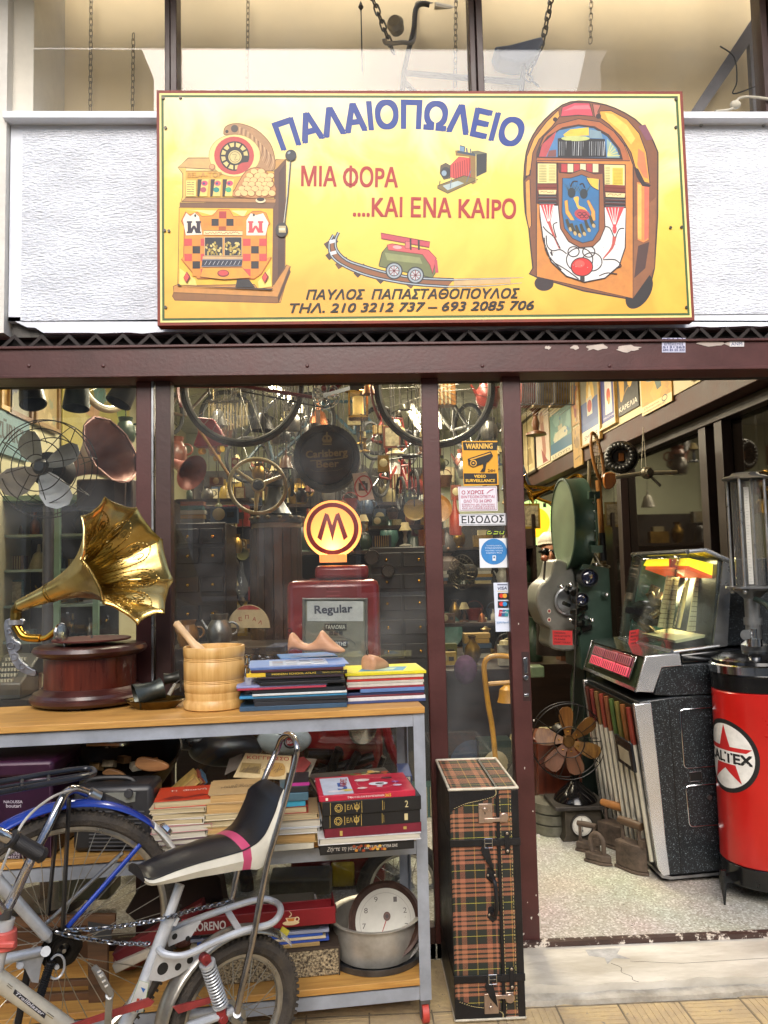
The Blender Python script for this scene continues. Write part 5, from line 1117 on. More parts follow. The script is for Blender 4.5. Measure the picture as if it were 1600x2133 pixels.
CLR=glassmat('clear_plastic',(.92,.92,.9),1.5,.08,.25,(.85,.85,.83))
b=B(CLR);strip(b,PS,arcs(PS.ang(606,1948),PS.ang(585,1925),RS+.027,8),.07,.001,.014);b.m(M('#c8b83c',.5));q=PS.pol(RS+.0285,PS.ang(597,1934));b.box(q,(.03,.002,.024),Matrix.Rotation(radians(37),3,'Z')@Matrix.Rotation(radians(40),3,'Y'));b.build('mudguard_flap',t,solid=.001)
FS=M('#c9ccd0',.34,.4,.18,9,.06,50,wear='#6e6860',wth=.69)
CRM=M('#cbc7ba',.34,.3,.16,9,.05,50,wear='#6e6860',wth=.74)
b=B(FS);b.tube([PS.at(375,1842),PS.at(351,1912)],.0125,14);b.build('seat_post',t)
b=B(FS);b.tube([PS.at(354,1908),PS.at(349,1924)],.0185,14);b.bar(PS.at(362,1918,.012),PS.at(368,1920,.012),.014,.02);b.build('seat_clamp',t)
b=B(FS);b.tube([PS.at(349,1922),PS.at(300,2050),PS.at(255,2145)],.0168,14);so=b.build('seat_tube',t)
a=Art(lambda u,v:PS.at(u,v,.0185),step=.0002);a.poly('#d3d3cc',[(290,2042),(310,2048),(306,2070),(298,2108),(278,2112),(266,2106)],0);a.line('#7a9a4c',1,[(290,2042),(310,2048),(306,2070),(298,2108),(266,2106)],closed=True)
a.poly('#3a6ab0',[(293,2056),(303,2060),(298,2068)]);a.ell('#b8502c',287,2084,3,5);a.line('#b8383c',2,[(281,2108),(290,2080)]);a.line('#3a5a9a',2,[(286,2109),(294,2080)]);a.build('sticker',so)
b=B(CRM);b.tube([PS.at(-60,2000),PS.at(140,2142)],.021,16);fo=b.build('main_tube',t)
b=B(FS);b.tube([PS.at(14,1912),PS.at(-14,2030)],.0185,14);b.build('head_tube',t)
a=Art(lambda u,v:PS.at(u,v,.0215),step=.0002);a.poly('#23232c',[(31,2060),(96,2112),(92,2122),(27,2070)]);a.text('#d4d4dc','Trailblazer',(31,2071),(89,2116),7.5,.03,.2);a.line('#6a6250',1.4,[(16,2048),(26,2056)]);a.line('#6a6250',1.4,[(14,2052),(24,2060)]);a.line('#8a7a3c',1.6,[(96,2112),(110,2122)]);a.line('#22201e',1.4,[(98,2108),(112,2118)]);a.build('lettering',fo)
PINK=M('#c45a52',.4,0,.2,10)
b=B(PINK);q0,q1=PS.at(10,1936,.0),PS.at(6,1975,0);b.tube([q0,q1],[.026,.03],14);b.box(PS.at(12,1968,.034),(.04,.012,.012));b.build('headset_collar',t,bev=.003)
b=B(FS)
for o in(.07,-.07):
 pt=[(330,1976),(345,1988),(384,1990),(446,1963),(506,1939),(560,1926)]if o>0 else[(354,1937),(428,1908),(535,1874)]
 P=[PS.at(x,y,(.018+(o-.018)*min(1,k/2))if o>0 else o*min(1,.4+k*.4))for k,(x,y)in enumerate(pt)]
 if o>0:near=P
 else:far=P
loop=near+[PS.at(581,1908,.055),PS.at(584,1890,0),PS.at(570,1878,-.055)]+far[::-1]
b.tube(sm(loop,6),.0092,10);b.build('rear_carrier',t)
b=B(FS);b.bar(PS.at(474,1898,-.07),PS.at(500,1940,.07),.018,.004);b.build('carrier_plate',t)
b=B(FS);P=[(330,1978),(352,1990),(400,1992),(426,1985),(412,2004),(372,2032),(340,2045),(308,2042)]
b.ext([PS.at(x,y,.021)for x,y in P],PS.n*-.004)
b.ext([PS.at(x,y,-.016)for x,y in[(346,1945),(400,1925),(420,1918),(398,1952),(352,1972)]],PS.n*-.004);go=b.build('gusset_plate',t)
b=B(M('#1a1816',.8))
for x,y,r in((339,2018,11.5),(371,2014,7),(396,2000,7),(364,1951,6),(391,1955,5)):
 c=PS.at(x,y,.0213 if y>1980 else-.0155);b.lathe([(0,0),(r*.00128,0)],c,PS.n,22)
b.build('hole',go)
b=B(FS);b.tube([PS.at(390,2140,.05),PS.at(484,2106,.05)],.011,10);b.cyl(PS.at(494,2112,.045),PS.at(494,2112,.075),.01,n=12);b.tube([PS.at(370,2120,-.05),PS.at(480,2098,-.05)],.009,10);b.build('chain_stay',t)
p0,p1=PS.at(433,2010,.055),PS.at(459,2090,.055);dv=p1-p0;uu,ww=frame_of(dv)
b=B(M('#c4c8cc',.35,.4));nt_=13;N_=nt_*14;b.tube([p0+dv*(i/N_)+(uu*cos(2*pi*i/14)+ww*sin(2*pi*i/14))*.018 for i in range(N_+1)],.0024,6);b.build('shock_spring',t)
b=B(M('#6a6e74',.4,.5));b.cyl(p0,p1,.0095,n=12);b.m(M('#c4c8cc',.35,.4));b.cyl(p0-dv*.06,p0,.021,n=16);b.cyl(p1,p1+dv*.05,.021,n=16);b.build('shock_rod',t)
b=B(M('#8c2a2c',.4,0,.2));q=PS.at(426,1996,.055);b.bar(p0-dv*.06,q,.024,.02);b.cyl(q-PS.n*.01,q+PS.n*.012,.013,n=14);q2=PS.at(463,2122,.055);b.bar(p1+dv*.05,q2,.024,.02);b.cyl(q2-PS.n*.01,q2+PS.n*.012,.012,n=14);b.build('shock_mount',t,bev=.002)
SB=M('#17181c',.34,0,.2,7,.06,60);SW=M('#cdc9ba',.45,0,.12,7,.05,40,wear='#a39b8a',wth=.72);SPK=M('#b8466c',.35,0,.1)
hw=.082
edge=[(300,1826),(319,1831),(366,1813),(414,1797),(462,1784),(494,1775),(509,1770),(522,1763),(538,1752),(552,1735),(563,1712),(573,1688),(581,1662),(589,1643)]
low=[(300,1838),(316,1845),(366,1838),(414,1828),(462,1820),(494,1814),(509,1812),(522,1811),(541,1810),(558,1790),(569,1750),(578,1714),(587,1676),(592,1648)]
E_=sm(edge,3);L_=sm(low,3);m=len(E_);k8=8
def hwf(i):
 f=i/(m-1);return hw*(.62+.38*min(1,f*3.0))*(1-.25*max(0,f-.9)/.1)
T_,Bm=[],[]
for i in range(m):
 h=hwf(i);ne=PS.at(E_[i].x,E_[i].y,h);lo=PS.at(L_[i].x,L_[i].y,h);up=(ne-lo).normalized()
 T_.append([ne-PS.n*(2*h*j/k8)+up*(.016*(1-(2*j/k8-1)**2))for j in range(k8+1)]);Bm.append((ne,lo,ne-PS.n*2*h,lo-PS.n*2*h))
i_s=min(range(m),key=lambda i:abs(E_[i].x-512))
for nm,rng,mt in(('seat_top',[(0,i_s-2),(i_s+2,m-1)],SB),('seat_side',[(0,i_s-2),(i_s+2,m-1)],SW),('seat_band',[(i_s-2,i_s+2)],SPK)):
 b=B(mt)
 for a0,a1 in rng:
  if nm!='seat_side':
   vs=[p for i in range(a0,a1+1)for p in T_[i]];b.add(vs,[(i*(k8+1)+j,i*(k8+1)+j+1,(i+1)*(k8+1)+j+1,(i+1)*(k8+1)+j)for i in range(a1-a0)for j in range(k8)])
  if nm!='seat_top':
   for q,w in((0,1),(2,3)):
    mid=[(Bm[i][q]+Bm[i][w])/2+PS.n*(.008 if q==0 else-.008)for i in range(a0,a1+1)];n=a1-a0+1
    vs=[Bm[i][q]for i in range(a0,a1+1)]+mid+[Bm[i][w]for i in range(a0,a1+1)]
    b.add(vs,[(r*n+i,r*n+i+1,(r+1)*n+i+1,(r+1)*n+i)for r in(0,1)for i in range(n-1)])
 if nm=='seat_top':
  for i in(0,m-1):b.add(T_[i]+[Bm[i][3],Bm[i][1]],[tuple(range(k8+3))])
 b.build(nm,t)
b=B(BLACK);b.add([p for i in range(m)for p in(Bm[i][1],Bm[i][3])],[(2*i,2*i+1,2*i+3,2*i+2)for i in range(m-1)]);b.build('seat_base',t)
b=B(SB);b.tube([(Bm[i][0]+PS.n*.001)for i in range(m)],.0022,6);b.build('seat_piping',t)
o=.088
P=[PS.at(x,y,o)for x,y in[(494,2110),(505,2052),(529,1945),(556,1803),(574,1737),(598,1650),(616,1580),(619,1556)]]+[PS.at(610,1534,.05),PS.at(596,1530,0),PS.at(586,1540,-.05)]+[PS.at(x,y,-.088)for x,y in[(577,1562),(560,1600),(545,1640),(516,1740),(494,1818),(482,1876)]]
b=B(M('#b2adaa',.2,1,.25,10,.05,60,wear='#7d6a60',wth=.72));b.tube(sm(P,6),.0085,12);b.build('backrest_loop',t)
b=B(M('#bdbbbc',.16,1,.2,12,.06,80,wear='#8a7f78',wth=.74));
def hb(px,py,o):return PS.at(px,py,o)
P=[hb(8,1905,0),hb(28,1868,-.03),hb(60,1800,-.1),hb(100,1722,-.16),hb(128,1668,-.18),hb(140,1650,-.18),hb(158,1644,-.19),hb(182,1652,-.2),hb(210,1664,-.205)]
b.tube(sm(P,6),.0118,14)
P=[hb(8,1905,0),hb(-30,1850,.05),hb(-60,1780,.12),hb(-40,1735,.18),hb(-5,1735,.2),hb(28,1752,.2)];b.tube(sm(P,6),.0118,14)
b.build('handlebar',t)
b=B(M('#5a5a5c',.4,.7));b.tube([hb(8,1892,0),hb(3,1912,0)],.02,14);b.build('stem_clamp',t)
GRP=M('#1c1b1e',.55,0,.2,20)
for A_,C_ in((hb(206,1662,-.205),hb(270,1690,-.22)),(hb(22,1746,.2),hb(92,1784,.2))):
 b=B(GRP);dv=C_-A_;L_2=dv.length;dvn=dv.normalized();R_=.0165
 pr=[(.0,0),(R_*1.15,0),(R_*1.15,.006),(R_,.008)]
 for k in range(24):x=.01+(L_2-.02)*k/24;pr+=[(R_,x),(R_*.93,x+.0014)]
 pr+=[(R_,L_2-.004),(R_*.8,L_2),(0,L_2)]
 b.lathe(pr,A_,dvn,22);b.build('grip',t,ang=50)
b=B(STEEL);b.tube([hb(186,1652,-.2),hb(206,1662,-.2)],.0165,14);b.bar(hb(194,1670,-.19),hb(200,1680,-.19),.012,.012);b.build('brake_clamp',t)
b=B(M('#b8b6b0',.4));b.tube(sm([hb(160,1643,-.17),hb(110,1660,-.1),hb(55,1705,0),hb(20,1770,.05),hb(-10,1850,.06)],6),.0032,6);b.build('brake_cable',t)
b=B(M('#9c3a3a',.4,0,.25,10,wear='#6a5a50',wth=.72));b.ext([PS.at(x,y,.05)for x,y in[(120,2145),(310,2080),(322,2086),(314,2096),(150,2145)]],PS.n*-.006);b.ext([PS.at(x,y,.05)for x,y in[(360,2098),(440,2078),(438,2090),(372,2112)]],PS.n*-.006);b.build('chain_guard',t)
b=B(STEEL);b.bar(PS.at(228,2072,.09),PS.at(224,2150,.09),.016,.008);b.cyl(PS.at(228,2074,.085),PS.at(228,2074,.1),.01,n=12);b.build('crank',t,bev=.002)
b=B(M('#8d8a84',.45,.6));b.bar(PS.at(202,2020,.12),PS.at(226,2066,.12),.05,.014);o=b.build('pedal',t,bev=.003)
b=B(M('#c8c4bc',.5));
for k in range(4):b.bar(PS.at(203+k*5,2026+k*10,.148),PS.at(210+k*5,2022+k*10,.148),.003,.003)
b.build('reflector',o)
t=T('chain','loose steel link chain looped between the two bicycles','chain',PS.at(230,1935))
def links(b,pts,L,r,tw=0):
 P=[V(p)for p in pts];acc=0;i=0;k=0;tot=[]
 for a_,c_ in zip(P,P[1:]):tot.append((c_-a_).length)
 D=sum(tot);n=int(D/(L*.74))
 for k in range(n):
  s_=D*(k+.5)/n;j=0
  while s_>tot[j]and j<len(tot)-1:s_-=tot[j];j+=1
  d=(P[j+1]-P[j]).normalized();c=P[j]+d*s_;u,w=frame_of(d)
  q=(u*.8+w*.6)if k%2 else(w*.8-u*.6)
  hl=L/2-L*.22;wd=L*.22
  b.tube([c+d*(hl*sg+wd*cos(a)*(1))*1+q*wd*sin(a)if False else c+d*(hl*sg)+d*(wd*cos(a))+q*(wd*sin(a))for sg,rg in((1,range(-2,3)),(-1,range(2,7)))for a in[x*pi/4 for x in rg]],r,5,closed=True)
LNK=M('#9d9fa6',.25,1,.2,15)
b=B(LNK);links(b,sm([PB.at(136,1938,.09),PB.at(230,1932,.1),PS.at(334,1915,.03),PS.at(400,1896,-.02),PS.at(454,1884,-.06),PS.at(486,1876,-.08)],5),.021,.0022);links(b,sm([PB.at(117,1942,.09),PB.at(165,1953,.1),PB.at(240,1964,.1),PS.at(310,1966,.02)],5),.021,.0022);b.build('links',t)
# ================================================================ inside, right-hand side seen through the open doorway
for x,y,p,lb in((-.9,1.9,34,'fluorescent lamp over the left window display'),(.45,1.5,32,'fluorescent lamp over the red hanging bicycle'),(.75,2.4,32,'fluorescent lamp over the film projector'),(-.6,4.2,38,'fluorescent lamp at the middle of the shop'),(.62,4.6,40,'glowing fluorescent lamp seen through the door glass'),(.9,5.2,20,'fluorescent lamp near the rear of the poster wall')):
 tube_lamp(x,y,3.08 if p!=40 else 2.95,radians(80),1.2,p,lb)
def slabthing(name,label,cat,P,Y,t,m,bev=.003,group=None):
 b=B(m);b.slab(P,Y,t);return tag(b.build(name,bev=bev),label,cat,group)
XW=1.918
def wallpic(x0,y0,x1,y1,label,art,frame=None,fw=.018,kind='picture',bg='#c8bc98',X=None,gloss=.45):
 0
 X=XW if X is None else X
 A0,A1=atx(x0,(y0+y1)/2,X),atx(x1,(y0+y1)/2,X);zt_=atx((x0+x1)/2,y0,X).z;zb_=atx((x0+x1)/2,y1,X).z
 ya,yb=A0.y,A1.y;sgn=-1 if X>0 else 1
 t=T(kind,label,kind,(X,(ya+yb)/2,zb_))
 b=B(M(bg,gloss,0,.06,8));b.bx(min(X,X+sgn*.008),max(X,X+sgn*.008),min(ya,yb),max(ya,yb),zb_,zt_);b.build('panel',t)
 a=Art(lambda u,v:V((X+sgn*.0085,ya+(yb-ya)*u,zb_+(zt_-zb_)*v)),rough=gloss);a.nrm=lambda u,v:V((sgn,0,0));art(a);a.build('print',t)
 if frame:
  b=B(M(frame,.35,0,.2,14));y0_,y1_=min(ya,yb),max(ya,yb);xx=sorted((X,X+sgn*.025))
  b.bx(*xx,y0_-fw,y1_+fw,zt_,zt_+fw);b.bx(*xx,y0_-fw,y1_+fw,zb_-fw,zb_);b.bx(*xx,y0_-fw,y0_,zb_,zt_);b.bx(*xx,y1_,y1_+fw,zb_,zt_);b.build('frame',t,bev=.002)
 return t
def blot(a,cols,n,seed,r0=.04,r1=.16):
 q=random.Random(seed)
 for k in range(n):a.poly(q.choice(cols),[(min(.97,max(.03,x)),min(.97,max(.03,y)))for x,y in[(c0+q.uniform(.5,1)*rr_*cos(i),c1+q.uniform(.5,1)*rr_*sin(i))for c0,c1,rr_ in[(q.uniform(.1,.9),q.uniform(.1,.9),q.uniform(r0,r1))]for i in range(6)]])
wallpic(1092,872,1117,985,'dark framed faded portrait photograph, farthest along the poster wall',lambda a:(a.rect('#b8a67c',.06,.05,.94,.95),a.ell('#c8b890',.5,.5,.32,.4),a.ell('#a08c64',.5,.6,.16,.13),a.poly('#94805a',[(.25,.15),(.38,.45),(.62,.45),(.75,.15)])),'#2c1f18',.025)
def pA(a):a.rect('#d0bfae',0,0,1,1);a.poly('#a87868',[(.35,.95),(.55,.98),(.6,.8),(.7,.5),(.75,.2),(.6,.05),(.5,.3),(.42,.6)],2);a.ell('#c09a80',.52,.84,.12,.08);a.poly('#8a4a48',[(.4,.3),(.8,.05),(.9,.02),(.5,.02)])
wallpic(1118,853,1146,968,'pale pink poster of a standing figure beside the ship poster',pA,kind='poster')
def pB(a):a.rect('#5f8a84',0,.12,1,1);blot(a,['#7aa29a','#6c9890','#8ab0a0'],14,1,.1,.25);a.poly('#c8c4a8',[(.15,.42),(.25,.55),(.7,.6),(.85,.5),(.8,.38),(.2,.36)]);a.rect('#b0a888',.4,.58,.6,.68);a.line('#8a7a5a',.02,[(.5,.66),(.5,.86)]);a.rect('#3c6a88',0,.12,1,.36);blot(a,['#4a7a98'],5,2,.03,.07);a.rect('#cfc6a8',0,0,1,.12);a.text('#5a4a3a','LLOYD',(.1,.03),(.9,.03),.06,.01,flip=True)
wallpic(1148,852,1193,950,'teal poster of a white ship at sea',pB,kind='poster')
def pC(a):blot(a,['#b86a2c','#3a4a7a','#c89a3c','#d0b880','#8a2c24'],26,4,.06,.2)
wallpic(1192,796,1210,884,'narrow orange and blue advertising poster above the yellow one',pC,kind='poster',bg='#b88a4c')
def pD(a):a.rect('#b08a48',0,0,1,1);a.ell('#8a6a34',.5,.6,.3,.14);blot(a,['#7a5a2c','#9a7a40'],12,5,.05,.12);a.line('#5a4020',.03,[(.2,.2),(.8,.24)])
wallpic(1196,888,1214,972,'narrow yellowed paper notice pinned under the orange poster',pD,kind='notice',bg='#b08a48')
def pE(a):a.rect('#2c4a88',0,.2,1,.62);a.rect('#8a8470',0,.62,1,1);a.poly('#e0b860',[(.3,.62),(.42,.98),(.5,.8),(.6,.95),(.75,.62)],2);a.poly('#e8dcb8',[(.42,.6),(.5,.85),(.6,.6)],2);a.rect('#ccc4b0',.34,.4,.62,.66);a.ell('#a83028',.48,.53,.12,.09);a.rect('#3c5a94',.0,.2,1,.3);a.rect('#d8d0b8',0,0,1,.2);a.text('#3c3020','SMOKE',(.15,.06),(.85,.06),.07,.02,flip=True)
wallpic(1212,775,1252,922,'framed blue and yellow poster of a flame over a white pack',pE,'#b08a4c',.016)
def pF(a):a.rect('#2c3680',0,.08,1,1);a.rect('#d4d0c8',.28,.2,.74,.82);a.ell('#c0502c',.52,.52,.13,.12);a.ell('#d8842c',.54,.42,.08,.07);a.text('#ccd0e0','TABAC',(.2,.88),(.85,.88),.06,.02,flip=True);a.text('#d0cce0','ORIGINAL',(.12,.13),(.88,.13),.035,.01,flip=True);a.rect('#c8c0a8',0,0,1,.08)
wallpic(1254,764,1285,886,'framed dark blue poster with a white packet',pF,'#c09a58',.018)
def pG(a):a.rect('#17130f',0,0,1,1);a.poly('#b88a2c',[(.1,.95),(.3,.98),(.35,.6),(.28,.35),(.15,.3),(.12,.6)],2);a.poly('#c89a3c',[(.55,.98),(.8,.95),(.75,.6),(.6,.5),(.5,.7)],2);a.line('#8a6420',.03,[(.3,.4),(.45,.5),(.6,.55)],3);a.text('#cfc8b8','ΚΑΡΕΛΙΑ',(.06,.08),(.94,.10),.11,.03,flip=True)
wallpic(1288,760,1332,858,'black and gold poster with white Greek lettering',pG,kind='poster',bg='#17130f')
def pH(a):a.rect('#b8882c',0,.2,1,1);blot(a,['#c29438','#a87c28'],8,7,.1,.3);a.ell('#8a8a78',.4,.8,.22,.12);a.ell('#d8d0b0',.38,.81,.13,.08);a.poly('#4a5a50',[(.45,.72),(.65,.7),(.7,.45),(.55,.42)]);a.rect('#d0b884',0,0,1,.2);a.text('#a84a2c','Dynamo',(.08,.11),(.6,.12),.05,.02,.2,flip=True);a.text('#2c3c2c','DYNAMO LIGHTING SET',(.06,.03),(.8,.04),.04,.02,flip=True);a.ring('#2a2a2a',.78,.15,.08,.06,.02)
wallpic(1338,758,1402,852,'golden poster for a bicycle dynamo lamp',pH,kind='poster',bg='#b8882c')
def pI(a):a.rect('#8a6a34',0,0,1,1);a.rect('#c0a878',.3,.1,.8,.9);a.ell('#5a3c20',.5,.5,.12,.3)
wallpic(1442,742,1485,784,'brownish picture cut by the lintel, nearest on the poster wall',pI,kind='picture')
for x0,y0,x1,y1,hx,lb in((1030,880,1044,950,'#7a3a38','small dark framed print behind the door glass, upper one'),(1034,955,1046,1010,'#b8b0a0','small pale framed print behind the door glass, lower one'),(1086,884,1091,990,'#c8a860','thin gilt framed print at the far end of the poster wall')):
 wallpic(x0,y0,x1,y1,lb,lambda a,hx=hx:(blot(a,[hx,'#8a7a60','#4a4038'],8,x0,.1,.3)),'#3a2c24',.02)
Yp=1.45;GRN=M('#31473c',.36,.2,.2,6,.06,60,wear='#6a7468',wth=.78);GRNL=M('#6a7a64',.4,.2,.15,6);GREY=M('#7c7d76',.36,.3,.15,6,.05,60)
def drum(c,r,th,par,name,m1,m2):
 b=B(m2);b.lathe([(0,0),(r*.96,0),(r*.96,.004)],c,(-1,0,0),56);b.m(m1);b.lathe([(r*.96,.006),(r,.004),(r,-.006),(r*.985,-.012),(r*.985,-th+.01),(r,-th),(r,-th-.01),(r*.95,-th-.012),(0,-th-.012)],c,(-1,0,0),56)
 o=b.build(name,par);return o
c0=at(1180,1092,Yp);pj=T('film_projector','tall green and grey cinema film projector standing in the doorway','projector',(c0.x+.1,Yp,FL))
o=drum(V((c0.x-.02,Yp,c0.z)),.262,.10,pj,'film_magazine',GRN,GRNL)
b=B(GRN);q=V((c0.x+.085,Yp-.2,c0.z));b.tube(sm([q+V((0,-.03,.14)),q+V((0,-.075,.13)),q+V((0,-.08,.0)),q+V((0,-.07,-.12)),q+V((0,-.03,-.14))],4),.007,8);b.bx(q.x-.03,q.x+.03,Yp-.27,Yp-.235,q.z+.12,q.z+.16);b.bx(q.x-.03,q.x+.03,Yp-.27,Yp-.235,q.z-.17,q.z-.13);b.build('handle',o,bev=.002)
b=B(STEEL)
for k in range(7):b.sph((c0.x+.085,Yp-.262*cos(.2*k-.6),c0.z+.262*sin(.2*k-.6)),.006,8,6)
b.build('rivet',o)
c1=at(1228,1470,Yp);drum(V((c1.x-.02,Yp+.05,c1.z)),.255,.1,pj,'film_magazine',GRN,GRNL)
b=B(GREY);P=sm([(1156,1166),(1180,1172),(1196,1190),(1204,1240),(1206,1300),(1202,1352),(1148,1350),(1147,1312),(1133,1298),(1121,1270),(1117,1248),(1124,1222),(1146,1200)],4,True);b.slab([(p.x,p.y)for p in P],Yp-.05,.26);lh=b.build('lamp_house',pj,bev=.012)
a=Art(planeY(Yp-.051));
for y in(1273,1291):a.ell('#d0c8b8',1144,y,4,5);a.ell('#a83a3a',1144,y,2.4,3)
a.build('sticker',lh)
b=B(GRN);b.slab([(1214,1172),(1270,1184),(1277,1330),(1240,1336),(1236,1396),(1212,1396),(1206,1330),(1208,1186)],Yp-.12,.32);b.build('mechanism_case',pj,bev=.006)
b=B(M('#1c2024',.4,.5));b.slab([(1200,1312),(1276,1312),(1276,1345),(1200,1345)],Yp-.1,.25);b.build('gear_box',pj,bev=.004)
def lens(px,py,r,par,Y,dp):
 c=at(px,py,Y);b=B(M('#3c4044',.3,.7));b.lathe([(r*.7,-.02),(r,-.018),(r,dp),(r*.9,dp),(r*.86,dp-.012),(r*.8,dp-.02)],c,(0,-1,0),32);o=b.build('lens',par)
 b=B(M('#20243c',.04,0,0,coat=1));b.sph(c+V((0,-dp+.022,0)),r*.8,20,8,(1,.25,1));b.build('glass',o)
lens(1221,1203,.05,pj,Yp-.13,.07);lens(1204,1247,.036,pj,Yp-.13,.09)
b=B(STEEL);b.lathe([(.0,0),(.075,0),(.08,.004),(.08,.012),(.07,.014),(.065,.008)],at(1184,1252,Yp-.07),(0,-1,0),32);b.build('shutter_disc',pj)
rr=random.Random(3);b=B(M('#2b2d2e',.35,.8))
for k in range(16):
 p=at(1170+rr.uniform(0,52),1222+k*6.5,Yp-.14);b.cyl(p,p+V((rr.uniform(-.04,.04),-.03,rr.uniform(-.02,.02))),rr.uniform(.006,.018),n=12)
b.build('rollers',pj)
for x,y in((1184,1290),(1228,1290),(1184,1218),(1258,1238),(1236,1175),(1165,1222)):b=B(CHROME);p=at(x,y,Yp-.13);b.cyl(p,p+V((0,-.05,0)),.011,n=14);b.sph(p+V((0,-.05,0)),.012,12,8);b.build('knob',pj)
b=B(IRON);b.tube([at(1203,1212,Yp-.25),at(1194,1468,Yp-.25)],.0035,6);b.tube([at(1136,1168,Yp-.06),at(1133,1208,Yp-.06)],.006,8);b.build('rod',pj)
b=B(M('#8a4a2c',.4));b.sph(at(1135,1163,Yp-.06),.022,16,10,(1,1,.8));b.build('lever_knob',pj)
b=B(M('#2e3a34',.4,.3));b.slab([(1216,1392),(1262,1392),(1272,1560),(1282,1700),(1215,1700),(1214,1560)],Yp-.03,.2);b.bx(c1.x-.2,c1.x+.15,Yp-.2,Yp+.3,FL+.001,FL+.06);b.build('pedestal',pj,bev=.006)
def redtag(px0,py0,px1,py1,Y,label,tilt=0):
 P=[(px0,py0),(px1,py0+tilt),(px1+tilt,py1+tilt),(px0+tilt,py1)];t=T('sign_card',label,'sign',at(px0,py1,Y));b=B(M('#b8282a',.5,0,.08));b.slab(P,Y,.002);b.build('card',t)
 a=Art(planeY(Y-.0002));w=px1-px0;h=py1-py0
 for k,s_ in enumerate(('ΠΑΡΑΚΑΛΩ','ΜΗΝ ΑΓΓΙΖΕΤΕ','PLEASE',"DON'T TOUCH")):a.text('#2a1416',s_,(px0+w*.1,py0+h*(.22+.22*k)),(px0+w*(.65+.25*(k%2)),py0+h*(.22+.22*k)+tilt*.8),h*.11,.04)
 a.build('lettering',t)
redtag(1151,1313,1192,1343,Yp-.3,'red card asking not to touch, hung on the film projector',1)
Ym=2.0;hc=at(1152,1152,Ym);hd=T('mannequin_head','mannequin head in a pale cap and dark goggles behind the projector','mannequin',(hc.x,Ym,hc.z-.15))
SK=M('#c08a6c',.45,0,.06,20);b=B(SK);n,m=28,22;f_=V((-.35,-.93,0)).normalized();rgt=V((f_.y*-1,f_.x,0)).normalized()*-1;vs=[]
for i in range(m+1):
 t=pi*i/m;z=cos(t)*.125
 for j in range(n):
  a_=2*pi*j/n;x,y=sin(t)*.076*cos(a_),sin(t)*.092*sin(a_)
  if z<-.02:x*=1-min(.38,(-.02-z)*3.6)
  if y>0:
   g=lambda cx,cz,sx,sz,h:h*math.exp(-((x-cx)/sx)**2-((z-cz)/sz)**2)
   y+=g(0,-.018,.012,.024,.022)+g(0,-.062,.022,.007,.01)+g(0,-.05,.02,.006,.007)+g(0,-.1,.022,.016,.016)-g(.03,.012,.018,.014,.012)-g(-.03,.012,.018,.014,.012)+g(0,.035,.06,.014,.006)
  vs.append(hc+rgt*x+f_*y+V((0,0,z)))
b.add(vs,[(i*n+j,(i+1)*n+j,(i+1)*n+(j+1)%n,i*n+(j+1)%n)for i in range(m)for j in range(n)]);b.tube([hc+V((0,0,-.09))-f_*.01,hc+V((0,0,-.19))-f_*.015],[.052,.06],18);b.build('head',hd,ang=80)
b=B(M('#a84038',.4));b.sph(hc+f_*.098+V((0,0,-.056)),.02,14,8,(1,.4,.45));b.build('lips',hd)
b=B(M('#c9c2ae',.5,0,.1));b.lathe([(.088,0),(.095,.02),(.088,.055),(.06,.085),(0,.1)],hc+V((0,0,.045)),V((0,0,1))-f_*.15,28);b.lathe([(.09,-.004),(.094,.012),(.096,.0)],hc+V((0,0,.045)),V((0,0,1))-f_*.15,28);b.build('cap',hd)
b=B(M('#0e0e10',.12));
for s_ in(-1,1):b.sph(hc+f_*.088+rgt*(.032*s_)+V((0,0,.008)),.031,16,10,(1,.55,.8))
b.torus(hc+V((0,0,.012)),(0,0,1),.088,.01,28,6);b.build('goggles',hd)
b=B(M('#231a16',.5));b.cyl(hc+V((0,0,-.19)),V((hc.x,Ym,.9)),.1,.13,20);b.build('bust_stand',hd)
t=T('neon_clock','round wall clock glowing green around a yellow centre','clock',at(1112,1090,5.2));c=at(1114,1088,5.2)
b=B(M('#2c2c28',.4));b.lathe([(0,.1),(.26,.1),(.26,0),(.24,-.01)],c,(0,1,0),40);b.build('case',t)
b=B(M('#a8c878',.5,0,0,emit=1.1));b.lathe([(.16,0),(.245,-.004)],c,(0,1,0),40);b.build('lit_ring',t);b=B(M('#d8a820',.5,0,0,emit=1.0));b.lathe([(0,-.006),(.16,-.004)],c,(0,1,0),32);b.build('lit_face',t)
a=Art(planeY(5.192));
for k,w in enumerate(('12','1','2','3','4')):th=pi/2-k*pi/6;x,y=1114+41*cos(th),1088-41*sin(th);a.text('#16180e',w,(x-3*len(w),y+4),(x+3*len(w),y+4),9,.02)
a.line('#1a1810',2,[(1114,1088),(1122,1070)]);a.build('numerals',t)
def horn_thing(label,pts,r0,bell,bl,m=BRASS,name='trumpet',cat='trumpet'):
 t=T(name,label,cat,pts[0]);P=sm(pts,6);b=B(m);b.tube(P,r0,10);b.build('tubing',t)
 d=(P[-1]-P[-2]).normalized();b=B(m);b.lathe([(r0,-.0),(r0*1.3,bl*.4),(r0*2.2,bl*.75),(bell*.7,bl*.93),(bell,bl),(bell*.97,bl+.002),(bell*.66,bl*.94),(r0,bl*.5)],P[-1],d,28);b.build('bell',t);return t
Yh=2.1
horn_thing('brass trumpet with looped tubing hanging left of the projector',[at(1092,1012,Yh),at(1130,1016,Yh),at(1168,1022,Yh),at(1176,1040,Yh),at(1160,1050,Yh),at(1120,1038,Yh),at(1104,1022,Yh)],.011,.05,.1)
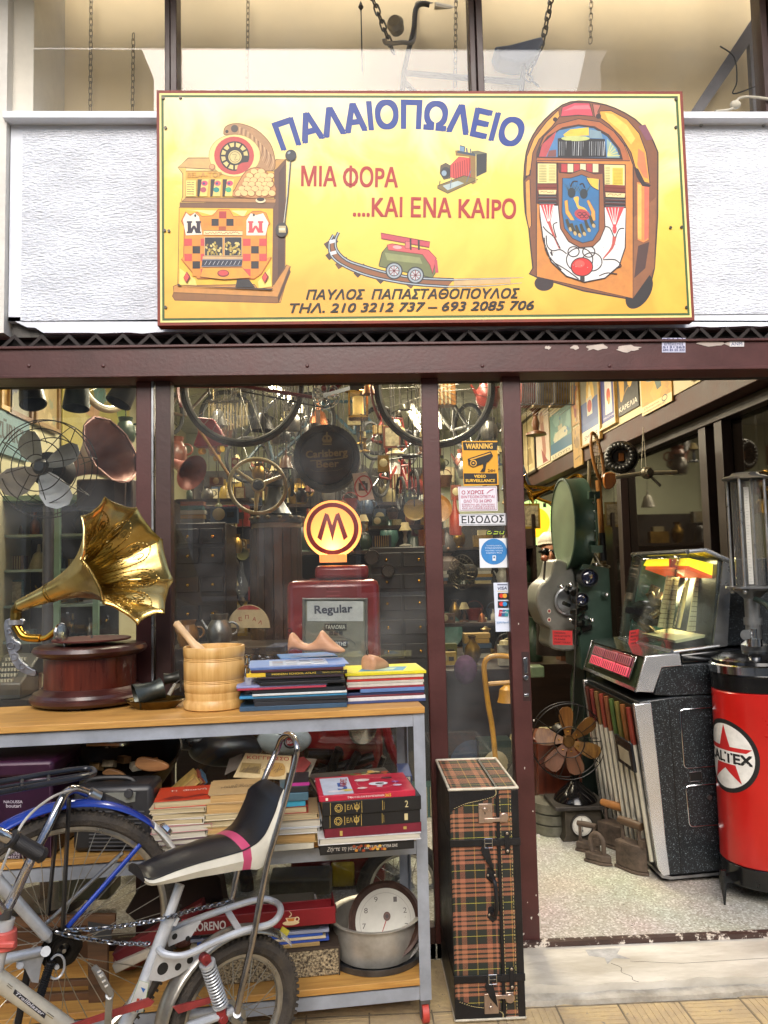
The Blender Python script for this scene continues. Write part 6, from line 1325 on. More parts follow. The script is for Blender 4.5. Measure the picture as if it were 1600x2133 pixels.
horn_thing('brass bugle with coiled loops hanging behind the green drum',[at(1196,1030,Yh),at(1214,1020,Yh),at(1216,1000,Yh),at(1200,990,Yh),at(1172,1006,Yh),at(1140,1020,Yh)],.012,.05,.12)
horn_thing('silver clarinet-like horn hanging left of the racket',[at(1228,960,1.7),at(1226,1050,1.7),at(1222,1120,1.7),at(1232,1145,1.7)],.012,.05,.14,M('#8f8670',.3,.9,.2,10),'horn','horn')
horn_thing('short brass horn hanging under the racket handle',[at(1250,1110,1.7),at(1252,1150,1.7)],.014,.04,.08,M('#8a7a5a',.3,.9,.2,10),'horn','horn')
Yk2=1.65;t=T('tennis_racket','old wooden tennis racket hanging handle down from the beam','racket',at(1246,1100,Yk2));cc=at(1244,950,Yk2);s_=sc(Yk2)
axr=V((.62,-.78,0)).normalized();tw=V((.78,.62,0))
WR=wood('#a8743c','#6e4620',2,9,.35)
ring=[cc+tw*(14*s_*1.25*cos(a))+V((0,0,50*s_*sin(a)))+V((0.02*sin(a)*-1,0,0))for a in[2*pi*i/48 for i in range(48)]]
b=B(WR);b.tube(ring,.010,8,closed=True);b.build('head',t)
b=B(M('#b8a888',.6));
for k in range(-6,7):w_=math.sqrt(max(0,1-(k/6.8)**2));b.tube([cc+tw*(-17.5*s_*w_)+V((0,0,k*7.4*s_)),cc+tw*(17.5*s_*w_)+V((0,0,k*7.4*s_))],.0015,4)
for k in range(-2,3):w_=math.sqrt(1-(k/2.9)**2);b.tube([cc+tw*(k*6*s_)+V((0,0,-50*s_*w_)),cc+tw*(k*6*s_)+V((0,0,50*s_*w_))],.0015,4)
b.build('strings',t)
b=B(WR);e=at(1254,1110,Yk2);b.tube([cc+V((0,0,-52*s_)),e],[.017,.016],10);b.build('shaft',t);b=B(BLACK);b.tube([e,at(1258,1168,Yk2)],.019,10);b.build('grip',t)
Yl=1.9;c=at(1293,952,Yl);t=T('loudspeaker','black ribbed loudspeaker driver hanging under the posters','loudspeaker',c);R_=33*sc(Yl);ax_=V((-.45,-.88,-.05)).normalized()
b=B(M('#19191a',.4,.2,.2,10));b.lathe([(0,-.09),(R_*.95,-.09),(R_*1.05,-.06),(R_*1.05,.0),(R_*.9,.02),(R_*.55,.01),(R_*.5,-.02),(0,-.03)],c,ax_,40);b.build('housing',t)
b=B(M('#242425',.35,.2));u_,w_=frame_of(ax_)
for k in range(20):a_=2*pi*k/20;b.sph(c+ax_*.018+(u_*cos(a_)+w_*sin(a_))*R_*.76,.02,12,8)
b.build('rim_knob',t)
b=B(M('#7a4a24',.4));b.box(c-ax_*.015,(.03,.02,.05));b.build('core',t)
Yq=1.35;t=T('propeller','old wooden model propeller on strings under the beam','propeller',at(1345,985,Yq))
b=B(wood('#b8722c','#8a4e1c',2,8,.3,.3));b.slab([(p.x,p.y)for p in sm([(1262,985),(1282,986),(1284,1004),(1276,1016),(1264,1018),(1258,1002)],4,True)],Yq,.025);b.build('paddle',t,bev=.006)
b=B(M('#9a917c',.5,.3,.2,12));b.tube([at(1282,994,Yq),at(1340,986,Yq),at(1410,984,Yq)],.0125,10);b.build('spar',t)
b=B(M('#6a6252',.4,.6,.3));q=at(1348,985,Yq-.01);b.sph(q,.035,16,10,(1,1,1));b.cyl(q,q+V((0,-.05,0)),.02,n=14);b.cyl(q,at(1376,1012,Yq),.008,n=8);b.build('hub',t)
b=B(M('#b0a894',.7));
for x in(1336,1346):b.tube([at(x,975,Yq),at(1340,890,Yq+.1)],.0015,4)
b.build('string',t)
slabthing('air_conditioner','beige wall mounted air conditioner on the rear wall','air conditioner',[(908,972),(948,972),(948,1006),(908,1008)],6.2,.2,M('#9a8c6c',.5),.02)
Yw2=1.0;t=T('wire_basket','hanging silver wire basket at the top of the doorway','basket',at(1140,845,Yw2));b=B(M('#8f9094',.35,.8))
for x0,x1 in((1080,1128),(1132,1196)):
 for k in range(13):x=x0+(x1-x0)*k/12;b.tube([at(x,740,Yw2),at(x,842,Yw2)],.0022,5)
 b.tube([at(x0,740,Yw2),at(x0,843,Yw2),at(x1,843,Yw2),at(x1,740,Yw2)],.0045,6)
 for k in range(9):x=x0+(x1-x0)*k/8;b.tube([at(x,842,Yw2),at(x,842,Yw2)+V((0,.3,0))],.002,4)
b.tube([at(1080,795,Yw2),at(1196,795,Yw2)],.003,5);b.build('wires',t)
for k,(hx,lb)in enumerate((('#8a2c24','red printed box inside the wire basket'),('#b8a070','cream printed box inside the wire basket'),('#a88a50','tan printed box inside the wire basket'))):slabthing('carton',lb,'box',[(1086+k*36,770),(1116+k*36,766),(1116+k*36,838),(1086+k*36,838)],Yw2+.06+.02*k,.15,M(hx,.6,0,.3,30))
Yf=1.0;hb_=at(1183,1543,Yf);s_=sc(Yf);t=T('desk_fan','antique desk fan with six varnished wooden blades on the scale','fan',at(1205,1668,Yf))
for k,(a_,hx)in enumerate(((93,'#7a5226'),(36,'#6c4a20'),(-24,'#86602a'),(-76,'#5c341c'),(-128,'#5e361e'),(168,'#7a5228'))):
 a_=radians(a_);d=V((cos(a_),0,sin(a_)));q=V((-sin(a_),0,cos(a_)));n_=V((0,-1,0));b=B(wood(hx,'#4e3018',2,8,.35,.2))
 pr=[(.02,.012),(.05,.02),(.09,.034),(.13,.04),(.155,.034),(.168,.016)];P=[(r,w)for r,w in pr]+[(r,-w)for r,w in pr[::-1]]
 b.ext([hb_+d*r*1.0+q*w+n_*(.012+w*.35)for r,w in P],V((0,.005,0)));bl=b.build('blade',t)
 b=B(BRASS);b.sph(hb_+d*.05+n_*.018,.004,8,6);b.build('rivet',bl)
b=B(M('#5a4020',.35,.7));b.lathe([(0,.03),(.026,.028),(.03,.02),(.03,-.01)],hb_,(0,-1,0),26);b.build('hub',t)
b=B(M('#191817',.4,.5));b.lathe([(.0,.04),(.06,.04),(.065,.06),(.06,.14),(.03,.17),(0,.17)],hb_,(0,1,0),28);b.build('motor',t)
b=B(M('#211e1b',.4,.6));
for r,yy in((.185,-.02),(.185,.03),(.075,-.035)):b.torus(hb_+V((0,yy,0)),(0,1,0),r,.0026,48,6)
for k in range(10):a_=2*pi*k/10;d=V((cos(a_),0,sin(a_)));b.tube([hb_+d*.075+V((0,-.035,0)),hb_+d*.14+V((0,-.04,0)),hb_+d*.185+V((0,-.02,0)),hb_+d*.185+V((0,.03,0)),hb_+d*.07+V((0,.06,0))],.0022,5)
b.build('cage',t)
bs=at(1206,1676,Yf);b=B(M('#121112',.12,.3,.2));b.lathe([(0,0),(.105,0),(.108,.012),(.1,.03),(.07,.06),(.04,.085),(.025,.1),(.02,.13),(.018,.2),(.0,.2)],(bs.x,Yf+.06,bs.z),n=44);b.build('base',t);b=B(M('#121112',.2,.3));b.tube([(bs.x,Yf+.06,bs.z+.18),hb_+V((0,.09,-.05))],.018,10);b.build('neck',t)
q=at(1208,1752,Yf-.02);t=T('platform_scale','small iron platform scale with a white round dial under the fan','scale',(q.x,Yf,FL))
zp=at(1205,1672,Yf).z;b=B(IRON);b.bx(q.x-.125,q.x+.14,Yf-.06,Yf+.18,zp-.022,zp-.002);b.build('platform',t,bev=.004)
b=B(M('#4a443a',.5,.5,.25,12,.15,60));x0,x1=at(1176,1730,Yf).x,at(1252,1730,Yf).x;b.ext([V((x,Yf-.02,z))for x,z in((x0-.015,FL+.001),(x1+.015,FL+.001),(x1,FL+.03),(x1,zp-.023),(x0,zp-.023),(x0,FL+.03))],(0,.16,0));b.build('case',t,bev=.004)
c=at(1212,1719,Yf-.021);b=B(M('#d8d4c8',.4));b.lathe([(0,.006),(.05,.006)],c,(0,-1,0),36);b.build('dial',t);b=B(IRON);b.lathe([(.05,.012),(.056,.01),(.057,0)],c,(0,-1,0),36);b.build('bezel',t)
a=Art(lambda u,v:V((c.x+u,c.y-.0065,c.z+v)))
for k in range(40):a_=k*pi/20;a.line('#2a2a2a',.0008 if k%5 else .0016,[(.041*cos(a_),.041*sin(a_)),(.047*cos(a_),.047*sin(a_))])
a.line('#1c1c1c',.002,[(-.002,.036),(.002,-.03)]);a.ell('#1c1c1c',0,0,.006);a.ell('#1c1c1c',.001,-.024,.003,.006);a.line('#2a2a2a',.0015,[(-.024,0),(.024,0)]);a.text('#4a4a4a','KILOGR',(-.014,.012),(.014,.012),.004,.0,flip=True);a.build('markings',t)
slabthing('wooden_cabinet','reddish brown wooden cabinet standing behind the fan','cabinet',[(1118,1545),(1212,1545),(1214,1682),(1120,1680)],1.25,.35,wood('#6a2e18','#451c10',2,6,.35,.2),.008)
for k in range(3):q=at(1152,1738-k*19,1.15);b=B(M('#77766a',.45,.7,.25,10));b.lathe([(0,0),(.1,0),(.103,.004),(.103,.04),(.107,.041),(.107,.05),(0,.052)],(q.x,1.15,FL+.0005+k*.0525),n=36);tag(b.build('film_can'),('round tin film can at the bottom of the stack','round tin film can in the middle of the stack','round tin film can on top of the stack')[k]+' beside the dial scale','tin can')
RI=M('#66574a',.7,.3,.3,16,.3,70,h2='#3e352e')
def iron(px,py,L,rz,h,label,handle,cat='iron',chimney=False,rh=.02):
 q=atz(px,py,FL);t=T('pressing_iron',label,cat,(q.x,q.y,FL+.001),rz);out=[(-L/2,-.24*L),(L*.12,-.24*L),(L*.36,-.14*L),(L/2,0),(L*.36,.14*L),(L*.12,.24*L),(-L/2,.24*L)]
 b=B(RI);b.ext([V((x,y,0))for x,y in out],(0,0,.012));b.build('sole',t,w=False,bev=.002)
 b=B(RI);b.ext([V((x*.93,y*.88,.0125))for x,y in out],(0,0,h));b.build('body',t,w=False,bev=.004)
 hz=h+.0125
 if handle=='loop':b=B(RI);b.tube(sm([(-L*.3,0,hz-.004),(-L*.33,0,hz+.06),(-.1*L,0,hz+.085),(L*.15,0,hz+.06),(L*.16,0,hz-.004)],5),.011,10);b.build('handle',t,w=False)
 else:
  b=B(RI);b.tube([(-L*.36,0,hz),(-L*.36,0,hz+.075)],.008,8);b.tube([(L*.22,0,hz),(L*.22,0,hz+.075)],.008,8);b.box((L*.36,0,hz+.012),(.03,.04,.03));b.build('bracket',t,w=False)
  b=B(M(handle,.5,0,.2));b.tube([(-L*.46,0,hz+.08),(-L*.1,0,hz+.08),(L*.32,0,hz+.08)],[rh*.85,rh,rh*.85],14);b.build('handle',t,w=False)
 if chimney:
  b=B(RI)
  for k in range(12):b.box((-L*.44+k*L*.05,-.214*L,hz-.012),(.008,.004,.012))
  b.build('air_notch',t,w=False)
 return t
iron(1290,1766,.2,radians(-58),.1,'charcoal iron with a pale wooden handle behind the others','#a8713c')
iron(1322,1814,.165,radians(-62),.11,'charcoal box iron with notched rim and dark handle nearest the jukebox','#54402e',chimney=True)
iron(1228,1774,.12,radians(-40),.03,'small rusty flat iron with an upright handle next to the dial scale','#4a3c30',rh=.014)
iron(1250,1798,.13,radians(-48),.03,'small rusty flat iron with a hooped handle in front','loop')
YJ0,YJ1=.445,1.2
SPK=bpy.data.materials.new('speckled_black');SPK.use_nodes=True
def _spk():
 N=SPK.node_tree.nodes;L=SPK.node_tree.links;p=N['Principled BSDF'];tc=N.new('ShaderNodeTexCoord');no=N.new('ShaderNodeTexNoise');no.inputs['Scale'].default_value=240;no.inputs['Detail'].default_value=3;L.new(tc.outputs['Object'],no.inputs[0])
 r=N.new('ShaderNodeValToRGB');L.new(no.outputs['Fac'],r.inputs[0]);e=r.color_ramp.elements;e[0].position=.6;e[0].color=(*lin('#16191c'),1);e[1].position=.7;e[1].color=(*lin('#7c868c'),1);L.new(r.outputs[0],p.inputs[0]);p.inputs['Roughness'].default_value=.35
_spk()
jb=T('jukebox','black speckled jukebox with chrome trim and slanted glass hood','jukebox',at(1450,1820,.8))
jp=lambda px,py,y=YJ0:at(px,py,YJ0)+V((0,y-YJ0,0))
XB=2.0
def prof(P,m,name,par=jb,y0=YJ0,y1=YJ1,bev=.006):
 b=B(m);b.ext([jp(x,y,y0)for x,y in P],(0,y1-y0,0));return b.build(name,par,bev=bev)
xr=1668
prof([(1330,1462),(1400,1452),(xr,1440),(xr,1800),(1400,1824),(1376,1822)],SPK,'body')
prof([(1362,1448),(1378,1392),(1420,1384),(xr,1370),(xr,1438),(1400,1450)],SPK,'upper_body')
prof([(1416,1362),(1500,1352),(xr,1344),(xr,1369),(1420,1383)],M('#0e0f11',.15),'bumper',bev=.01)
prof([(1500,1165),(xr,1160),(xr,1342),(1488,1348)],SPK,'back_case',y0=YJ0+.02)
CHR2=M('#d9dadc',.22,.75,.05,5);b=B(CHR2);P=[(1321,1467),(1356,1463),(1372,1600),(1388,1760),(1396,1822),(1381,1826),(1370,1806),(1360,1740)];b.ext([jp(x,y,YJ0-.004)for x,y in P],(0,.03,0));b.build('chrome_corner',jb,bev=.004)
b=B(CHR2);b.ext([jp(x,y,YJ1-.02)for x,y in P],(0,.03,0));b.build('chrome_corner',jb,bev=.004)
b=B(CHR2);P=[(1323,1440),(1359,1442),(1377,1390),(1418,1386),(1414,1361),(1343,1366)];b.ext([jp(x,y,YJ0-.012)for x,y in P],(0,.012,0));b.build('console_end',jb,bev=.003);b=B(CHROME);b.ext([jp(x,y,YJ1)for x,y in P],(0,.012,0));b.build('console_end',jb,bev=.003)
prof([(1326,1438),(1357,1440),(1375,1389),(1412,1384),(1412,1364),(1345,1369)],M('#3a4632',.3,.5,.15,6),'console')
b=B(CHROME);b.ext([jp(x,y,YJ0)for x,y in[(1321,1440),(1326,1444),(1330,1438),(1325,1434)]],(0,YJ1-YJ0,0));b.ext([jp(x,y,YJ0)for x,y in[(1340,1368),(1346,1372),(1416,1364),(1414,1356)]],(0,YJ1-YJ0,0));b.build('chrome_edge',jb)
A0,A1=jp(1323,1432),jp(1342,1372);up_=A1-A0;nl=V((-up_.z,0,up_.x));nl=(nl if nl.x<0 else-nl).normalized()
kf=lambda u,v:A0+up_*v+V((0,(YJ1-YJ0)*u,0))+nl*.003
b=B(CHROME);b.ext([kf(.1,.16),kf(.9,.16),kf(.9,.98),kf(.1,.98)],nl*.004);b.build('key_frame',jb,bev=.001)
PKB=M('#c8485c',.4,0,.1,emit=.25);b0=None
for r in range(2):
 for c in range(3):
  b=B(PKB if r==0 else M('#8a4a54',.4,0,.1,emit=.08));u0=.14+c*.245;b.ext([kf(u0,.22+r*.38)+nl*.006,kf(u0+.22,.22+r*.38)+nl*.006,kf(u0+.22,.55+r*.36)+nl*.006,kf(u0,.55+r*.36)+nl*.006],nl*.006);o=b.build('key_block',jb,bev=.002)
  b=B(M('#3a2024',.5))
  for q in range(6):b.ext([kf(u0+.015+q*.034,.26+r*.38)+nl*.0122,kf(u0+.023+q*.034,.26+r*.38)+nl*.0122,kf(u0+.023+q*.034,.5+r*.36)+nl*.0122,kf(u0+.015+q*.034,.5+r*.36)+nl*.0122],nl*.001)
  b.build('key_gap',o)
F0,F1=jp(1381,1815),jp(1326,1468);fu=F1-F0;fn_=V((-fu.z,0,fu.x)).normalized();fn_=fn_ if fn_.x<0 else-fn_
ff=lambda u,v,o=.004:F0+fu*v+V((0,(YJ1-YJ0)*u,0))+fn_*o
b=B(M('#181410',.4));b.ext([ff(.03,.02),ff(.97,.02),ff(.97,.99),ff(.03,.99)],fn_*.004);b.build('grille_back',jb)
hues=['#6e2a20','#7a4a26','#6a6030','#44582c','#74432a','#7a3226','#6c5030','#702c28','#4e2620']
for k in range(9):
 u=.09+k*.1
 b=B(M('#cfcabb',.22,.35,.1));b.tube([ff(u,.03,.016),ff(u,.74,.016)],.012,10);o=b.build('grille_bar',jb)
 b=B(M(hues[k],.3,0,.1,emit=.02));b.tube([ff(u,.741,.016),ff(u,.97,.016)],.012,10);b.build('coloured_bar',o)
 b=B(M('#5a4a30',.3,.8));b.tube([ff(u+.05,.03,.012),ff(u+.05,.97,.012)],.005,6);b.build('divider',jb)
b=B(M('#22262c',.25,.5));b.ext([ff(.05,.58,.03),ff(.33,.58,.03),ff(.33,.76,.03),ff(.05,.76,.03)],fn_*.012);o=b.build('coin_panel',jb,bev=.003);b=B(M('#b0a894',.4,.2));b.ext([ff(.1,.61,.0425),ff(.28,.61,.0425),ff(.28,.7,.0425),ff(.1,.7,.0425)],fn_*.001);b.build('coin_card',o)
def outline(P,Y,r,name,m=CHROME):
 b=B(m);Q=[]
 n=len(P)
 for i in range(n):
  p=V(P[i]);a_,c_=V(P[i-1]),V(P[(i+1)%n]);k=7;Q+=[p+(a_-p).normalized()*k,p+((a_-p).normalized()+(c_-p).normalized())*k*.3,p+(c_-p).normalized()*k]
 b.tube([jp(q.x,q.y,Y)for q in Q],r,6,closed=True);b.build(name,jb)
outline([(1416,1478),(1560,1468),(1568,1590),(1425,1600)],YJ0-.003,.0026,'door_trim');outline([(1428,1637),(1572,1626),(1580,1712),(1436,1722)],YJ0-.003,.0026,'door_trim')
b=B(M('#0c0d0e',.4));b.ext([jp(x,y,YJ0-.0015)for x,y in[(1392,1462),(1394,1462),(1420,1822),(1418,1822)]],(0,.003,0));b.build('panel_gap',jb)
b=B(CHROME);P=[(1436,1609),(1460,1606),(1462,1626),(1438,1628)];b.tube([jp(x,y,YJ0-.002)for x,y in P],.003,6,closed=True);b.m(M('#0a0a0a',.5));b.ext([jp(x,y,YJ0-.001)for x,y in P],(0,.001,0));b.build('coin_return',jb);q=jp(1477,1660,YJ0);b=B(STEEL);b.cyl(q,q+V((0,-.01,0)),.01,n=14);b.build('lock',jb)
b=B(STEEL);b.ext([jp(x,y,YJ0-.002)for x,y in[(1376,1820),(1400,1826),(xr,1802),(xr,1808),(1396,1832),(1378,1828)]],(0,.6,0));b.build('base_strip',jb)
for x in(jp(1440,1830).x,1.9):
 for y in(YJ0+.08,YJ1-.1):b=B(BLACK);b.cyl((x,y,.13),(x,y,FL+.001),.02,n=12);b.build('caster',jb)
JG=glassmat('jukebox_glass',(.86,.92,.9),1.5,.01,.03,(.8,.8,.75),6)
hb0,ht0,hr1,hb1=(1404,1359),(1436,1149),(1524,1170),(1500,1346);D0,D1=YJ0+.015,YJ1-.06
b=B(JG);b.grid(lambda u,v:jp(hb0[0]+(ht0[0]-hb0[0])*v-5*sin(pi*v),hb0[1]+(ht0[1]-hb0[1])*v,D0+(D1-D0)*u),4,10);b.build('front_glass',jb,solid=.004)
b=B(JG);b.ext([jp(x,y,D0+.002)for x,y in(hb0,hb1,(1516,1172),ht0)],(0,.004,0));b.build('side_glass',jb);b=B(JG);b.ext([jp(x,y,D1)for x,y in(hb0,hb1,(1516,1172),ht0)],(0,.004,0));b.build('side_glass',jb)
CH2=M('#a9abae',.25,.9,.1,8);b=B(CH2)
for D in(D0-.008,D1-.004):
 b.tube([jp(*ht0,D),jp(1470,1146,D),jp(*hr1,D)],.011,8);b.ext([jp(x,y,D-.004)for x,y in[(1508,1166),(1526,1172),(1516,1346),(1486,1350)]],(0,.012,0));b.tube([jp(*hb0,D),jp(*hb1,D)],.008,8)
b.tube([jp(*ht0,D0),jp(*ht0,D1)],.012,8);b.tube([jp(*hb0,D0),jp(*hb0,D1)],.01,8);b.ext([jp(*ht0,D0),jp(1470,1143,D0),jp(1528,1166,D0),jp(1528,1170,D0),jp(1470,1148,D0),jp(1436,1153,D0)],(0,D1-D0,0));b.build('hood_frame',jb)
b=B(M('#e0b818',.5,0,0,emit=1.6));b.ext([jp(x,y,D0+.05)for x,y in[(1448,1162),(1506,1176),(1504,1204),(1440,1176)]],(0,.5,0));b.build('lit_header',jb)
b=B(M('#c84a1c',.5,0,0,emit=.8));b.ext([jp(x,y,D0+.049)for x,y in[(1446,1178),(1500,1200),(1500,1206),(1444,1186)]],(0,.5,0));b.build('lit_strip',jb)
l=bpy.data.lights.new('header_light','AREA');l.size=.5;l.size_y=.05;l.shape='RECTANGLE';l.energy=2.5;l.color=(1,.8,.4);o=bpy.data.objects.new('header_light',l);COL.objects.link(o);o.location=jp(1476,1212,.8);o.rotation_euler=(0,radians(25),radians(90));
b=B(M('#2c6a66',.4));b.ext([jp(x,y,D1-.12)for x,y in[(1440,1165),(1520,1172),(1498,1345),(1408,1356)]],(0,.01,0));b.build('inner_panel',jb)
TC=M('#c9bd94',.5,0,.08);bd=[(1450,1200),(1478,1202),(1462,1320),(1430,1318)];b=B(TC);b.ext([jp(x,y,D0+.30)for x,y in bd],(0,.012,0));bd2=[(1492,1202),(1504,1204),(1490,1322),(1472,1322)];b.ext([jp(x,y,D0+.18)for x,y in bd2],(0,.012,0));o=b.build('title_board',jb)
for P,dd in((bd,.2995),(bd2,.1795)):
 a=Art(lambda u,v,P=P,dd=dd:jp(*((V(P[0])*(1-u)+V(P[1])*u)*(1-v)+(V(P[3])*(1-u)+V(P[2])*u)*v),D0+dd));a.nrm=lambda u,v:V((0,-1,0))
 for k in range(1,11):a.line('#6a5c3c',.012,[(0,k/11),(1,k/11)])
 for k in(1,2):a.line('#6a5c3c',.02,[(k/3,0),(k/3,1)])
 a.build('title_strips',o)
b=B(CHROME);b.ext([jp(x,y,D0+.24)for x,y in[(1484,1206),(1490,1208),(1468,1318),(1456,1316)]],(0,.02,0));b.build('mirror_strip',jb)
b=B(TC);b.ext([jp(x,y,D0+.08)for x,y in[(1424,1338),(1490,1326),(1488,1332),(1428,1344)]],(0,.4,0));b.build('lower_cards',jb)
b=B(M('#7a6a4c',.3,.8,.3,12));rr=random.Random(2)
for k in range(9):p=jp(1424+k*2,1310-k*7,D0+.4+rr.uniform(-.1,.1));b.cyl(p,p+V((rr.uniform(-.04,.04),rr.uniform(-.05,.05),rr.uniform(-.06,.06))),rr.uniform(.01,.025),n=12)
b.build('record_mechanism',jb)
b=B(M('#15151a',.25));
for k in range(14):b.lathe([(0,-.0012),(.06,-.0012),(.06,.0012),(0,.0012)],jp(1436,1290,D0+.38+k*.018),(.2,1,0),28)
b.build('record',jb)
redtag(1394,1164,1409,1182,.62,'small red tag at the top of the jukebox glass');redtag(1312,1314,1332,1346,.88,'red card asking not to touch, on the jukebox glass',-3)
PC=V((1.665,.30,0));s3=lambda py:at(1560,py,.30).z
zb_,zr0,zr1,zk,zc2,zd=s3(1830),s3(1786),s3(1434),s3(1400),s3(1378),s3(1358);PR=.175
pu=T('petrol_pump','red cylindrical hand petrol pump with round star emblem','petrol pump',(PC.x,PC.y,FL))
def band(z0,z1,m,nm,r=PR,bev=0):b=B(m);b.lathe([(0,z0),(r-.004,z0),(r,z0+.004),(r,z1-.004),(r-.004,z1),(0,z1)],PC,n=72);return b.build(nm,pu)
rb=band(zr0,zr1,M('#b01812',.3,0,.12,3,.04,25,coat=.25,wear='#5a1a14',wth=.79),'red_body');BKP=M('#121213',.25,.1,.2,6);band(FL+.07,zr0-.0005,BKP,'lower_body');band(zr1+.0005,zk,BKP,'upper_band')
b=B(CHROME);b.lathe([(PR-.004,zk),(PR+.006,zk+.006),(PR+.006,zc2-.006),(PR-.004,zc2)],PC,n=72);b.build('chrome_ring',pu)
b=B(M('#151516',.15,.2));b.lathe([(PR-.002,zc2),(PR*.97,zc2+.012),(PR*.7,zd-.004),(PR*.3,zd+.004),(0,zd+.004)],PC,n=60);b.build('lid',pu)
for a_ in(200,262,320,80):b=B(BKP);d=V((cos(radians(a_)),sin(radians(a_)),0));b.bar(PC+d*(PR-.02)+V((0,0,.2)),PC+d*(PR+.07)+V((0,0,.2)),.022,.03);b.cyl(PC+d*(PR+.06)+V((0,0,.235)),PC+d*(PR+.06)+V((0,0,FL+.06)),.012,n=10);b.tube([PC+d*(PR+.06)+V((0,0,FL+.06)),PC+d*(PR+.06)+V((0,0,FL+.001))],[.01,.004],8);b.build('foot',pu)
em=s3(1566);ph0=radians(76)
def cyl(u,v):a_=-pi/2-ph0+u/PR;return PC+V((PR*cos(a_),PR*sin(a_),em+v))
a=Art(cyl,step=.0003)
a.nrm=lambda u,v:(V((cyl(u,v).x-PC.x,cyl(u,v).y-PC.y,0))).normalized()
def disc(c,r,r0=0):
 a.col(c);q=[];n=56;K=10
 for i in range(K+1):
  for j in range(n):rr_=r0+(r-r0)*i/K+1e-5;q.append((rr_*cos(2*pi*j/n),rr_*sin(2*pi*j/n)))
 a.b.add(a.pts(q),[(i*n+j,i*n+(j+1)%n,(i+1)*n+(j+1)%n,(i+1)*n+j)for i in range(K)for j in range(n)]);a.h+=a.step
disc('#121212',.146);disc('#dcdad4',.128)
def fine(c,P,k=10):
 0
 a.col(c);A_,B_,C_=[V(p)for p in P];idx={};q=[];fs=[]
 for i in range(k+1):
  for j in range(k+1-i):idx[i,j]=len(q);p=A_+(B_-A_)*(i/k)+(C_-A_)*(j/k);q.append((p.x,p.y))
 for i in range(k):
  for j in range(k-i):
   fs.append((idx[i,j],idx[i+1,j],idx[i,j+1]))
   if i+j<k-1:fs.append((idx[i+1,j],idx[i+1,j+1],idx[i,j+1]))
 a.b.add(a.pts(q),fs)
R5=.126;r5=R5*.382;st5=[(R5*cos(pi/2+k*2*pi/5),R5*sin(pi/2+k*2*pi/5))for k in range(5)];in5=[(r5*cos(pi/2+pi/5+k*2*pi/5),r5*sin(pi/2+pi/5+k*2*pi/5))for k in range(5)]
for k in range(5):fine('#b81c1c',(in5[k-1],st5[k],in5[k]));fine('#b81c1c',((0,0),in5[k-1],in5[k]))
a.h+=a.step
for k in range(24):x=-.122+k*.0102;fine('#dcdad4',((x,-.03),(x+.0102,-.03),(x,.022)),3);fine('#dcdad4',((x+.0102,-.03),(x+.0102,.022),(x,.022)),3)
a.h+=a.step;a.text('#121212','CALTEX',(-.118,-.024),(.118,-.024),.04,.07,flip=True);a.build('emblem',rb)
pa,pb_,pc=s3(1352),s3(1222),s3(1000)
b=B(M('#8d8f90',.35,.8,.2,10));b.lathe([(.05,zd),(.052,zd+.03),(.03,zd+.05),(.03,pa+.1),(.036,pa+.1),(.036,pa+.13),(.03,pa+.13),(.03,pb_-.05),(.05,pb_-.03),(.07,pb_-.015),(.07,pb_)],PC,n=32);b.cyl(PC+V((0,0,zd+.07)),PC+V((-.06,-.05,zd+.075)),.022,n=14);b.build('column',pu)
b=B(CHROME);b.cyl(PC+V((-.03,-.06,zd+.03)),PC+V((-.03,-.06,zd+.06)),.03,n=20);b.cyl(PC+V((-.03,-.06,zd+.06)),PC+V((-.03,-.06,zd+.1)),.012,n=12);b.build('valve',pu)
b=B(glassmat('pump_glass',(.93,.93,.92),1.5,.0,.04,(.85,.85,.83)));b.lathe([(.058,pb_+.002),(.058,pc)],PC,n=40);b.build('measuring_glass',pu)
b=B(M('#c8c6c0',.4));b.bx(PC.x-.012,PC.x+.008,PC.y-.01,PC.y-.006,pb_+.01,pc-.03);o=b.build('scale_strip',pu)
a=Art(lambda u,v:V((PC.x+u,PC.y-.0102,v)));
for k in range(34):z=pb_+.02+k*(pc-pb_-.06)/33;a.line('#3a3a3a',.001,[(-.01,z),(-.002 if k%5 else .003,z)])
a.build('scale_marks',o)
b=B(M('#a2a4a6',.3,.9));b.lathe([(.072,pc),(.09,pc+.002),(.093,pc+.008),(.085,pc+.014),(.06,pc+.02),(.05,pc+.03),(0,pc+.032)],PC,n=48);b.lathe([(.07,pb_-.006),(.1,pb_-.006),(.1,pb_+.002),(.07,pb_+.002)],PC,n=40)
for a_ in(45,135,225,315):d=V((cos(radians(a_)),sin(radians(a_)),0))*.075;b.cyl(PC+d+V((0,0,pb_-.02)),PC+d+V((0,0,pc+.012)),.006,n=8);b.sph(PC+d+V((0,0,pb_-.02)),.012,10,6)
b.build('column_frame',pu)
b=B(M('#1c2a26',.5));b.tube(sm([PC+V((-.01,-.05,pb_-.05)),PC+V((.0,-.16,pb_-.1)),PC+V((.02,-.21,pb_-.3)),PC+V((.03,-.21,.9)),PC+V((.03,-.2,.65)),PC+V((.09,-.17,.6))],6),.011,10);b.build('hose',pu)
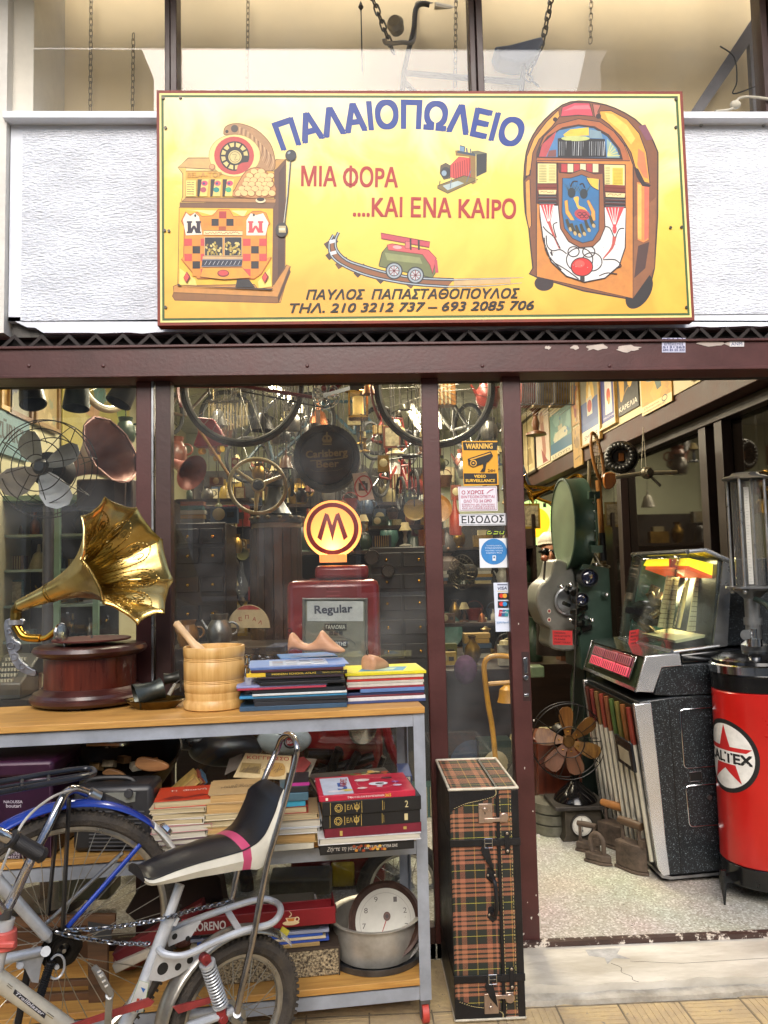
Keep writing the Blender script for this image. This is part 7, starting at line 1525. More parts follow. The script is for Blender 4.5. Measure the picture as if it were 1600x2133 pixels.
# ================================================================ behind the middle window
def one(name,label,cat,b,par=None,bev=0,group=None,ang=35):return tag(b.build(name,par,bev=bev,ang=ang),label,cat,group)
def lt(m,prof,c,ax=(0,0,1),n=28):b=B(m);b.lathe(prof,c,ax,n);return b
def px_lathe(m,P,cx,Y,n=32):
 0
 c=at(cx,P[0][1],Y);c2=V((c.x,Y,0));return lt(m,[(abs(at(x,y,Y).x-at(cx,y,Y).x),at(cx,y,Y).z)for x,y in P],c2,n=n)
RDB=M('#7a1c20',.35,.1,.2,8,.05,60);Yb=.9;t=T('bicycle','dark red bicycle hanging from the ceiling inside the middle window','bicycle',at(690,830,Yb))
P1,P2=Plane(at(505,804,Yb),0),Plane(at(906,808,Yb),0)
for P in(P1,P2):wheel(t,P,.305,.014,.02,32,.0016,kn=False,n=72)
b=B(RDB);f=lambda*q:[at(x,y,Yb+o)for x,y,o in q]
for o in(-.05,.05):b.tube(f((505,804,o),(655,828,o*.6)),.009,8);b.tube(f((505,804,o),(625,640,o*.4)),.008,8);b.tube(f((906,808,o),(880,690,o)),.009,8)
b.tube(f((679,822,0),(625,600,0)),.015,10);b.tube(f((686,818,0),(862,660,0)),.016,10);b.tube(f((640,660,0),(856,620,0)),.013,10);b.build('frame',t)
b=B(RDB);strip(b,P1,[P1.pol(.325,radians(a))for a in range(150,199,6)],.055,.001,.01);strip(b,P2,[P2.pol(.325,radians(a))for a in range(120,215,6)],.055,.001,.01);b.tube(f((378,806,-.03),(505,806,-.05)),.004,6);b.build('mudguard',t,solid=.001)
b=B(CHROME);c=at(679,824,Yb-.06);b.torus(c,(0,1,0),.064,.004,40,6)
for k in range(5):a=2*pi*k/5;b.tube([c,c+V((.064*cos(a),0,.064*sin(a)))],.005,6);b.torus(c+V((.038*cos(a+.6),0,.038*sin(a+.6))),(0,1,0),.017,.003,14,5)
b.cyl(c-V((0,.01,0)),c+V((0,.02,0)),.014,n=14);b.bar(c-V((0,.01,0)),at(738,806,Yb-.08),.008,.018);b.build('chainring',t)
b=B(BLACK);b.box(at(744,803,Yb-.13),(.07,.09,.02));b.build('pedal',t,bev=.004);b=B(IRON);b.tube(f((505,793,-.06),(680,797,-.06)),.004,6);b.tube(f((505,815,-.06),(680,850,-.06)),.004,6);b.build('chain',t)
Yc=1.0;c=at(681,954,Yc);R_=69*sc(Yc);t=T('barrel_sign','round dark barrel end sign with gold beer lettering hanging in the middle window','sign',c)
b=lt(M('#1d1714',.4,0,.3,8,.1,40),[(R_*.8,0),(R_*.84,-.02),(R_,-.03),(R_*1.02,.02),(R_*.98,.16),(0,.16)],c,(0,1,0),56);b.build('rim',t)
b=lt(wood('#33241c','#1a1310',0,9,.4),[(0,.001),(R_*.81,.001)],c,(0,1,0),56);b.build('face',t);g='#8f7d4c'
a=Art(planeY(Yc-.0005));a.text(g,'Carlsberg',(638,954),(724,948),15,.05);a.text(g,'Beer',(660,974),(706,972),15,.04);a.line(g,2,[(646,960),(690,957),(722,953)],4);a.line('#6a5c38',1,[(648,978),(660,982),(700,980),(714,975)],4)
a.poly(g,[(670,915),(674,908),(681,904),(688,908),(692,915),(690,922),(673,922)]);a.ell(g,681,902,2,3);a.ell('#2a201a',677,913,2,3);a.ell('#2a201a',685,913,2,3);a.rect(g,672,924,691,927);a.build('lettering',t)
c=at(537,1012,1.1);t=T('steering_wheel','cream car steering wheel with dark hub behind the barrel sign','steering wheel',c);CRW=M('#a89c78',.35,0,.15,8);ax=V((.25,-.95,.15));u_,w_=frame_of(ax.normalized())
b=B(CRW);b.torus(c,ax,.145,.0105,56,10);b.build('rim',t);b=B(CRW)
for k in(.4,2.5,4.6):b.tube([c,c+(u_*cos(k)+w_*sin(k))*.142],[.014,.009],8)
b.build('spoke',t);b=lt(BLACK,[(0,.03),(.02,.028),(.03,.01),(.03,-.02),(0,-.02)],c,ax);b.m(CRW).torus(c+ax*.012,ax,.032,.006,24,6);b.build('hub',t)
t=T('wash_barrel','wooden stave barrel under a black bell-shaped iron hood','barrel',at(576,1260,1.3));BI=M('#44464a',.32,.6,.25,10)
px_lathe(BI,[(589,1001),(590,1012),(584,1014),(586,1030),(592,1048),(602,1064),(607,1071),(598,1073)],571,1.3).build('hood',t);px_lathe(BI,[(576,1073),(627,1076),(630,1084),(629,1090),(576,1090)],576,1.3).build('lid',t)
b=B(M('#7a6c54',.5,.2))
for k in range(14):a=k*pi/7;b.sph(at(576,1080,1.3)+V((.138*cos(a),.138*sin(a),0)),.012,8,6,(1,1,.8))
b.build('bolt',t)
px_lathe(M('#7a6a54',.5,.3),[(627,1091),(628,1101)],576,1.3).build('hoop',t);b=B(wood('#4a3020','#231812',2,7,.5))
c=at(576,1250,1.3)
for k in range(18):a=k*pi/9;d=V((cos(a),sin(a),0));b.bar(V((c.x,1.3,.3))+d*.13,V((c.x,1.3,at(576,1102,1.3).z))+d*.128,.044,.02,tuple(d))
b.build('stave',t)
Yp2=.52;RP=M('#6e1216',.3,.1,.2,4,.03,60,coat=.3);t=T('petrol_pump','dark red petrol pump with lit round globe behind the magazines','petrol pump',at(698,1900,Yp2))
def rbox(b,x0,y0,x1,y1,Y,dp):p,q=at(x0,y1,Y),at(x1,y0,Y);return b.bx(p.x,q.x,Y,Y+dp,p.z,q.z)
b=B(RP);p,q=at(606,1900,Yp2),at(790,1206,Yp2);b.bx(p.x,q.x,Yp2,Yp2+.34,FL+.001,q.z);b.build('body',t,bev=.03);b=B(RP);rbox(b,656,1176,768,1208,Yp2+.05,.2);b.build('crown',t,bev=.02)
b=B(M('#8a3034',.3))
for y in(1222,1231,1240):rbox(b,680,y,708,y+3,Yp2-.004,.004)
b.build('louvre',t);b=B(M('#8a8a84',.35,.7));P=[(633,1248),(763,1248),(763,1420),(633,1420)];b.tube([at(x,y,Yp2-.006)for x,y in P],.009,8,closed=True);b.build('dial_frame',t)
b=B(M('#6a6a5e',.5));b.slab(P,Yp2-.004,.003);b.build('dial_panel',t);b=B(M('#a8aaa8',.5));b.slab([(640,1252),(757,1252),(757,1294),(640,1294)],Yp2-.007,.002);b.build('grade_card',t)
a=Art(planeY(Yp2-.0075));a.text('#23283c','Regular',(656,1278),(734,1275),17,.05);a.rect('#1f2224',676,1299,722,1313);a.text('#b8b8a8','ΓΑΛΛΟΝΙΑ',(679,1310),(719,1310),8,.02)
for k in range(3):a.rect('#23262a',686+k*10,1315,694+k*10,1323)
a.rect('#23262a',676,1334,724,1348);a.text('#b8b8a8','ΠΟΣΟΤΗΣ',(679,1345),(721,1345),8,.02);a.ring('#3a3c3c',700,1345,40,18,1.2,a0=pi,a1=2*pi);a.build('lettering',t)
c=at(693,1102,Yp2+.12);R_=60*sc(Yp2+.12);GM=bpy.data.materials.new('lit_globe');GM.use_nodes=True;N=GM.node_tree.nodes;N.remove(N['Principled BSDF'])
tr=N.new('ShaderNodeBsdfTranslucent');df=N.new('ShaderNodeBsdfDiffuse');mx=N.new('ShaderNodeMixShader')
for n_ in(tr,df):n_.inputs[0].default_value=(.9,.5,.2,1)
em_=N.new('ShaderNodeEmission');em_.inputs[0].default_value=(1,.46,.17,1);em_.inputs[1].default_value=.26;ad=N.new('ShaderNodeAddShader')
mx.inputs[0].default_value=.3;L_=GM.node_tree.links.new;L_(tr.outputs[0],mx.inputs[1]);L_(df.outputs[0],mx.inputs[2]);L_(mx.outputs[0],ad.inputs[0]);L_(em_.outputs[0],ad.inputs[1]);L_(ad.outputs[0],N['Material Output'].inputs[0])
b=B(GM);b.sph(c,R_,48,28,(1,.42,1));go=b.build('globe',t);b=lt(GM,[(.062,0),(.062,.035)],c+V((0,0,-R_-.02)),n=32);b.build('globe_neck',t)
gf=lambda u,v:c+V((R_*u,-.42*R_*math.sqrt(max(.02,1-u*u-v*v)),R_*v));a=Art(gf,lift=.002);a.nrm=lambda u,v:V((0,-1,0));RG=M('#8a0c14',.5,0,.1,emit=.1);K=48
a.col(RG);q=[(r*cos(2*pi*i/K),r*sin(2*pi*i/K))for r in(.74,.82,.9)for i in range(K)];a.b.add(a.pts(q),[(j*K+i,j*K+(i+1)%K,(j+1)*K+(i+1)%K,(j+1)*K+i)for j in(0,1)for i in range(K)])
for s_ in(-1,1):
 for P in([(.52,-.30),(.38,-.42),(.12,.48),(.24,.54)],[(.24,.54),(.12,.48),(-.06,-.08),(0,-.44)]):
  P=[V((s_*x,y))for x,y in P];n=5
  vs=[tuple((P[0]*(1-i/n)+P[3]*(i/n))*(1-j/n)+(P[1]*(1-i/n)+P[2]*(i/n))*(j/n))for j in range(n+1)for i in range(n+1)];a.b.add(a.pts(vs),[(j*6+i,j*6+i+1,j*6+i+7,j*6+i+6)for j in range(n)for i in range(n)]);a.h+=.0003
a.build('emblem',go)
l=bpy.data.lights.new('globe_bulb','POINT');l.energy=.85;l.color=(1,.66,.32);l.shadow_soft_size=.02;o=bpy.data.objects.new('globe_bulb',l);COL.objects.link(o);o.parent=t;o.location=MW[t.name].inverted()@(c+V((0,0,-R_*.62)))
t=T('no_photo_sign','white card with red crossed circle over a camera, leaning beside the globe','sign',at(764,1042,.9));b=B(M('#c4c2be',.6));b.slab([(733,986),(765,984),(780,1040),(748,1043)],.9,.003);b.build('card',t)
a=Art(planeY(.8995));a.ring('#a02c30',756.5,1013,17,22,3,.25);a.rect('#1c1c1e',747,1006,766,1022);a.ell('#8a8a8a',757,1014,5,5);a.rect('#1c1c1e',752,1002,761,1007);a.line('#a02c30',3,[(747,996),(767,1030)]);a.build('symbol',t)
def mini(label,cx,cy,s,th_,hx,Y):
 c=at(cx,cy,Y);t=T('toy_bicycle',label,'toy bicycle',c);u=V((cos(th_),sin(th_),0));n_=V((-sin(th_),cos(th_),0))
 for k,(x,z)in enumerate(((-.28,0),(.28,0))):
  b=B(RUBBER);b.torus(c+u*(x*s)+V((0,0,z)),n_,.17*s,.016*s,36,6);w=b.build('wheel',t);b=B(STEEL)
  for q in range(10):a=q*pi/5;b.tube([c+u*(x*s),c+u*(x*s+.16*s*cos(a))+V((0,0,.16*s*sin(a)))],.0022*s,4)
  b.build('spokes',w)
 b=B(M(hx,.35,0,.2));g=lambda x,z:c+u*(x*s)+V((0,0,z*s))
 for A_,C_ in(((-.28,0),(-.08,0)),((-.08,0),(-.14,.3)),((-.28,0),(-.12,.2)),((-.08,0),(.2,.26)),((-.13,.24),(.2,.28)),((.28,0),(.18,.34))):b.tube([g(*A_),g(*C_)],.013*s,8)
 b.build('frame',t);b=B(BLACK);b.sph(g(-.15,.33),.07*s,12,8,(1.3,.7,.35));b.tube([g(.18,.34)-n_*.14*s,g(.18,.36),g(.18,.34)+n_*.14*s],.01*s,6);b.build('seat',t)
mini('small red child bicycle hanging near the right post',848,1022,.62,radians(100),'#8c2420',1.9);mini('small red tricycle-like bicycle hanging above the other toy bicycle',812,925,.7,radians(50),'#7c2a24',2.3);mini('dark small bicycle hanging behind the steering wheel',590,960,.9,radians(20),'#3a4a54',2.6);mini('grey small bicycle hanging behind the barrel sign',640,1020,.9,radians(160),'#5a5650',2.9)
t=T('toy_cart','red toy cart with yellow wheels hanging at the left of the window','toy',at(430,940,1.3));b=B(M('#94202c',.4));b.slab([(408,868),(444,872),(462,900),(470,925),(436,930),(402,928),(412,900)],1.3,.09);b.build('body',t,bev=.006)
for x,y in((411,961),(452,954),(421,940),(460,935)):b=lt(M('#c8a41c',.4),[(0,-.012),(.018,-.012),(.018,.012),(0,.012)],at(x,y,1.32),(.8,-.6,0),18);b.build('wheel',t)
b=B(wood('#b88a4c','#8a6030',2,8));b.tube([at(412,890,1.27),at(482,998,1.27)],.008,8);b.build('handle',t)
t=T('lantern','brass and glass lantern hanging under the red bicycle','lantern',at(746,870,1.4));b=B(BRASS);c=at(746,845,1.4);
for z in(-.07,.07):b.bx(c.x-.055,c.x+.055,1.345,1.455,c.z+z-.006,c.z+z+.006)
for x in(-.05,.05):
 for y in(1.35,1.45):b.bx(c.x+x-.005,c.x+x+.005,y-.005,y+.005,c.z-.07,c.z+.07)
b.lathe([(.075,.076),(.03,.12),(0,.13)],c,n=4);b.tube([c+V((0,0,.13)),c+V((0,0,.3))],.003,5);b.build('frame',t);b=B(M('#d8b060',.4,emit=.35));b.cyl(c-V((0,0,.05)),c+V((0,0,.05)),.03,n=16);b.build('candle_glass',t)
for k,(x,y,r,Y,hx,lb)in enumerate(((768,812,14,1.2,'#8a5a30','bronze hand bell hanging beside the lantern'),(830,862,9,1.3,'#4a4438','small dark bell hanging in front of the right wheel'),(655,905,30,1.7,'#241d1a','black and copper kettle drum hanging above the barrel sign'),(445,905,24,1.9,'#b09a70','pale domed lamp shade behind the left bicycle wheel'),(548,880,25,1.8,'#1f1c1c','black iron pot hanging behind the bicycle wheel'))):
 c=at(x,y,Y);s_=sc(Y)*r;one(('hand_bell','hand_bell','kettle_drum','domed_shade','iron_pot')[k],lb,('bell','bell','drum','lamp shade','pot')[k],lt(M(hx,.35,.7,.25,10),[(s_,-s_*.7),(s_*.86,-s_*.3),(s_*.7,s_*.4),(s_*.4,s_*.75),(0,s_*.85),(0,s_*1.3),(s_*.05,s_*1.3),(s_*.05,s_*4)],c))
t=T('wind_chime','row of ivory tubes hanging behind the left bicycle wheel','chime',at(480,900,1.7));b=B(M('#a89a74',.5,0,.2));
for k in range(13):x=436+k*6.5;b.tube([at(x,838+(k%3)*3,1.7),at(x,898-abs(k-6)*2,1.7)],.006,6)
b.build('tubes',t);b=B(IRON);b.bar(at(430,836,1.7),at(520,836,1.7),.02,.01);b.build('rail',t)
def clock(label,x,y,r,Y,hx='#a8a07c'):
 c=at(x,y,Y);R_=r*sc(Y);t=T('wall_clock',label,'clock',c);lt(M('#2c211a',.4),[(R_*.93,.0),(R_,-.012),(R_*1.06,.0),(R_*1.06,.05),(0,.05)],c,(0,1,0),40).build('case',t);lt(M(hx,.5,0,.1),[(0,.002),(R_*.95,.002)],c,(0,1,0),36).build('dial',t);a=Art(lambda u,v:c+V((u*R_,0,v*R_)))
 for k in range(12):q=k*pi/6;a.line('#241f1a',.07,[(.66*cos(q),.66*sin(q)),(.86*cos(q),.86*sin(q))])
 a.line('#1a1614',.06,[(0,0),(.45,.3)]);a.line('#1a1614',.05,[(0,0),(.15,-.62)]);a.build('numerals',t)
clock('round cream clock with dark numerals left of the wooden barrel',475,1179,20,1.8);clock('small round gauge clock on the dark sideboard',809,1189,13,1.55,'#55524a');clock('round pale emblem clock above the sideboard',775,1161,15,1.5,'#3a3630')
t=T('oil_lamp','glass oil lamp standing right of the cream clock','lamp',at(503,1250,1.5));px_lathe(glassmat('lamp_glass',(.85,.86,.85),1.5,.02,.1),[(506,1170),(508,1195),(516,1215),(517,1230),(508,1243)],503,1.5).build('chimney',t);px_lathe(M('#5a4a30',.35,.7),[(508,1244),(512,1252),(505,1262),(514,1280),(503,1280)],503,1.5).build('base',t)
t=T('half_round_plaque','half-round white plaque with a red arc standing left of the red pump','plaque',at(515,1310,.75));b=B(M('#b09a74',.5));P=[(518+44*cos(a),1308-48*sin(a))for a in[pi*k/20 for k in range(21)]];b.slab(P,.75,.02);b.build('board',t)
a=Art(planeY(.7495));a.poly('#8c2a24',[(518+43*cos(q),1308-47*sin(q))for q in[pi*(.3+.04*k)for k in range(11)]]);[a.text('#8c2a24',w,(x,y),(x+7,y+dy),8,.02)for w,x,y,dy in(('Τ',487,1303,-2),('Ε',498,1294,-1),('Π',511,1289,0),('Α',526,1293,1),('Λ',538,1299,2))];a.build('lettering',t)
DW=wood('#2c1c14','#160e0a',0,6,.4);DG=M('#2d2b2b',.5,0,.2,6)
def furn(name,label,cat,P,Y,dp,m=DW,lines=(),bev=.006):
 t=T(name,label,cat,at(P[0],P[3],Y));p,q=at(P[0],P[3],Y),at(P[2],P[1],Y);zb2=FL+.001 if P[3]>1250 else p.z;b=B(m);b.bx(p.x,q.x,Y,Y+dp,zb2,q.z);b.build('carcass',t,bev=bev);w=(q.x-p.x)/2-.01
 for y in lines:
  z=at(P[0],y,Y).z
  for s_ in(0,1):b=B(m);b.bx(p.x+.006+s_*(w+.008),p.x+s_*(w+.008)+w,Y-.012,Y-.0005,z-.09,z-.006);o=b.build('drawer',t,bev=.003);b=B(BRASS);b.sph((p.x+.006+s_*(w+.008)+w/2,Y-.016,z-.05),.01,8,6);b.build('knob',o)
 return t
furn('sideboard','dark grey-brown sideboard at the right of the middle window','sideboard',(776,1138,905,1420),1.6,.5,DG,(1150,1195,1240,1290,1340));furn('organ_cabinet','carved dark wooden cabinet at the left of the middle window','cabinet',(366,1088,470,1360),1.35,.4,DW,(1100,1140,1200,1260));furn('work_table','long dark table loaded with clutter behind the door glass','table',(912,1392,1090,1560),2.2,1.4,DW,());furn('low_chest','low dark chest behind the red pump','chest',(440,1330,640,1420),1.9,.6,DW,(1345,));furn('dark_wardrobe','tall dark wardrobe at the rear left of the shop','wardrobe',(300,1040,420,1400),3.2,.6,DW)
Ym=.42;t=T('motorcycle','old motorcycle with white tank behind the glass under the trolley top','motorcycle',at(640,1880,Ym))
c=at(592,1542,Ym);b=B(M('#b4bcbc',.25,0,.1,5,coat=.4));b.sph(c,.1,28,18,(1.15,.5,.62));tk=b.build('tank',t);a=Art(lambda u,v:at(u,v,Ym-.055));a.poly('#1c1c1e',[(576,1528),(602,1530),(612,1538),(600,1537)]);a.ring('#1c1c1e',605,1545,13,13,3);a.ell('#a02428',605,1545,9,9);a.text('#d8d0cc','BSA',(598,1549),(612,1549),7,.03);a.build('emblem',tk)
b=B(M('#17171a',.3));b.sph(at(470,1560,Ym),.13,24,14,(1.2,.6,.55));b.sph(at(400,1545,Ym),.07,20,12,(1.3,.6,.5));b.build('saddle',t);rr=random.Random(9);b=B(M('#2c2b2c',.4,.6))
for k in range(22):b.cyl(at(560+rr.uniform(0,240),1590+rr.uniform(-40,180),Ym+.02),at(560+rr.uniform(0,240),1590+rr.uniform(-40,180),Ym+.1),rr.uniform(.008,.026),n=10)
b.build('engine',t);b=lt(M('#a8a49a',.2,.9),[(0,-.02),(.062,-.01),(.07,0),(.06,.03),(.03,.07),(0,.08)],at(757,1518,Ym),(-.5,.8,.1));b.build('headlamp',t);wheel(t,Plane(at(838,1850,Ym+.1),10),.20,.028,.05,24,.0016,kn=False,n=48);wheel(t,Plane(at(420,1860,Ym+.1),10),.22,.03,.05,24,.0016,kn=False,n=48)
b=B(RP);b.tube(sm([at(800,1500,Ym),at(815,1560,Ym),at(838,1600,Ym)],4),.02,8);b.tube(sm([at(350,1520,Ym),at(440,1505,Ym),at(545,1520,Ym)],4),.006,8);b.build('frame_tube',t)
for k,(x0,y0,x1,y1,Y,hx,lb)in enumerate(((690,1798,738,1850,.5,'#b89a1c','yellow tin behind the motorcycle at floor level'),(560,1830,690,1870,.3,'#6a685c','flat grey case lying behind the trolley'),(120,1800,230,1880,.3,'#8a8468','pale box behind the large bicycle wheel'),(0,1520,110,1570,.2,'#241f1e','dark box behind the purple tin'))):b=B(M(hx,.5,0,.25));rbox(b,x0,y0,x1,y1,Y,.15);one('storage_box',lb,'box',b,bev=.01)
YEL2=M('#b8841c',.4,0,.2,8);t=T('hand_truck','yellow tubular hand truck behind the door glass','hand truck',at(1035,1600,1.2));b=B(YEL2);b.tube(sm([at(x,y,1.2)for x,y in[(1038,1640),(1026,1520),(1017,1467),(1010,1412),(1009,1384),(1018,1370),(1040,1366),(1080,1370)]],5),.014,10);b.tube([at(1017,1425,1.2),at(1085,1420,1.2)],.012,8);b.tube([at(1078,1372,1.2),at(1092,1640,1.2)],.014,10);b.build('frame',t)
b=lt(YEL2,[(.06,0),(.05,.03),(.045,.07),(.02,.09),(0,.09)],at(1058,1462,1.5));one('yellow_cup','yellow enamel cup hanging beside the yellow hand truck','cup',b)
t=T('wall_fan','dark wire caged fan behind the door glass','fan',at(962,1195,2.0));c=at(962,1192,2.0);b=B(M('#6a6250',.35,.8));ax=V((-.75,-.66,0))
for k,r in enumerate((.11,.085,.06,.035)):b.torus(c+ax*(.012*k),ax,r,.002,36,5)
u_,w_=frame_of(ax.normalized())
for k in range(20):a=k*pi/10;d=u_*cos(a)+w_*sin(a);b.tube([c+d*.11,c+ax*.04+d*.02],.0014,4)
b.build('cage',t);lt(BLACK,[(0,0),(.05,0),(.05,-.1),(0,-.12)],c,ax).build('motor',t)
t=T('bust','small hooded head figurine behind the door glass','figurine',at(932,1170,2.6));c=at(932,1140,2.6);b=B(M('#7a5a44',.6));b.sph(c,.055,20,14,(.8,.85,1.15));b.sph(c+V((0,-.045,-.012)),.012,8,6);b.build('face',t);lt(M('#2a2422',.6),[(.0,.11),(.03,.08),(.062,.02),(.06,-.03),(.05,-.04)],c+V((0,.012,0))).build('hood',t);lt(M('#3a2c24',.6),[(.03,-.06),(.08,-.1),(.09,-.16),(0,-.16)],c).build('shoulders',t)
px_lathe(M('#8a3424',.4,0,.2),[(950,1036),(952,1060),(959,1075),(960,1115),(948,1116)],947,3.2);one('bottle','tall red bottle on a ledge behind the door glass','bottle',px_lathe(M('#8a3424',.4,0,.2),[(950,1036),(952,1060),(959,1075),(960,1115),(948,1116)],947,3.2))
b=B(M('#3a362e',.5,.4))
for k in range(5):
 for i in range(6-k//2):b.sph(at(911+k*4.5,1046+i*9,3.2),.012,8,6)
one('bead_hanging','dark bead hanging on the rear wall behind the door glass','ornament',b)
b=B(M('#4a2a4a',.8,0,.3,30));b.sph(at(970,1395,1.9),.09,18,12,(.8,.7,1));one('net_bag','purple net bag hanging from the table edge','bag',b);b=B(M('#5a6a4c',.4));rbox(b,1106,1388,1134,1412,1.6,.1);one('small_radio','small green radio right of the door stile','radio',b,bev=.006)
# ================================================================ behind the left window
Y0_=.38;c=at(90,974,Y0_);s_=sc(Y0_);t=T('pedestal_fan','large metal pedestal fan with four grey blades behind the gramophone','fan',at(74,1480,Y0_));AL=M('#b4b5b8',.38,.75,.15,8)
for k,(a_,r,w)in enumerate(((118,78,30),(26,84,27),(-62,94,27),(-150,92,27))):
 a_=radians(a_);d=V((cos(a_),0,sin(a_)));q=V((-sin(a_),0,cos(a_)));P=[(.03,.016),(.3,.62),(.6,.98),(.85,.9),(1,.4),(1,-.4),(.85,-.9),(.6,-.98),(.3,-.62),(.03,-.016)];b=B(AL);b.ext([c+d*(x*r*s_)+q*(y*w*s_)+V((0,-.02+y*.035,0))for x,y in P],(0,.002,0));b.build('blade',t)
lt(M('#55565a',.35,.8),[(0,.05),(.02,.05),(.034,.03),(.034,-.02),(0,-.02)],c,(0,-1,0)).build('hub',t);lt(M('#2c2c30',.4,.5),[(.03,.03),(.075,.05),(.08,.16),(.04,.2),(0,.2)],c,(0,1,0)).build('motor',t);b=B(M('#3a3634',.4,.7))
for r,y in((100,0),(78,-.04),(52,-.06),(22,-.075),(103,.05),(70,.09)):b.torus(c+V((0,y,0)),(0,1,0),r*s_,.0024,56,5)
for k in range(8):a_=k*pi/4+.2;d=V((cos(a_),0,sin(a_)));b.tube([c+d*(22*s_)+V((0,-.075,0)),c+d*(78*s_)+V((0,-.04,0)),c+d*(101*s_),c+d*(103*s_)+V((0,.05,0)),c+d*(60*s_)+V((0,.1,0))],.002,5)
b.build('cage',t);b=B(M('#4a4644',.45,.4));p=c+V((-.015,.1,0));b.cyl(p,V((p.x,p.y,FL+.03)),.022,n=16);b.cyl(V((p.x,p.y,FL+.001)),V((p.x,p.y,FL+.03)),.16,n=32);b.build('pole',t)
C2,T2=at(232,936,.85),at(118,1000,1.0);ax=C2-T2;L2=ax.length;t=T('gramophone','gramophone with a dull pink fluted horn behind the brass one','gramophone',at(215,1060,1.0));pf=[(.02+.03*x+.125*x**3,L2*x)for x in[i/24 for i in range(25)]]
b=lt(M('#8a5448',.4,.3,.2,8),pf,T2,ax,80);b.v=[v for v in b.v];o=b.build('horn',t,solid=.003);b=B(M('#a8807c',.35,.4));b.torus(C2,ax,pf[-1][0],.004,10,6);b.build('horn_rim',t);b=B(M('#3a2a24',.4));rbox(b,158,996,276,1062,1.05,.3);b.build('cabinet',t,bev=.01);b=B(M('#5a4a44',.5));b.slab([(238,1000),(262,1000),(260,1060),(236,1060)],1.03,.02);b.build('pilaster',t,bev=.004)
C3=at(400,985,1.25);b=lt(M('#93544c',.4,.2),[(.015,-.2),(.03,-.1),(.06,-.03),(.1,0)],C3,(.75,-.5,-.45),40);one('horn','small pinkish horn mouth at the left edge of the middle window','horn',b)
for k,(x,y,lb,d)in enumerate(((66,820,'black spotlight on a rail, leftmost of three',(.25,-.3,-.9)),(160,826,'dark green spotlight on a rail, middle of three',(.0,-.2,-1)),(258,818,'black spotlight on a rail, next to the window post',(-.35,-.3,-.9)))):
 p=at(x,y,.45);t=T('spotlight',lb,'spotlight',p,group='spotlights in the left window');d=V(d).normalized();m=M('#16251d' if k==1 else '#1d1a19',.4,.2);lt(m,[(0,-.06),(.045,-.055),(.05,-.02),(.056,.055),(.05,.055),(.045,.0),(0,-.01)],p,d).build('shade',t);b=B(BLACK);b.tube([p-d*.05,p+V((.02,0,.12)),p+V((.02,0,.3))],.014,8);b.build('arm',t)
def wl_(x0,y0,x1,y1,lb,hxs,frame,kind='picture',txt=None,sd=1):
 def f(a):
  blot(a,hxs,22,sd,.08,.25)
  if txt:a.rect('#5c7a82',0,0,1,1);a.text('#1c2024',txt,(.08,.35),(.92,.35),.4,.03,flip=True)
 return wallpic(x0,y0,x1,y1,lb,f,frame,.03,kind,X=-1.985,bg=hxs[0])
wl_(0,770,12,845,'gilt framed picture at the far left window edge',['#8a6a30','#a8843c'],'#b08a3c',sd=11);wl_(17,770,58,862,'brown framed blue-grey print on the left wall',['#8a8878','#5a5c6c','#a89c80'],'#6a4a2c',sd=12);wl_(72,770,116,885,'tall framed faded picture on the left wall',['#a08c60','#8a8a6c','#b8a478'],'#8a6a3c',sd=13);wl_(128,770,268,985,'large map-like painting in yellow, green and blue on the left wall',['#a89a48','#5c8a84','#b88a5c','#8a9a50','#6aa0a4','#b8a860'],None,'painting',sd=14);wl_(-20,862,58,950,'teal board with a Swiss city name on the left wall',['#5c7a82'],None,'sign','ZÜRICH',sd=15)
t=T('spoked_ring','loose bicycle wheel with cream tyre hanging behind the spotlights','wheel',at(222,800,1.2));wheel(t,Plane(at(222,798,1.2),52),.16,.014,.015,24,.001,M('#b8a888',.6),kn=False,n=48,name='tyre_ring')
MINT=M('#7c9a86',.5,0,.1,6);t=T('display_cabinet','mint green glazed display cabinet full of ornaments behind the gramophone','cabinet',at(100,1340,1.6));p,q=at(-30,1340,1.6),at(205,1040,1.6);b=B(MINT)
for x in(p.x,at(112,1200,1.6).x,q.x-.03):b.bx(x,x+.03,1.6,1.63,FL+.001,q.z)
b.bx(p.x,q.x,1.595,2.0,q.z,q.z+.03);b.build('frame',t);b=B(M('#3a352c',.6));b.bx(p.x,q.x,1.99,2.0,FL,q.z);b.build('back',t);zs=[at(100,y,1.6).z for y in(1335,1260,1185,1112)];b=B(M('#8a9a90',.3))
for z in zs:b.bx(p.x,q.x,1.62,1.98,z-.015,z)
b.build('shelf',t)
t=T('adding_machine','old grey adding machine with rows of keys at the lower left window','machine',at(20,1460,.15));b=B(M('#55534c',.45,.4));p2=at(-30,1470,.15);b.ext([V((p2.x,y,z))for y,z in((.12,1.0),(.12,1.06),(.3,1.15),(.36,1.15),(.36,1.0))],(at(50,1470,.15).x-p2.x,0,0));b.build('case',t,bev=.006);b=B(M('#b0a890',.5))
for i in range(7):
 for j in range(5):x,f_=at(2+i*6.5,1430,.2).x,j/5;b.box((x,.13+.15*f_,1.07+.085*f_),(.007,.012,.012))
b.build('keys',t)
b=B(M('#2a1f1a',.5));b.bx(-1.9,-.72,.1,.55,.9,.999);one('window_bench','dark bench inside the left window carrying machines','bench',b)
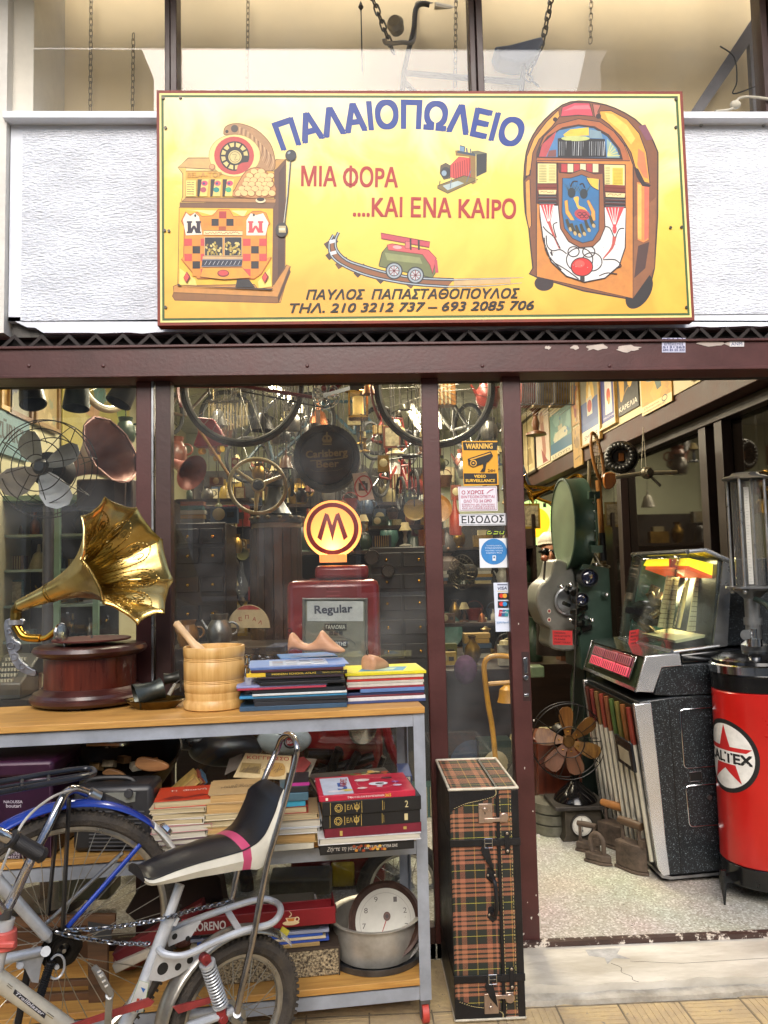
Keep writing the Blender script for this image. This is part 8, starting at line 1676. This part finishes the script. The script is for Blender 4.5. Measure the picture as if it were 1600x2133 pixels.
# ================================================================ crowded shelves and hanging stock
rq=random.Random(21);USED=set();prev=['the post']
CO_=[('brown','#5a3a24'),('brown','#4a3222'),('amber','#86581f'),('cream','#a0946f'),('dark green','#28362a'),('blue','#33455c'),('white','#a8a498'),('red','#7a2a22'),('black','#1e1c1c'),('grey','#6c6a66'),('grey','#8a8884'),('copper','#8a5230'),('brass','#987a3c'),('brass','#8a6c30'),('turquoise','#40605a'),('rust-red','#6e3c2c'),('olive','#5c5c30'),('yellow','#9a8034')]
KD=['vase','bottle','jug','tin box','wooden box','candlestick','mantel clock','framed photo','teapot','bell','plate','radio','statuette','lamp','camera','basket','helmet','funnel','mug','book pile','accordion','toy car','horn','coffee mill']
def stock(kind,cn,hx,p,s,where):
 global prev
 met=cn in('copper','brass','grey');m=M(hx,.35,.8 if met else 0,.25,14);b=B(m);x,y,z=p;r=s*.32
 L=lambda pr:b.lathe([(a*s,h*s)for a,h in pr],p,n=20)
 if kind in('vase','statuette'):L([(0,0),(.2,0),(.16,.05),(.3,.35),(.26,.6),(.12,.8),(.1,.9),(.18,1),(.14,1)])
 elif kind=='bottle':L([(0,0),(.2,0),(.21,.05),(.21,.55),(.08,.72),(.07,.95),(.09,1),(0,1)])
 elif kind in('jug','teapot','mug'):L([(0,0),(.26,0),(.34,.25),(.3,.5),(.2,.66),(.24,.8),(.2,.8)]);b.torus((x+.32*s,y,z+.42*s),(0,1,0),.16*s,.035*s,18,6);b.tube([(x-.28*s,y,z+.35*s),(x-.46*s,y,z+.66*s)],[.06*s,.03*s],8)
 elif kind in('candlestick','lamp'):L([(0,0),(.26,0),(.24,.06),(.07,.12),(.1,.3),(.05,.45),(.09,.6),(.16,.66),(.06,.7)]);m2=M('#b8a878',.6);b.m(m2);L([(.28,.66),(.14,1),(0,1)]if kind=='lamp' else[(.05,.66),(.05,.98),(0,1)])
 elif kind in('mantel clock','radio','camera','coffee mill','tin box','wooden box','toy car','accordion'):
  w,h=(.8,.5)if kind not in('mantel clock','coffee mill')else(.5,.75);b.bx(x-w*s/2,x+w*s/2,y-.15*s,y+.2*s,z,z+h*s);b.m(M('#a89c78',.4,.2))
  if kind in('mantel clock','radio','camera'):b.lathe([(0,.01*s),(.16*s,.01*s),(.19*s,0)],(x-(.15*s if kind=='radio' else 0),y-.15*s,z+h*s*.55),(0,-1,0),20);b.m(BLACK);b.box((x+.2*s,y-.155*s,z+h*s*.5),(.2*s,.01*s,.16*s)if kind=='radio' else(.05*s,.01*s,.05*s))
  elif kind=='coffee mill':b.lathe([(0,.2*s),(.18*s,.15*s),(.22*s,0)],(x,y,z+h*s),n=18);b.tube([(x,y,z+h*s+.2*s),(x+.2*s,y,z+h*s+.25*s)],.02*s,6)
  elif kind=='toy car':b.bx(x-.2*s,x+.25*s,y-.13*s,y+.18*s,z+h*s,z+h*s+.22*s)
  elif kind=='accordion':
   for k in range(7):b.bx(x-.3*s+k*.09*s,x-.26*s+k*.09*s,y-.19*s,y+.22*s,z+.02*s,z+h*s*.98)
  else:b.bx(x-w*s/2-.01*s,x+w*s/2+.01*s,y-.16*s,y+.21*s,z+h*s*.7,z+h*s*.76)
 elif kind=='framed photo':
  b.bx(x-.36*s,x+.36*s,y,y+.05*s,z,z+.9*s);b.m(M('#b0a484',.5,0,.4,30));b.bx(x-.28*s,x+.28*s,y-.01*s,y,z+.08*s,z+.82*s)
 elif kind=='plate':b.lathe([(0,.02*s),(.3*s,.0),(.45*s,.06*s),(.44*s,.03*s),(0,-.02*s)],(x,y,z+.45*s),(0,-1,.25),30)
 elif kind in('bell','funnel','helmet','horn'):L([(.4,0),(.36,.1),(.28,.35),(.2,.6),(.08,.7),(.05,1),(0,1)])
 elif kind=='basket':L([(0,0),(.28,0),(.4,.5),(.37,.5),(.26,.03)]);b.torus((x,y,z+.45*s),(0,1,0),.36*s,.025*s,24,6,0,pi)
 else:
  for k in range(5):b.m(M(rq.choice(CO_)[1],.5));b.bx(x-.35*s,x+(.3+.03*(k%3))*s,y-.2*s,y+.2*s,z+k*.13*s,z+(k+.92)*.13*s)
 lab=f'{cn} {kind} {where}, beside the {prev[0]}'
 if lab in USED:lab=f'{cn} {kind} {where}, past the {prev[0]}'
 if len(lab.split())>16:lab=lab.replace(' of the ',' of ')
 USED.add(lab);prev=[f'{cn} {kind}']
 o=one(kind.replace(' ','_'),lab,kind,b,bev=.0,ang=40);return o
def row(x0,x1,z,Y,n,where,s0=.14,s1=.24):
 x=x0
 while x<x1:
  k=rq.choice(KD);cn,hx=rq.choice(CO_);s=rq.uniform(s0,s1);stock(k,cn,hx,V((x+s*.4,Y+rq.uniform(-.05,.08),z+.001)),s,where);x+=s*rq.uniform(.85,1.1)
def rack(name,label,x0,x1,Y,zs,nm,m=DW):
 t=T(name,label,'shelf rack',((x0+x1)/2,Y+.2,FL));
 for x in(x0-.03,x1):b=B(m);b.bx(x,x+.03,Y,Y+.4,FL+.001,zs[-1]+.3);b.build('upright',t)
 for z in zs:b=B(m);b.bx(x0,x1,Y,Y+.4,z-.025,z);b.build('shelf',t)
 b=B(M('#1d1714',.7));b.bx(x0,x1,Y+.38,Y+.4,FL+.01,zs[-1]+.3);b.build('back',t)
 for i,z in enumerate(zs):row(x0+.02,x1-.1,z,Y+.15,9,f'on the {("lowest", "second", "third", "fourth", "top")[i]} shelf of the {nm}',.15,.27)
rack('shelf_rack','dark shelf rack crammed with curios across the middle of the shop',-1.15,.55,2.75,[.55,.9,1.25,1.6,1.95],'middle rack');rack('shelf_rack','dark shelf rack of curios at the rear by the door glass',.7,1.7,4.4,[.6,.95,1.3,1.65],'rear rack')
for z,nm in zip(zs[:3]+[zs[3]],('lowest','second','third','fourth')):row(p.x+.03,q.x-.08,z,1.78,6,f'on the {nm} shelf of the mint cabinet',.10,.17)
row(at(370,1088,1.4).x,at(468,1088,1.4).x,at(400,1088,1.35).z,1.5,3,'on the carved cabinet',.14,.22);row(at(778,1138,1.6).x,at(900,1138,1.6).x,at(800,1138,1.6).z,1.75,4,'on the sideboard',.13,.2);row(at(915,1392,2.2).x,at(1085,1392,2.2).x,at(1000,1392,2.2).z,2.35,5,'at the front of the long table',.12,.2);row(at(915,1392,2.2).x,at(1100,1392,2.2).x,at(1000,1392,2.2).z,2.75,5,'in the middle of the long table',.2,.3);row(at(915,1392,2.2).x,at(1150,1392,2.2).x,at(1000,1392,2.2).z,3.2,5,'at the rear of the long table',.25,.38);row(at(445,1330,1.9).x,at(600,1330,1.9).x,at(500,1330,1.9).z,2.05,4,'on the low chest',.16,.26);row(-1.05,.2,.17,.75,7,'on the floor behind the motorcycle',.25,.4);row(.68,1.15,FL,1.9,3,'on the floor behind the wooden fan',.3,.5);row(-1.6,-.8,1.0,.3,5,'on the window bench',.1,.18)
row(at(368,1330,.7).x,at(470,1330,.7).x,at(400,1345,.7).z,.7,3,'on the ledge left of the mortar',.12,.2)
b=B(DW);b.bx(at(360,1345,.7).x,at(600,1345,.7).x,.55,.9,at(400,1345,.7).z-.03,at(400,1345,.7).z);one('window_ledge','dark ledge inside the middle window behind the mortar','ledge',b)
for k in range(112):
 near=k>=46;x,Y=(rq.uniform(-.85,.5),rq.uniform(1.15,2.3))if near else(rq.uniform(-1.5,1.75),rq.uniform(1.7,4.8));s=rq.uniform(.07,.15)if near else rq.uniform(.14,.28);x=min(x,1.15)if Y<3.2 else x;z=rq.uniform(1.5,2.35)if near else rq.uniform(1.75,2.5);kd=rq.choice(['bell','lamp','basket','jug','plate','camera','horn','accordion','candlestick','teapot','mantel clock','framed photo','radio']);cn,hx=rq.choice(CO_)
 o=stock(kd,cn,hx,V((x,Y,z)),s,'hanging from the shop ceiling');t2=T('hanging_chain',f'thin dark chain holding the {o["label"].split(",")[0].split(" hanging")[0]} by the {prev[0]}, number {k + 1} from the door' if False else f'thin dark hanging chain over the {o["label"].replace(" hanging from the shop ceiling, beside the", " next to the").replace(" hanging from the shop ceiling, right after the", " past the")}','chain',(x,Y,z+s));b=B(IRON);b.tube([(x,Y,z+s*.6),(x,Y,3.14)],.003,5);b.build('links',t2)
row(1.25,1.85,FL,2.3,3,'on the floor behind the jukebox',.35,.55);row(1.2,1.9,.75,2.9,4,'on the stand behind the jukebox',.25,.4);b=B(DW);b.bx(1.1,2.0,2.7,3.2,FL+.001,.749);one('display_stand','dark stand loaded with curios behind the jukebox','stand',b)
for k,(x,y,s,a,hx,Y,lb)in enumerate(((560,870,1.2,10,'#6a6c70',3.4,'grey bicycle hanging far back beside the chimes'),(720,905,1.1,150,'#3c5a6a',3.6,'blue-grey bicycle hanging far back under the lantern'),(820,1000,.8,60,'#7a2a24',2.8,'red bicycle hanging far back by the right post'),(600,1000,.9,100,'#4c5a4c',3.1,'green bicycle hanging far back above the wooden barrel'),(930,900,1.2,120,'#5c5a58',4.6,'grey bicycle hanging far back behind the warning sticker'),(400,870,1.0,60,'#5a4a3c',3.3,'brown bicycle hanging far back beside the toy cart'))):mini(lb,x,y,s,radians(a),hx,Y)
for x0,x1,y,Y,nm in((770,905,1095,1.75,'upper ledge over the sideboard'),(366,520,1040,1.6,'ledge over the carved cabinet'),(912,1045,1300,1.95,'ledge behind the card sticker')):
 A_,C_=at(x0,y,Y),at(x1,y,Y);b=B(DW);b.bx(A_.x,C_.x,Y,Y+.2,A_.z-.02,A_.z);one('wall_ledge',f'narrow dark {nm}, crowded with curios','ledge',b);row(A_.x+.02,C_.x-.06,A_.z,Y+.1,6,f'on the {nm}',.07,.13)
for Y,z,nm in((1.5,FL,'floor before the sideboard'),(2.0,FL,'floor behind the hand truck')):row(.3,.9,z,Y,4,f'on the {nm}',.2,.45)
# ================================================================ stickers on the door glass, upper window display
def card(name,label,P,bg,draw,Y=.0185):
 t=T(name,label,'sticker',at(*P[-1],Y));b=B(M(bg,.5,0,.05));b.slab(P,Y,.001);b.build('film',t);a=Art(planeY(Y-.0002),step=.00015);draw(a);a.build('print',t)
def d1(a):
 a.poly('#1a1816',[(964,921),(1037,921),(1035,938),(966,938)]);a.text('#e0b04a','WARNING',(971,935),(1026,934),11,.05);a.poly('#1a1816',[(966,986),(1035,986),(1036,1008),(967,1008)]);a.text('#e8b83c','VIDEO',(988,995),(1012,995),6,.05);a.text('#e8b83c','SURVEILLANCE',(970,1004),(1031,1004),6,.05);a.text('#1a1816','24H',(1016,983),(1031,983),6,.02)
 a.poly('#1a1816',[(974,956),(1022,940),(1027,950),(1018,962),(985,974),(976,968)]);a.poly('#d8a030',[(978,957),(1021,943),(1022,945),(980,959)]);a.ell('#d8a030',986,965,7,7);a.ell('#1a1816',986,965,5,5);a.ell('#d8a030',986,965,2,2);a.poly('#1a1816',[(1006,966),(1014,962),(1012,972),(1010,983),(1000,983),(1006,974)])
card('warning_sticker','yellow and black video surveillance warning sticker with a camera',[(962,919),(1036,918),(1039,1010),(966,1012)],'#d89a1c',d1)
def d2(a):
 a.line('#8a3a5a',1,[(957,1016),(1033,1015),(1035,1062),(959,1063)],closed=True);a.text('#a83a58','Ο ΧΩΡΟΣ',(962,1030),(1008,1029),8,.03);a.text('#b85a78','ΒΙΝΤΕΟΣΚΟΠΕΙΤΑΙ',(961,1038),(1030,1037),5.5,.02);a.text('#b85a78','ΟΛΟ ΤΟ 24 ΩΡΟ',(966,1047),(1024,1046),6,.02);a.line('#b85a78',1.5,[(1014,1028),(1020,1022),(1028,1019)])
 for k,w in enumerate(('ΣΥΜΦΩΝΑ ΜΕ ΤΟΝ ΝΟΜΟ','ΑΡΧΗ ΠΡΟΣΤΑΣΙΑΣ','ΔΕΔΟΜΕΝΩΝ')):a.text('#a83a58',w,(962,1052+k*4),(1031,1052+k*4),2.6,.01)
card('notice_sticker','white sticker with red Greek notice under the yellow warning',[(954,1014),(1035,1013),(1037,1064),(957,1065)],'#d4d2dc',d2)
card('entrance_sticker','white entrance sticker with black Greek capitals',[(956,1071),(1054,1069),(1055,1094),(957,1095)],'#d2d4da',lambda a:(a.line('#30343c',.8,[(958,1073),(1052,1071),(1053,1092),(959,1093)],closed=True),a.text('#1a1c22','ΕΙΣΟΔΟΣ',(962,1090),(1050,1088),15,.02)))
card('brand_sticker','small black and lime sticker under the entrance sticker',[(1014,1105),(1054,1104),(1052,1114),(1012,1115)],'#1c1e1a',lambda a:(a.line('#b0c83c',1.6,[(1022,1106),(1016,1108),(1015,1112),(1022,1112),(1024,1109)]),a.line('#b0c83c',1.6,[(1028,1112),(1036,1112),(1038,1107),(1030,1107)]),a.line('#b0c83c',1.6,[(1042,1106),(1041,1112),(1048,1112),(1050,1106)])))
def d3(a):
 a.ell('#2c78b8',1029,1149,27,27)
 for k,w in enumerate(('Το κατάστημα διαθέτει','ΣΥΝΔΕΔΕΜΕΝΗ','τερματική συσκευή','καρτών POS')):a.text('#d8e4ee',w,(1010+abs(k-1.5)*2,1138+k*5),(1048-abs(k-1.5)*2,1138+k*5),3,.0)
 a.rect('#d8e0e8',1026,1157,1033,1168);a.rect('#4a6a8a',1027.5,1159,1031.5,1163)
card('payment_sticker','white square sticker with a blue disc',[(998,1122),(1061,1121),(1063,1182),(1000,1183)],'#d4d8de',d3)
def d4(a):
 a.rect('#26305c',1036,1217,1057,1219);a.text('#26305c','VISA',(1037,1229),(1056,1228),6.5,.04,.2);a.rect('#c8b04a',1036,1231,1057,1232)
 for y,c1,c2 in((1242,'#c8301c','#d89a2c'),(1259,'#c8302c','#2c8ac8')):a.rect('#15151a',1037,y-7,1059,y+7);a.ell(c1,1044.5,y-1,4.6,4.6);a.ell(c2,1051.5,y-1,4.6,4.6)
 a.poly('#a8283c',[(1040,1270),(1047,1270),(1044,1284),(1038,1284)]);a.poly('#2c5a8a',[(1047,1270),(1054,1270),(1051,1284),(1044,1284)]);a.poly('#2c8a94',[(1054,1270),(1060,1270),(1058,1284),(1051,1284)]);a.text('#e0e0e8','UnionPay',(1041,1277),(1058,1277),4,.01);a.text('#5a8ab8','EDPS Paycenter',(1035,1299),(1066,1297),4,.02)
card('card_sticker','tall white sticker with bank card logos',[(1028,1214),(1066,1213),(1070,1315),(1033,1316)],'#ccd4e4',d4)
card('opening_sticker','white sticker half hidden low behind the suitcase',[(1060,1660),(1084,1660),(1085,1747),(1062,1748)],'#ccd4dc',lambda a:(a.poly('#2c5a8a',[(1068,1672),(1082,1670),(1080,1682),(1067,1684)]),a.text('#6a8aa8','enter',(1066,1694),(1081,1693),5,.01),a.text('#4a5a6a','ΑΙ',(1070,1724),(1080,1723),6,.01)))
Yu=.24;UG=M('#2e3036',.5,.3,.2,8);t=T('bicycle','dark bicycle hung on chains in the upper display window','bicycle',at(900,180,Yu));f=lambda*q:[at(x,y,Yu+o)for x,y,o in q]
b=B(UG);b.tube(sm(f((838,190,0),(842,150,0),(850,110,0),(862,60,0),(866,20,0),(878,8,0),(895,10,0)),5),.011,8);b.tube(f((842,152,0),(1090,172,0)),.012,8);b.tube(f((840,168,0),(900,230,0),(1040,250,0)),.012,8);b.tube(f((1086,196,0),(1092,120,0)),.011,8);b.build('frame',t)
b=B(M('#8a8680',.3,.8));b.tube(sm(f((800,80,-.12),(806,90,-.1),(838,88,-.03),(862,84,0),(866,20,.05),(880,6,.1),(960,22,.12)),5),.009,8);b.build('handlebar',t);b=B(M('#b8b0a0',.5));b.tube(f((905,12,.1),(956,22,.12)),.016,10);b.build('grip',t)
lt(M('#8a8478',.3,.7),[(0,.03),(.025,.028),(.036,.01),(.03,-.03),(0,-.05)],at(824,52,Yu-.08),(-.3,-1,0)).build('headlamp',t);b=B(M('#6a7a98',.6));b.slab([(1030,96),(1062,92),(1130,74),(1134,82),(1120,110),(1092,126),(1075,128),(1040,120)],Yu-.04,.1);b.build('saddle',t,bev=.015)
for x in(930,1160,760):wheel(t,Plane(at(x,330 if x!=760 else 360,Yu),3),.29,.016,.02,20,.0012,kn=False,n=56)
for k,(x,y0,y1,lb)in enumerate(((190,-20,232,'thin chain hanging in the upper left pane, longer one'),(278,70,232,'thin chain hanging in the upper left pane, shorter one'),(517,-20,186,'thin chain hanging in the upper middle pane'),(950,-20,180,'thin chain hanging beside the upper right mullion'),(1232,-20,90,'thin chain hanging in the upper right pane'))):
 t=T('hanging_chain',lb,'chain',at(x,y1,Yu));b=B(M('#8a8070',.4,.6));links(b,[at(x,y0,Yu+.05),at(x-2,y1,Yu+.05)],.034,.0018);b.build('links',t)
for P,lb in(([(770,-20),(820,110)],'heavy chain holding the handlebar of the upper bicycle'),([(1150,-10),(1130,90),(1098,160),(1120,178)],'heavy chain holding the saddle of the upper bicycle')):
 t=T('hanging_chain',lb,'chain',at(*P[-1],Yu));b=B(M('#55524c',.4,.7));links(b,[at(x,y,Yu)for x,y in P],.05,.004);b.build('links',t)
t=T('arrow_rod','thin rod with a pointed tip in the upper middle pane','rod',at(755,146,Yu));b=B(UG);b.tube([at(752,18,Yu),at(755,150,Yu)],.003,6);b.lathe([(0,0),(.012,.02),(0,.05)],at(752,24,Yu),n=8);b.build('shaft',t)
t=T('set_square','large grey triangular frame at the right of the upper window','frame',at(1560,232,Yu));b=B(M('#77757a',.6));b.slab([(1574,28),(1576,70),(1465,232),(1440,232)],Yu,.03);b.slab([(1560,56),(1576,30),(1590,232),(1570,232)],Yu+.001,.03);b.build('bars',t);b=B(BLACK);b.tube(sm([at(1500,96,Yu-.02),at(1530,120,Yu-.02),at(1535,170,Yu-.02),at(1528,195,Yu-.02),at(1574,180,Yu-.02)],5),.003,6);b.build('wire',t)
b=B(M('#bab4a4',.8,0,.2));b.tube(sm([at(x,y,-.03)for x,y in[(1490,232),(1525,226),(1540,205),(1570,202),(1625,210)]],5),[.005]*21,8);b.sph(at(1532,218,-.03),.022,12,8,(1,.7,.8));one('loose_cable','white cable end with a taped knot lying on the right ledge','cable',b)
# ================================================================ a passer-by in the street, seen faintly in the glass
PX,PY=-.86,-4.2;t=T('person','woman in a dark coat holding a phone, reflected faintly in the glass','person',(PX,PY,-.08),radians(-38))
J=[(0,0,.78,.115),(0,.01,.93,.1),(0,0,1.09,.115),(0,-.01,1.2,.06),(0,.0,1.26,.045),(0,.02,1.34,.078),(0,.025,1.42,.07)];E_=[(0,1),(1,2),(2,3),(3,4),(4,5),(5,6)]
for s_ in(-1,1):
 n=len(J);J+=[(.085*s_,0,.72,.085),(.09*s_,.02,.42,.056),(.09*s_,-.01,.09,.036),(.095*s_,.1,.04,.033)];E_+=[(0,n),(n,n+1),(n+1,n+2),(n+2,n+3)]
 n=len(J);J+=[(.15*s_,0,1.15,.052),(.2*s_,.05,.95,.04),(.1*s_,.25,1.0,.025),(.06*s_,.3,1.02,.026)];E_+=[(2,n),(n,n+1),(n+1,n+2),(n+2,n+3)]
 for k in range(4):m=len(J);o=(k-1.5)*.017;J+=[(.04*s_,.335-abs(k-1.2)*.004,1.03+o,.009),(.015*s_,.345,1.045+o,.0075)];E_+=[(n+3,m),(m,m+1)]
 m=len(J);J+=[(.05*s_,.3,1.065,.01),(.03*s_,.315,1.085,.008)];E_+=[(n+3,m),(m,m+1)]
me=bpy.data.meshes.new('rig');me.from_pydata([j[:3]for j in J],E_,[]);o=bpy.data.objects.new('rig',me);COL.objects.link(o);o.modifiers.new('skin','SKIN')
for v,j in zip(me.skin_vertices[0].data,J):v.radius=(j[3],j[3]);v.use_root=False
me.skin_vertices[0].data[0].use_root=True;o.modifiers.new('sub','SUBSURF').render_levels=2;o.modifiers['sub'].levels=2
bm_=bpy.data.meshes.new_from_object(o.evaluated_get(bpy.context.evaluated_depsgraph_get()));bpy.data.objects.remove(o)
for v in bm_.vertices:
 c=v.co
 if c.z>1.28 and c.y>.03:g=lambda x,z,sx,sz,h:h*math.exp(-((c.x-x)/sx)**2-((c.z-z)/sz)**2);c.y+=g(0,1.365,.014,.025,.022)+g(0,1.325,.024,.01,.008)-g(.03,1.39,.018,.014,.01)-g(-.03,1.39,.018,.014,.01)+g(0,1.29,.03,.02,.01)
bm_.materials.clear()
for m in(M('#23232a',.7),M('#b58870',.5),M('#20283a',.7),M('#151416',.5)):bm_.materials.append(m)
for p in bm_.polygons:c=p.center;p.use_smooth=True;p.material_index=1 if c.z>1.24 or(c.y>.255 and c.z>.9)else(3 if c.z<.11 else(2 if c.z<.7 else 0))
o=bpy.data.objects.new('body',bm_);COL.objects.link(o);o.parent=t
HR=M('#2a1a12',.45,0,.3,30,.3,90,stretch=(6,6,1));b=B(HR);b.lathe([(.0,.115),(.05,.105),(.085,.06),(.095,0),(.1,-.08),(.105,-.2),(.08,-.28),(.07,-.28),(.085,-.1),(.08,0)],(0,-.012,1.395),(0,0,1),40,radians(120),radians(420));b.sph((0,-.02,1.42),.093,20,12,(1,.95,.9));b.build('hair',t,w=False)
for s_ in(-1,1):b=B(M('#201612',.2));b.sph((.03*s_,.087,1.388),.009,10,6,(1.2,.5,.6));b.build('eye',t,w=False)
b=B(M('#8a4a44',.5));b.sph((0,.1,1.325),.02,12,6,(1,.4,.35));b.build('mouth',t,w=False)
b=B(BLACK);R_=Matrix.Rotation(radians(-38),3,'Z');b.box(V((PX,PY,-.08))+R_@V((0,.35,1.05)),(.07,.01,.145),R_@Matrix.Rotation(radians(-20),3,'X'));one('phone','black phone held in both hands by the reflected woman','phone',b,bev=.003)
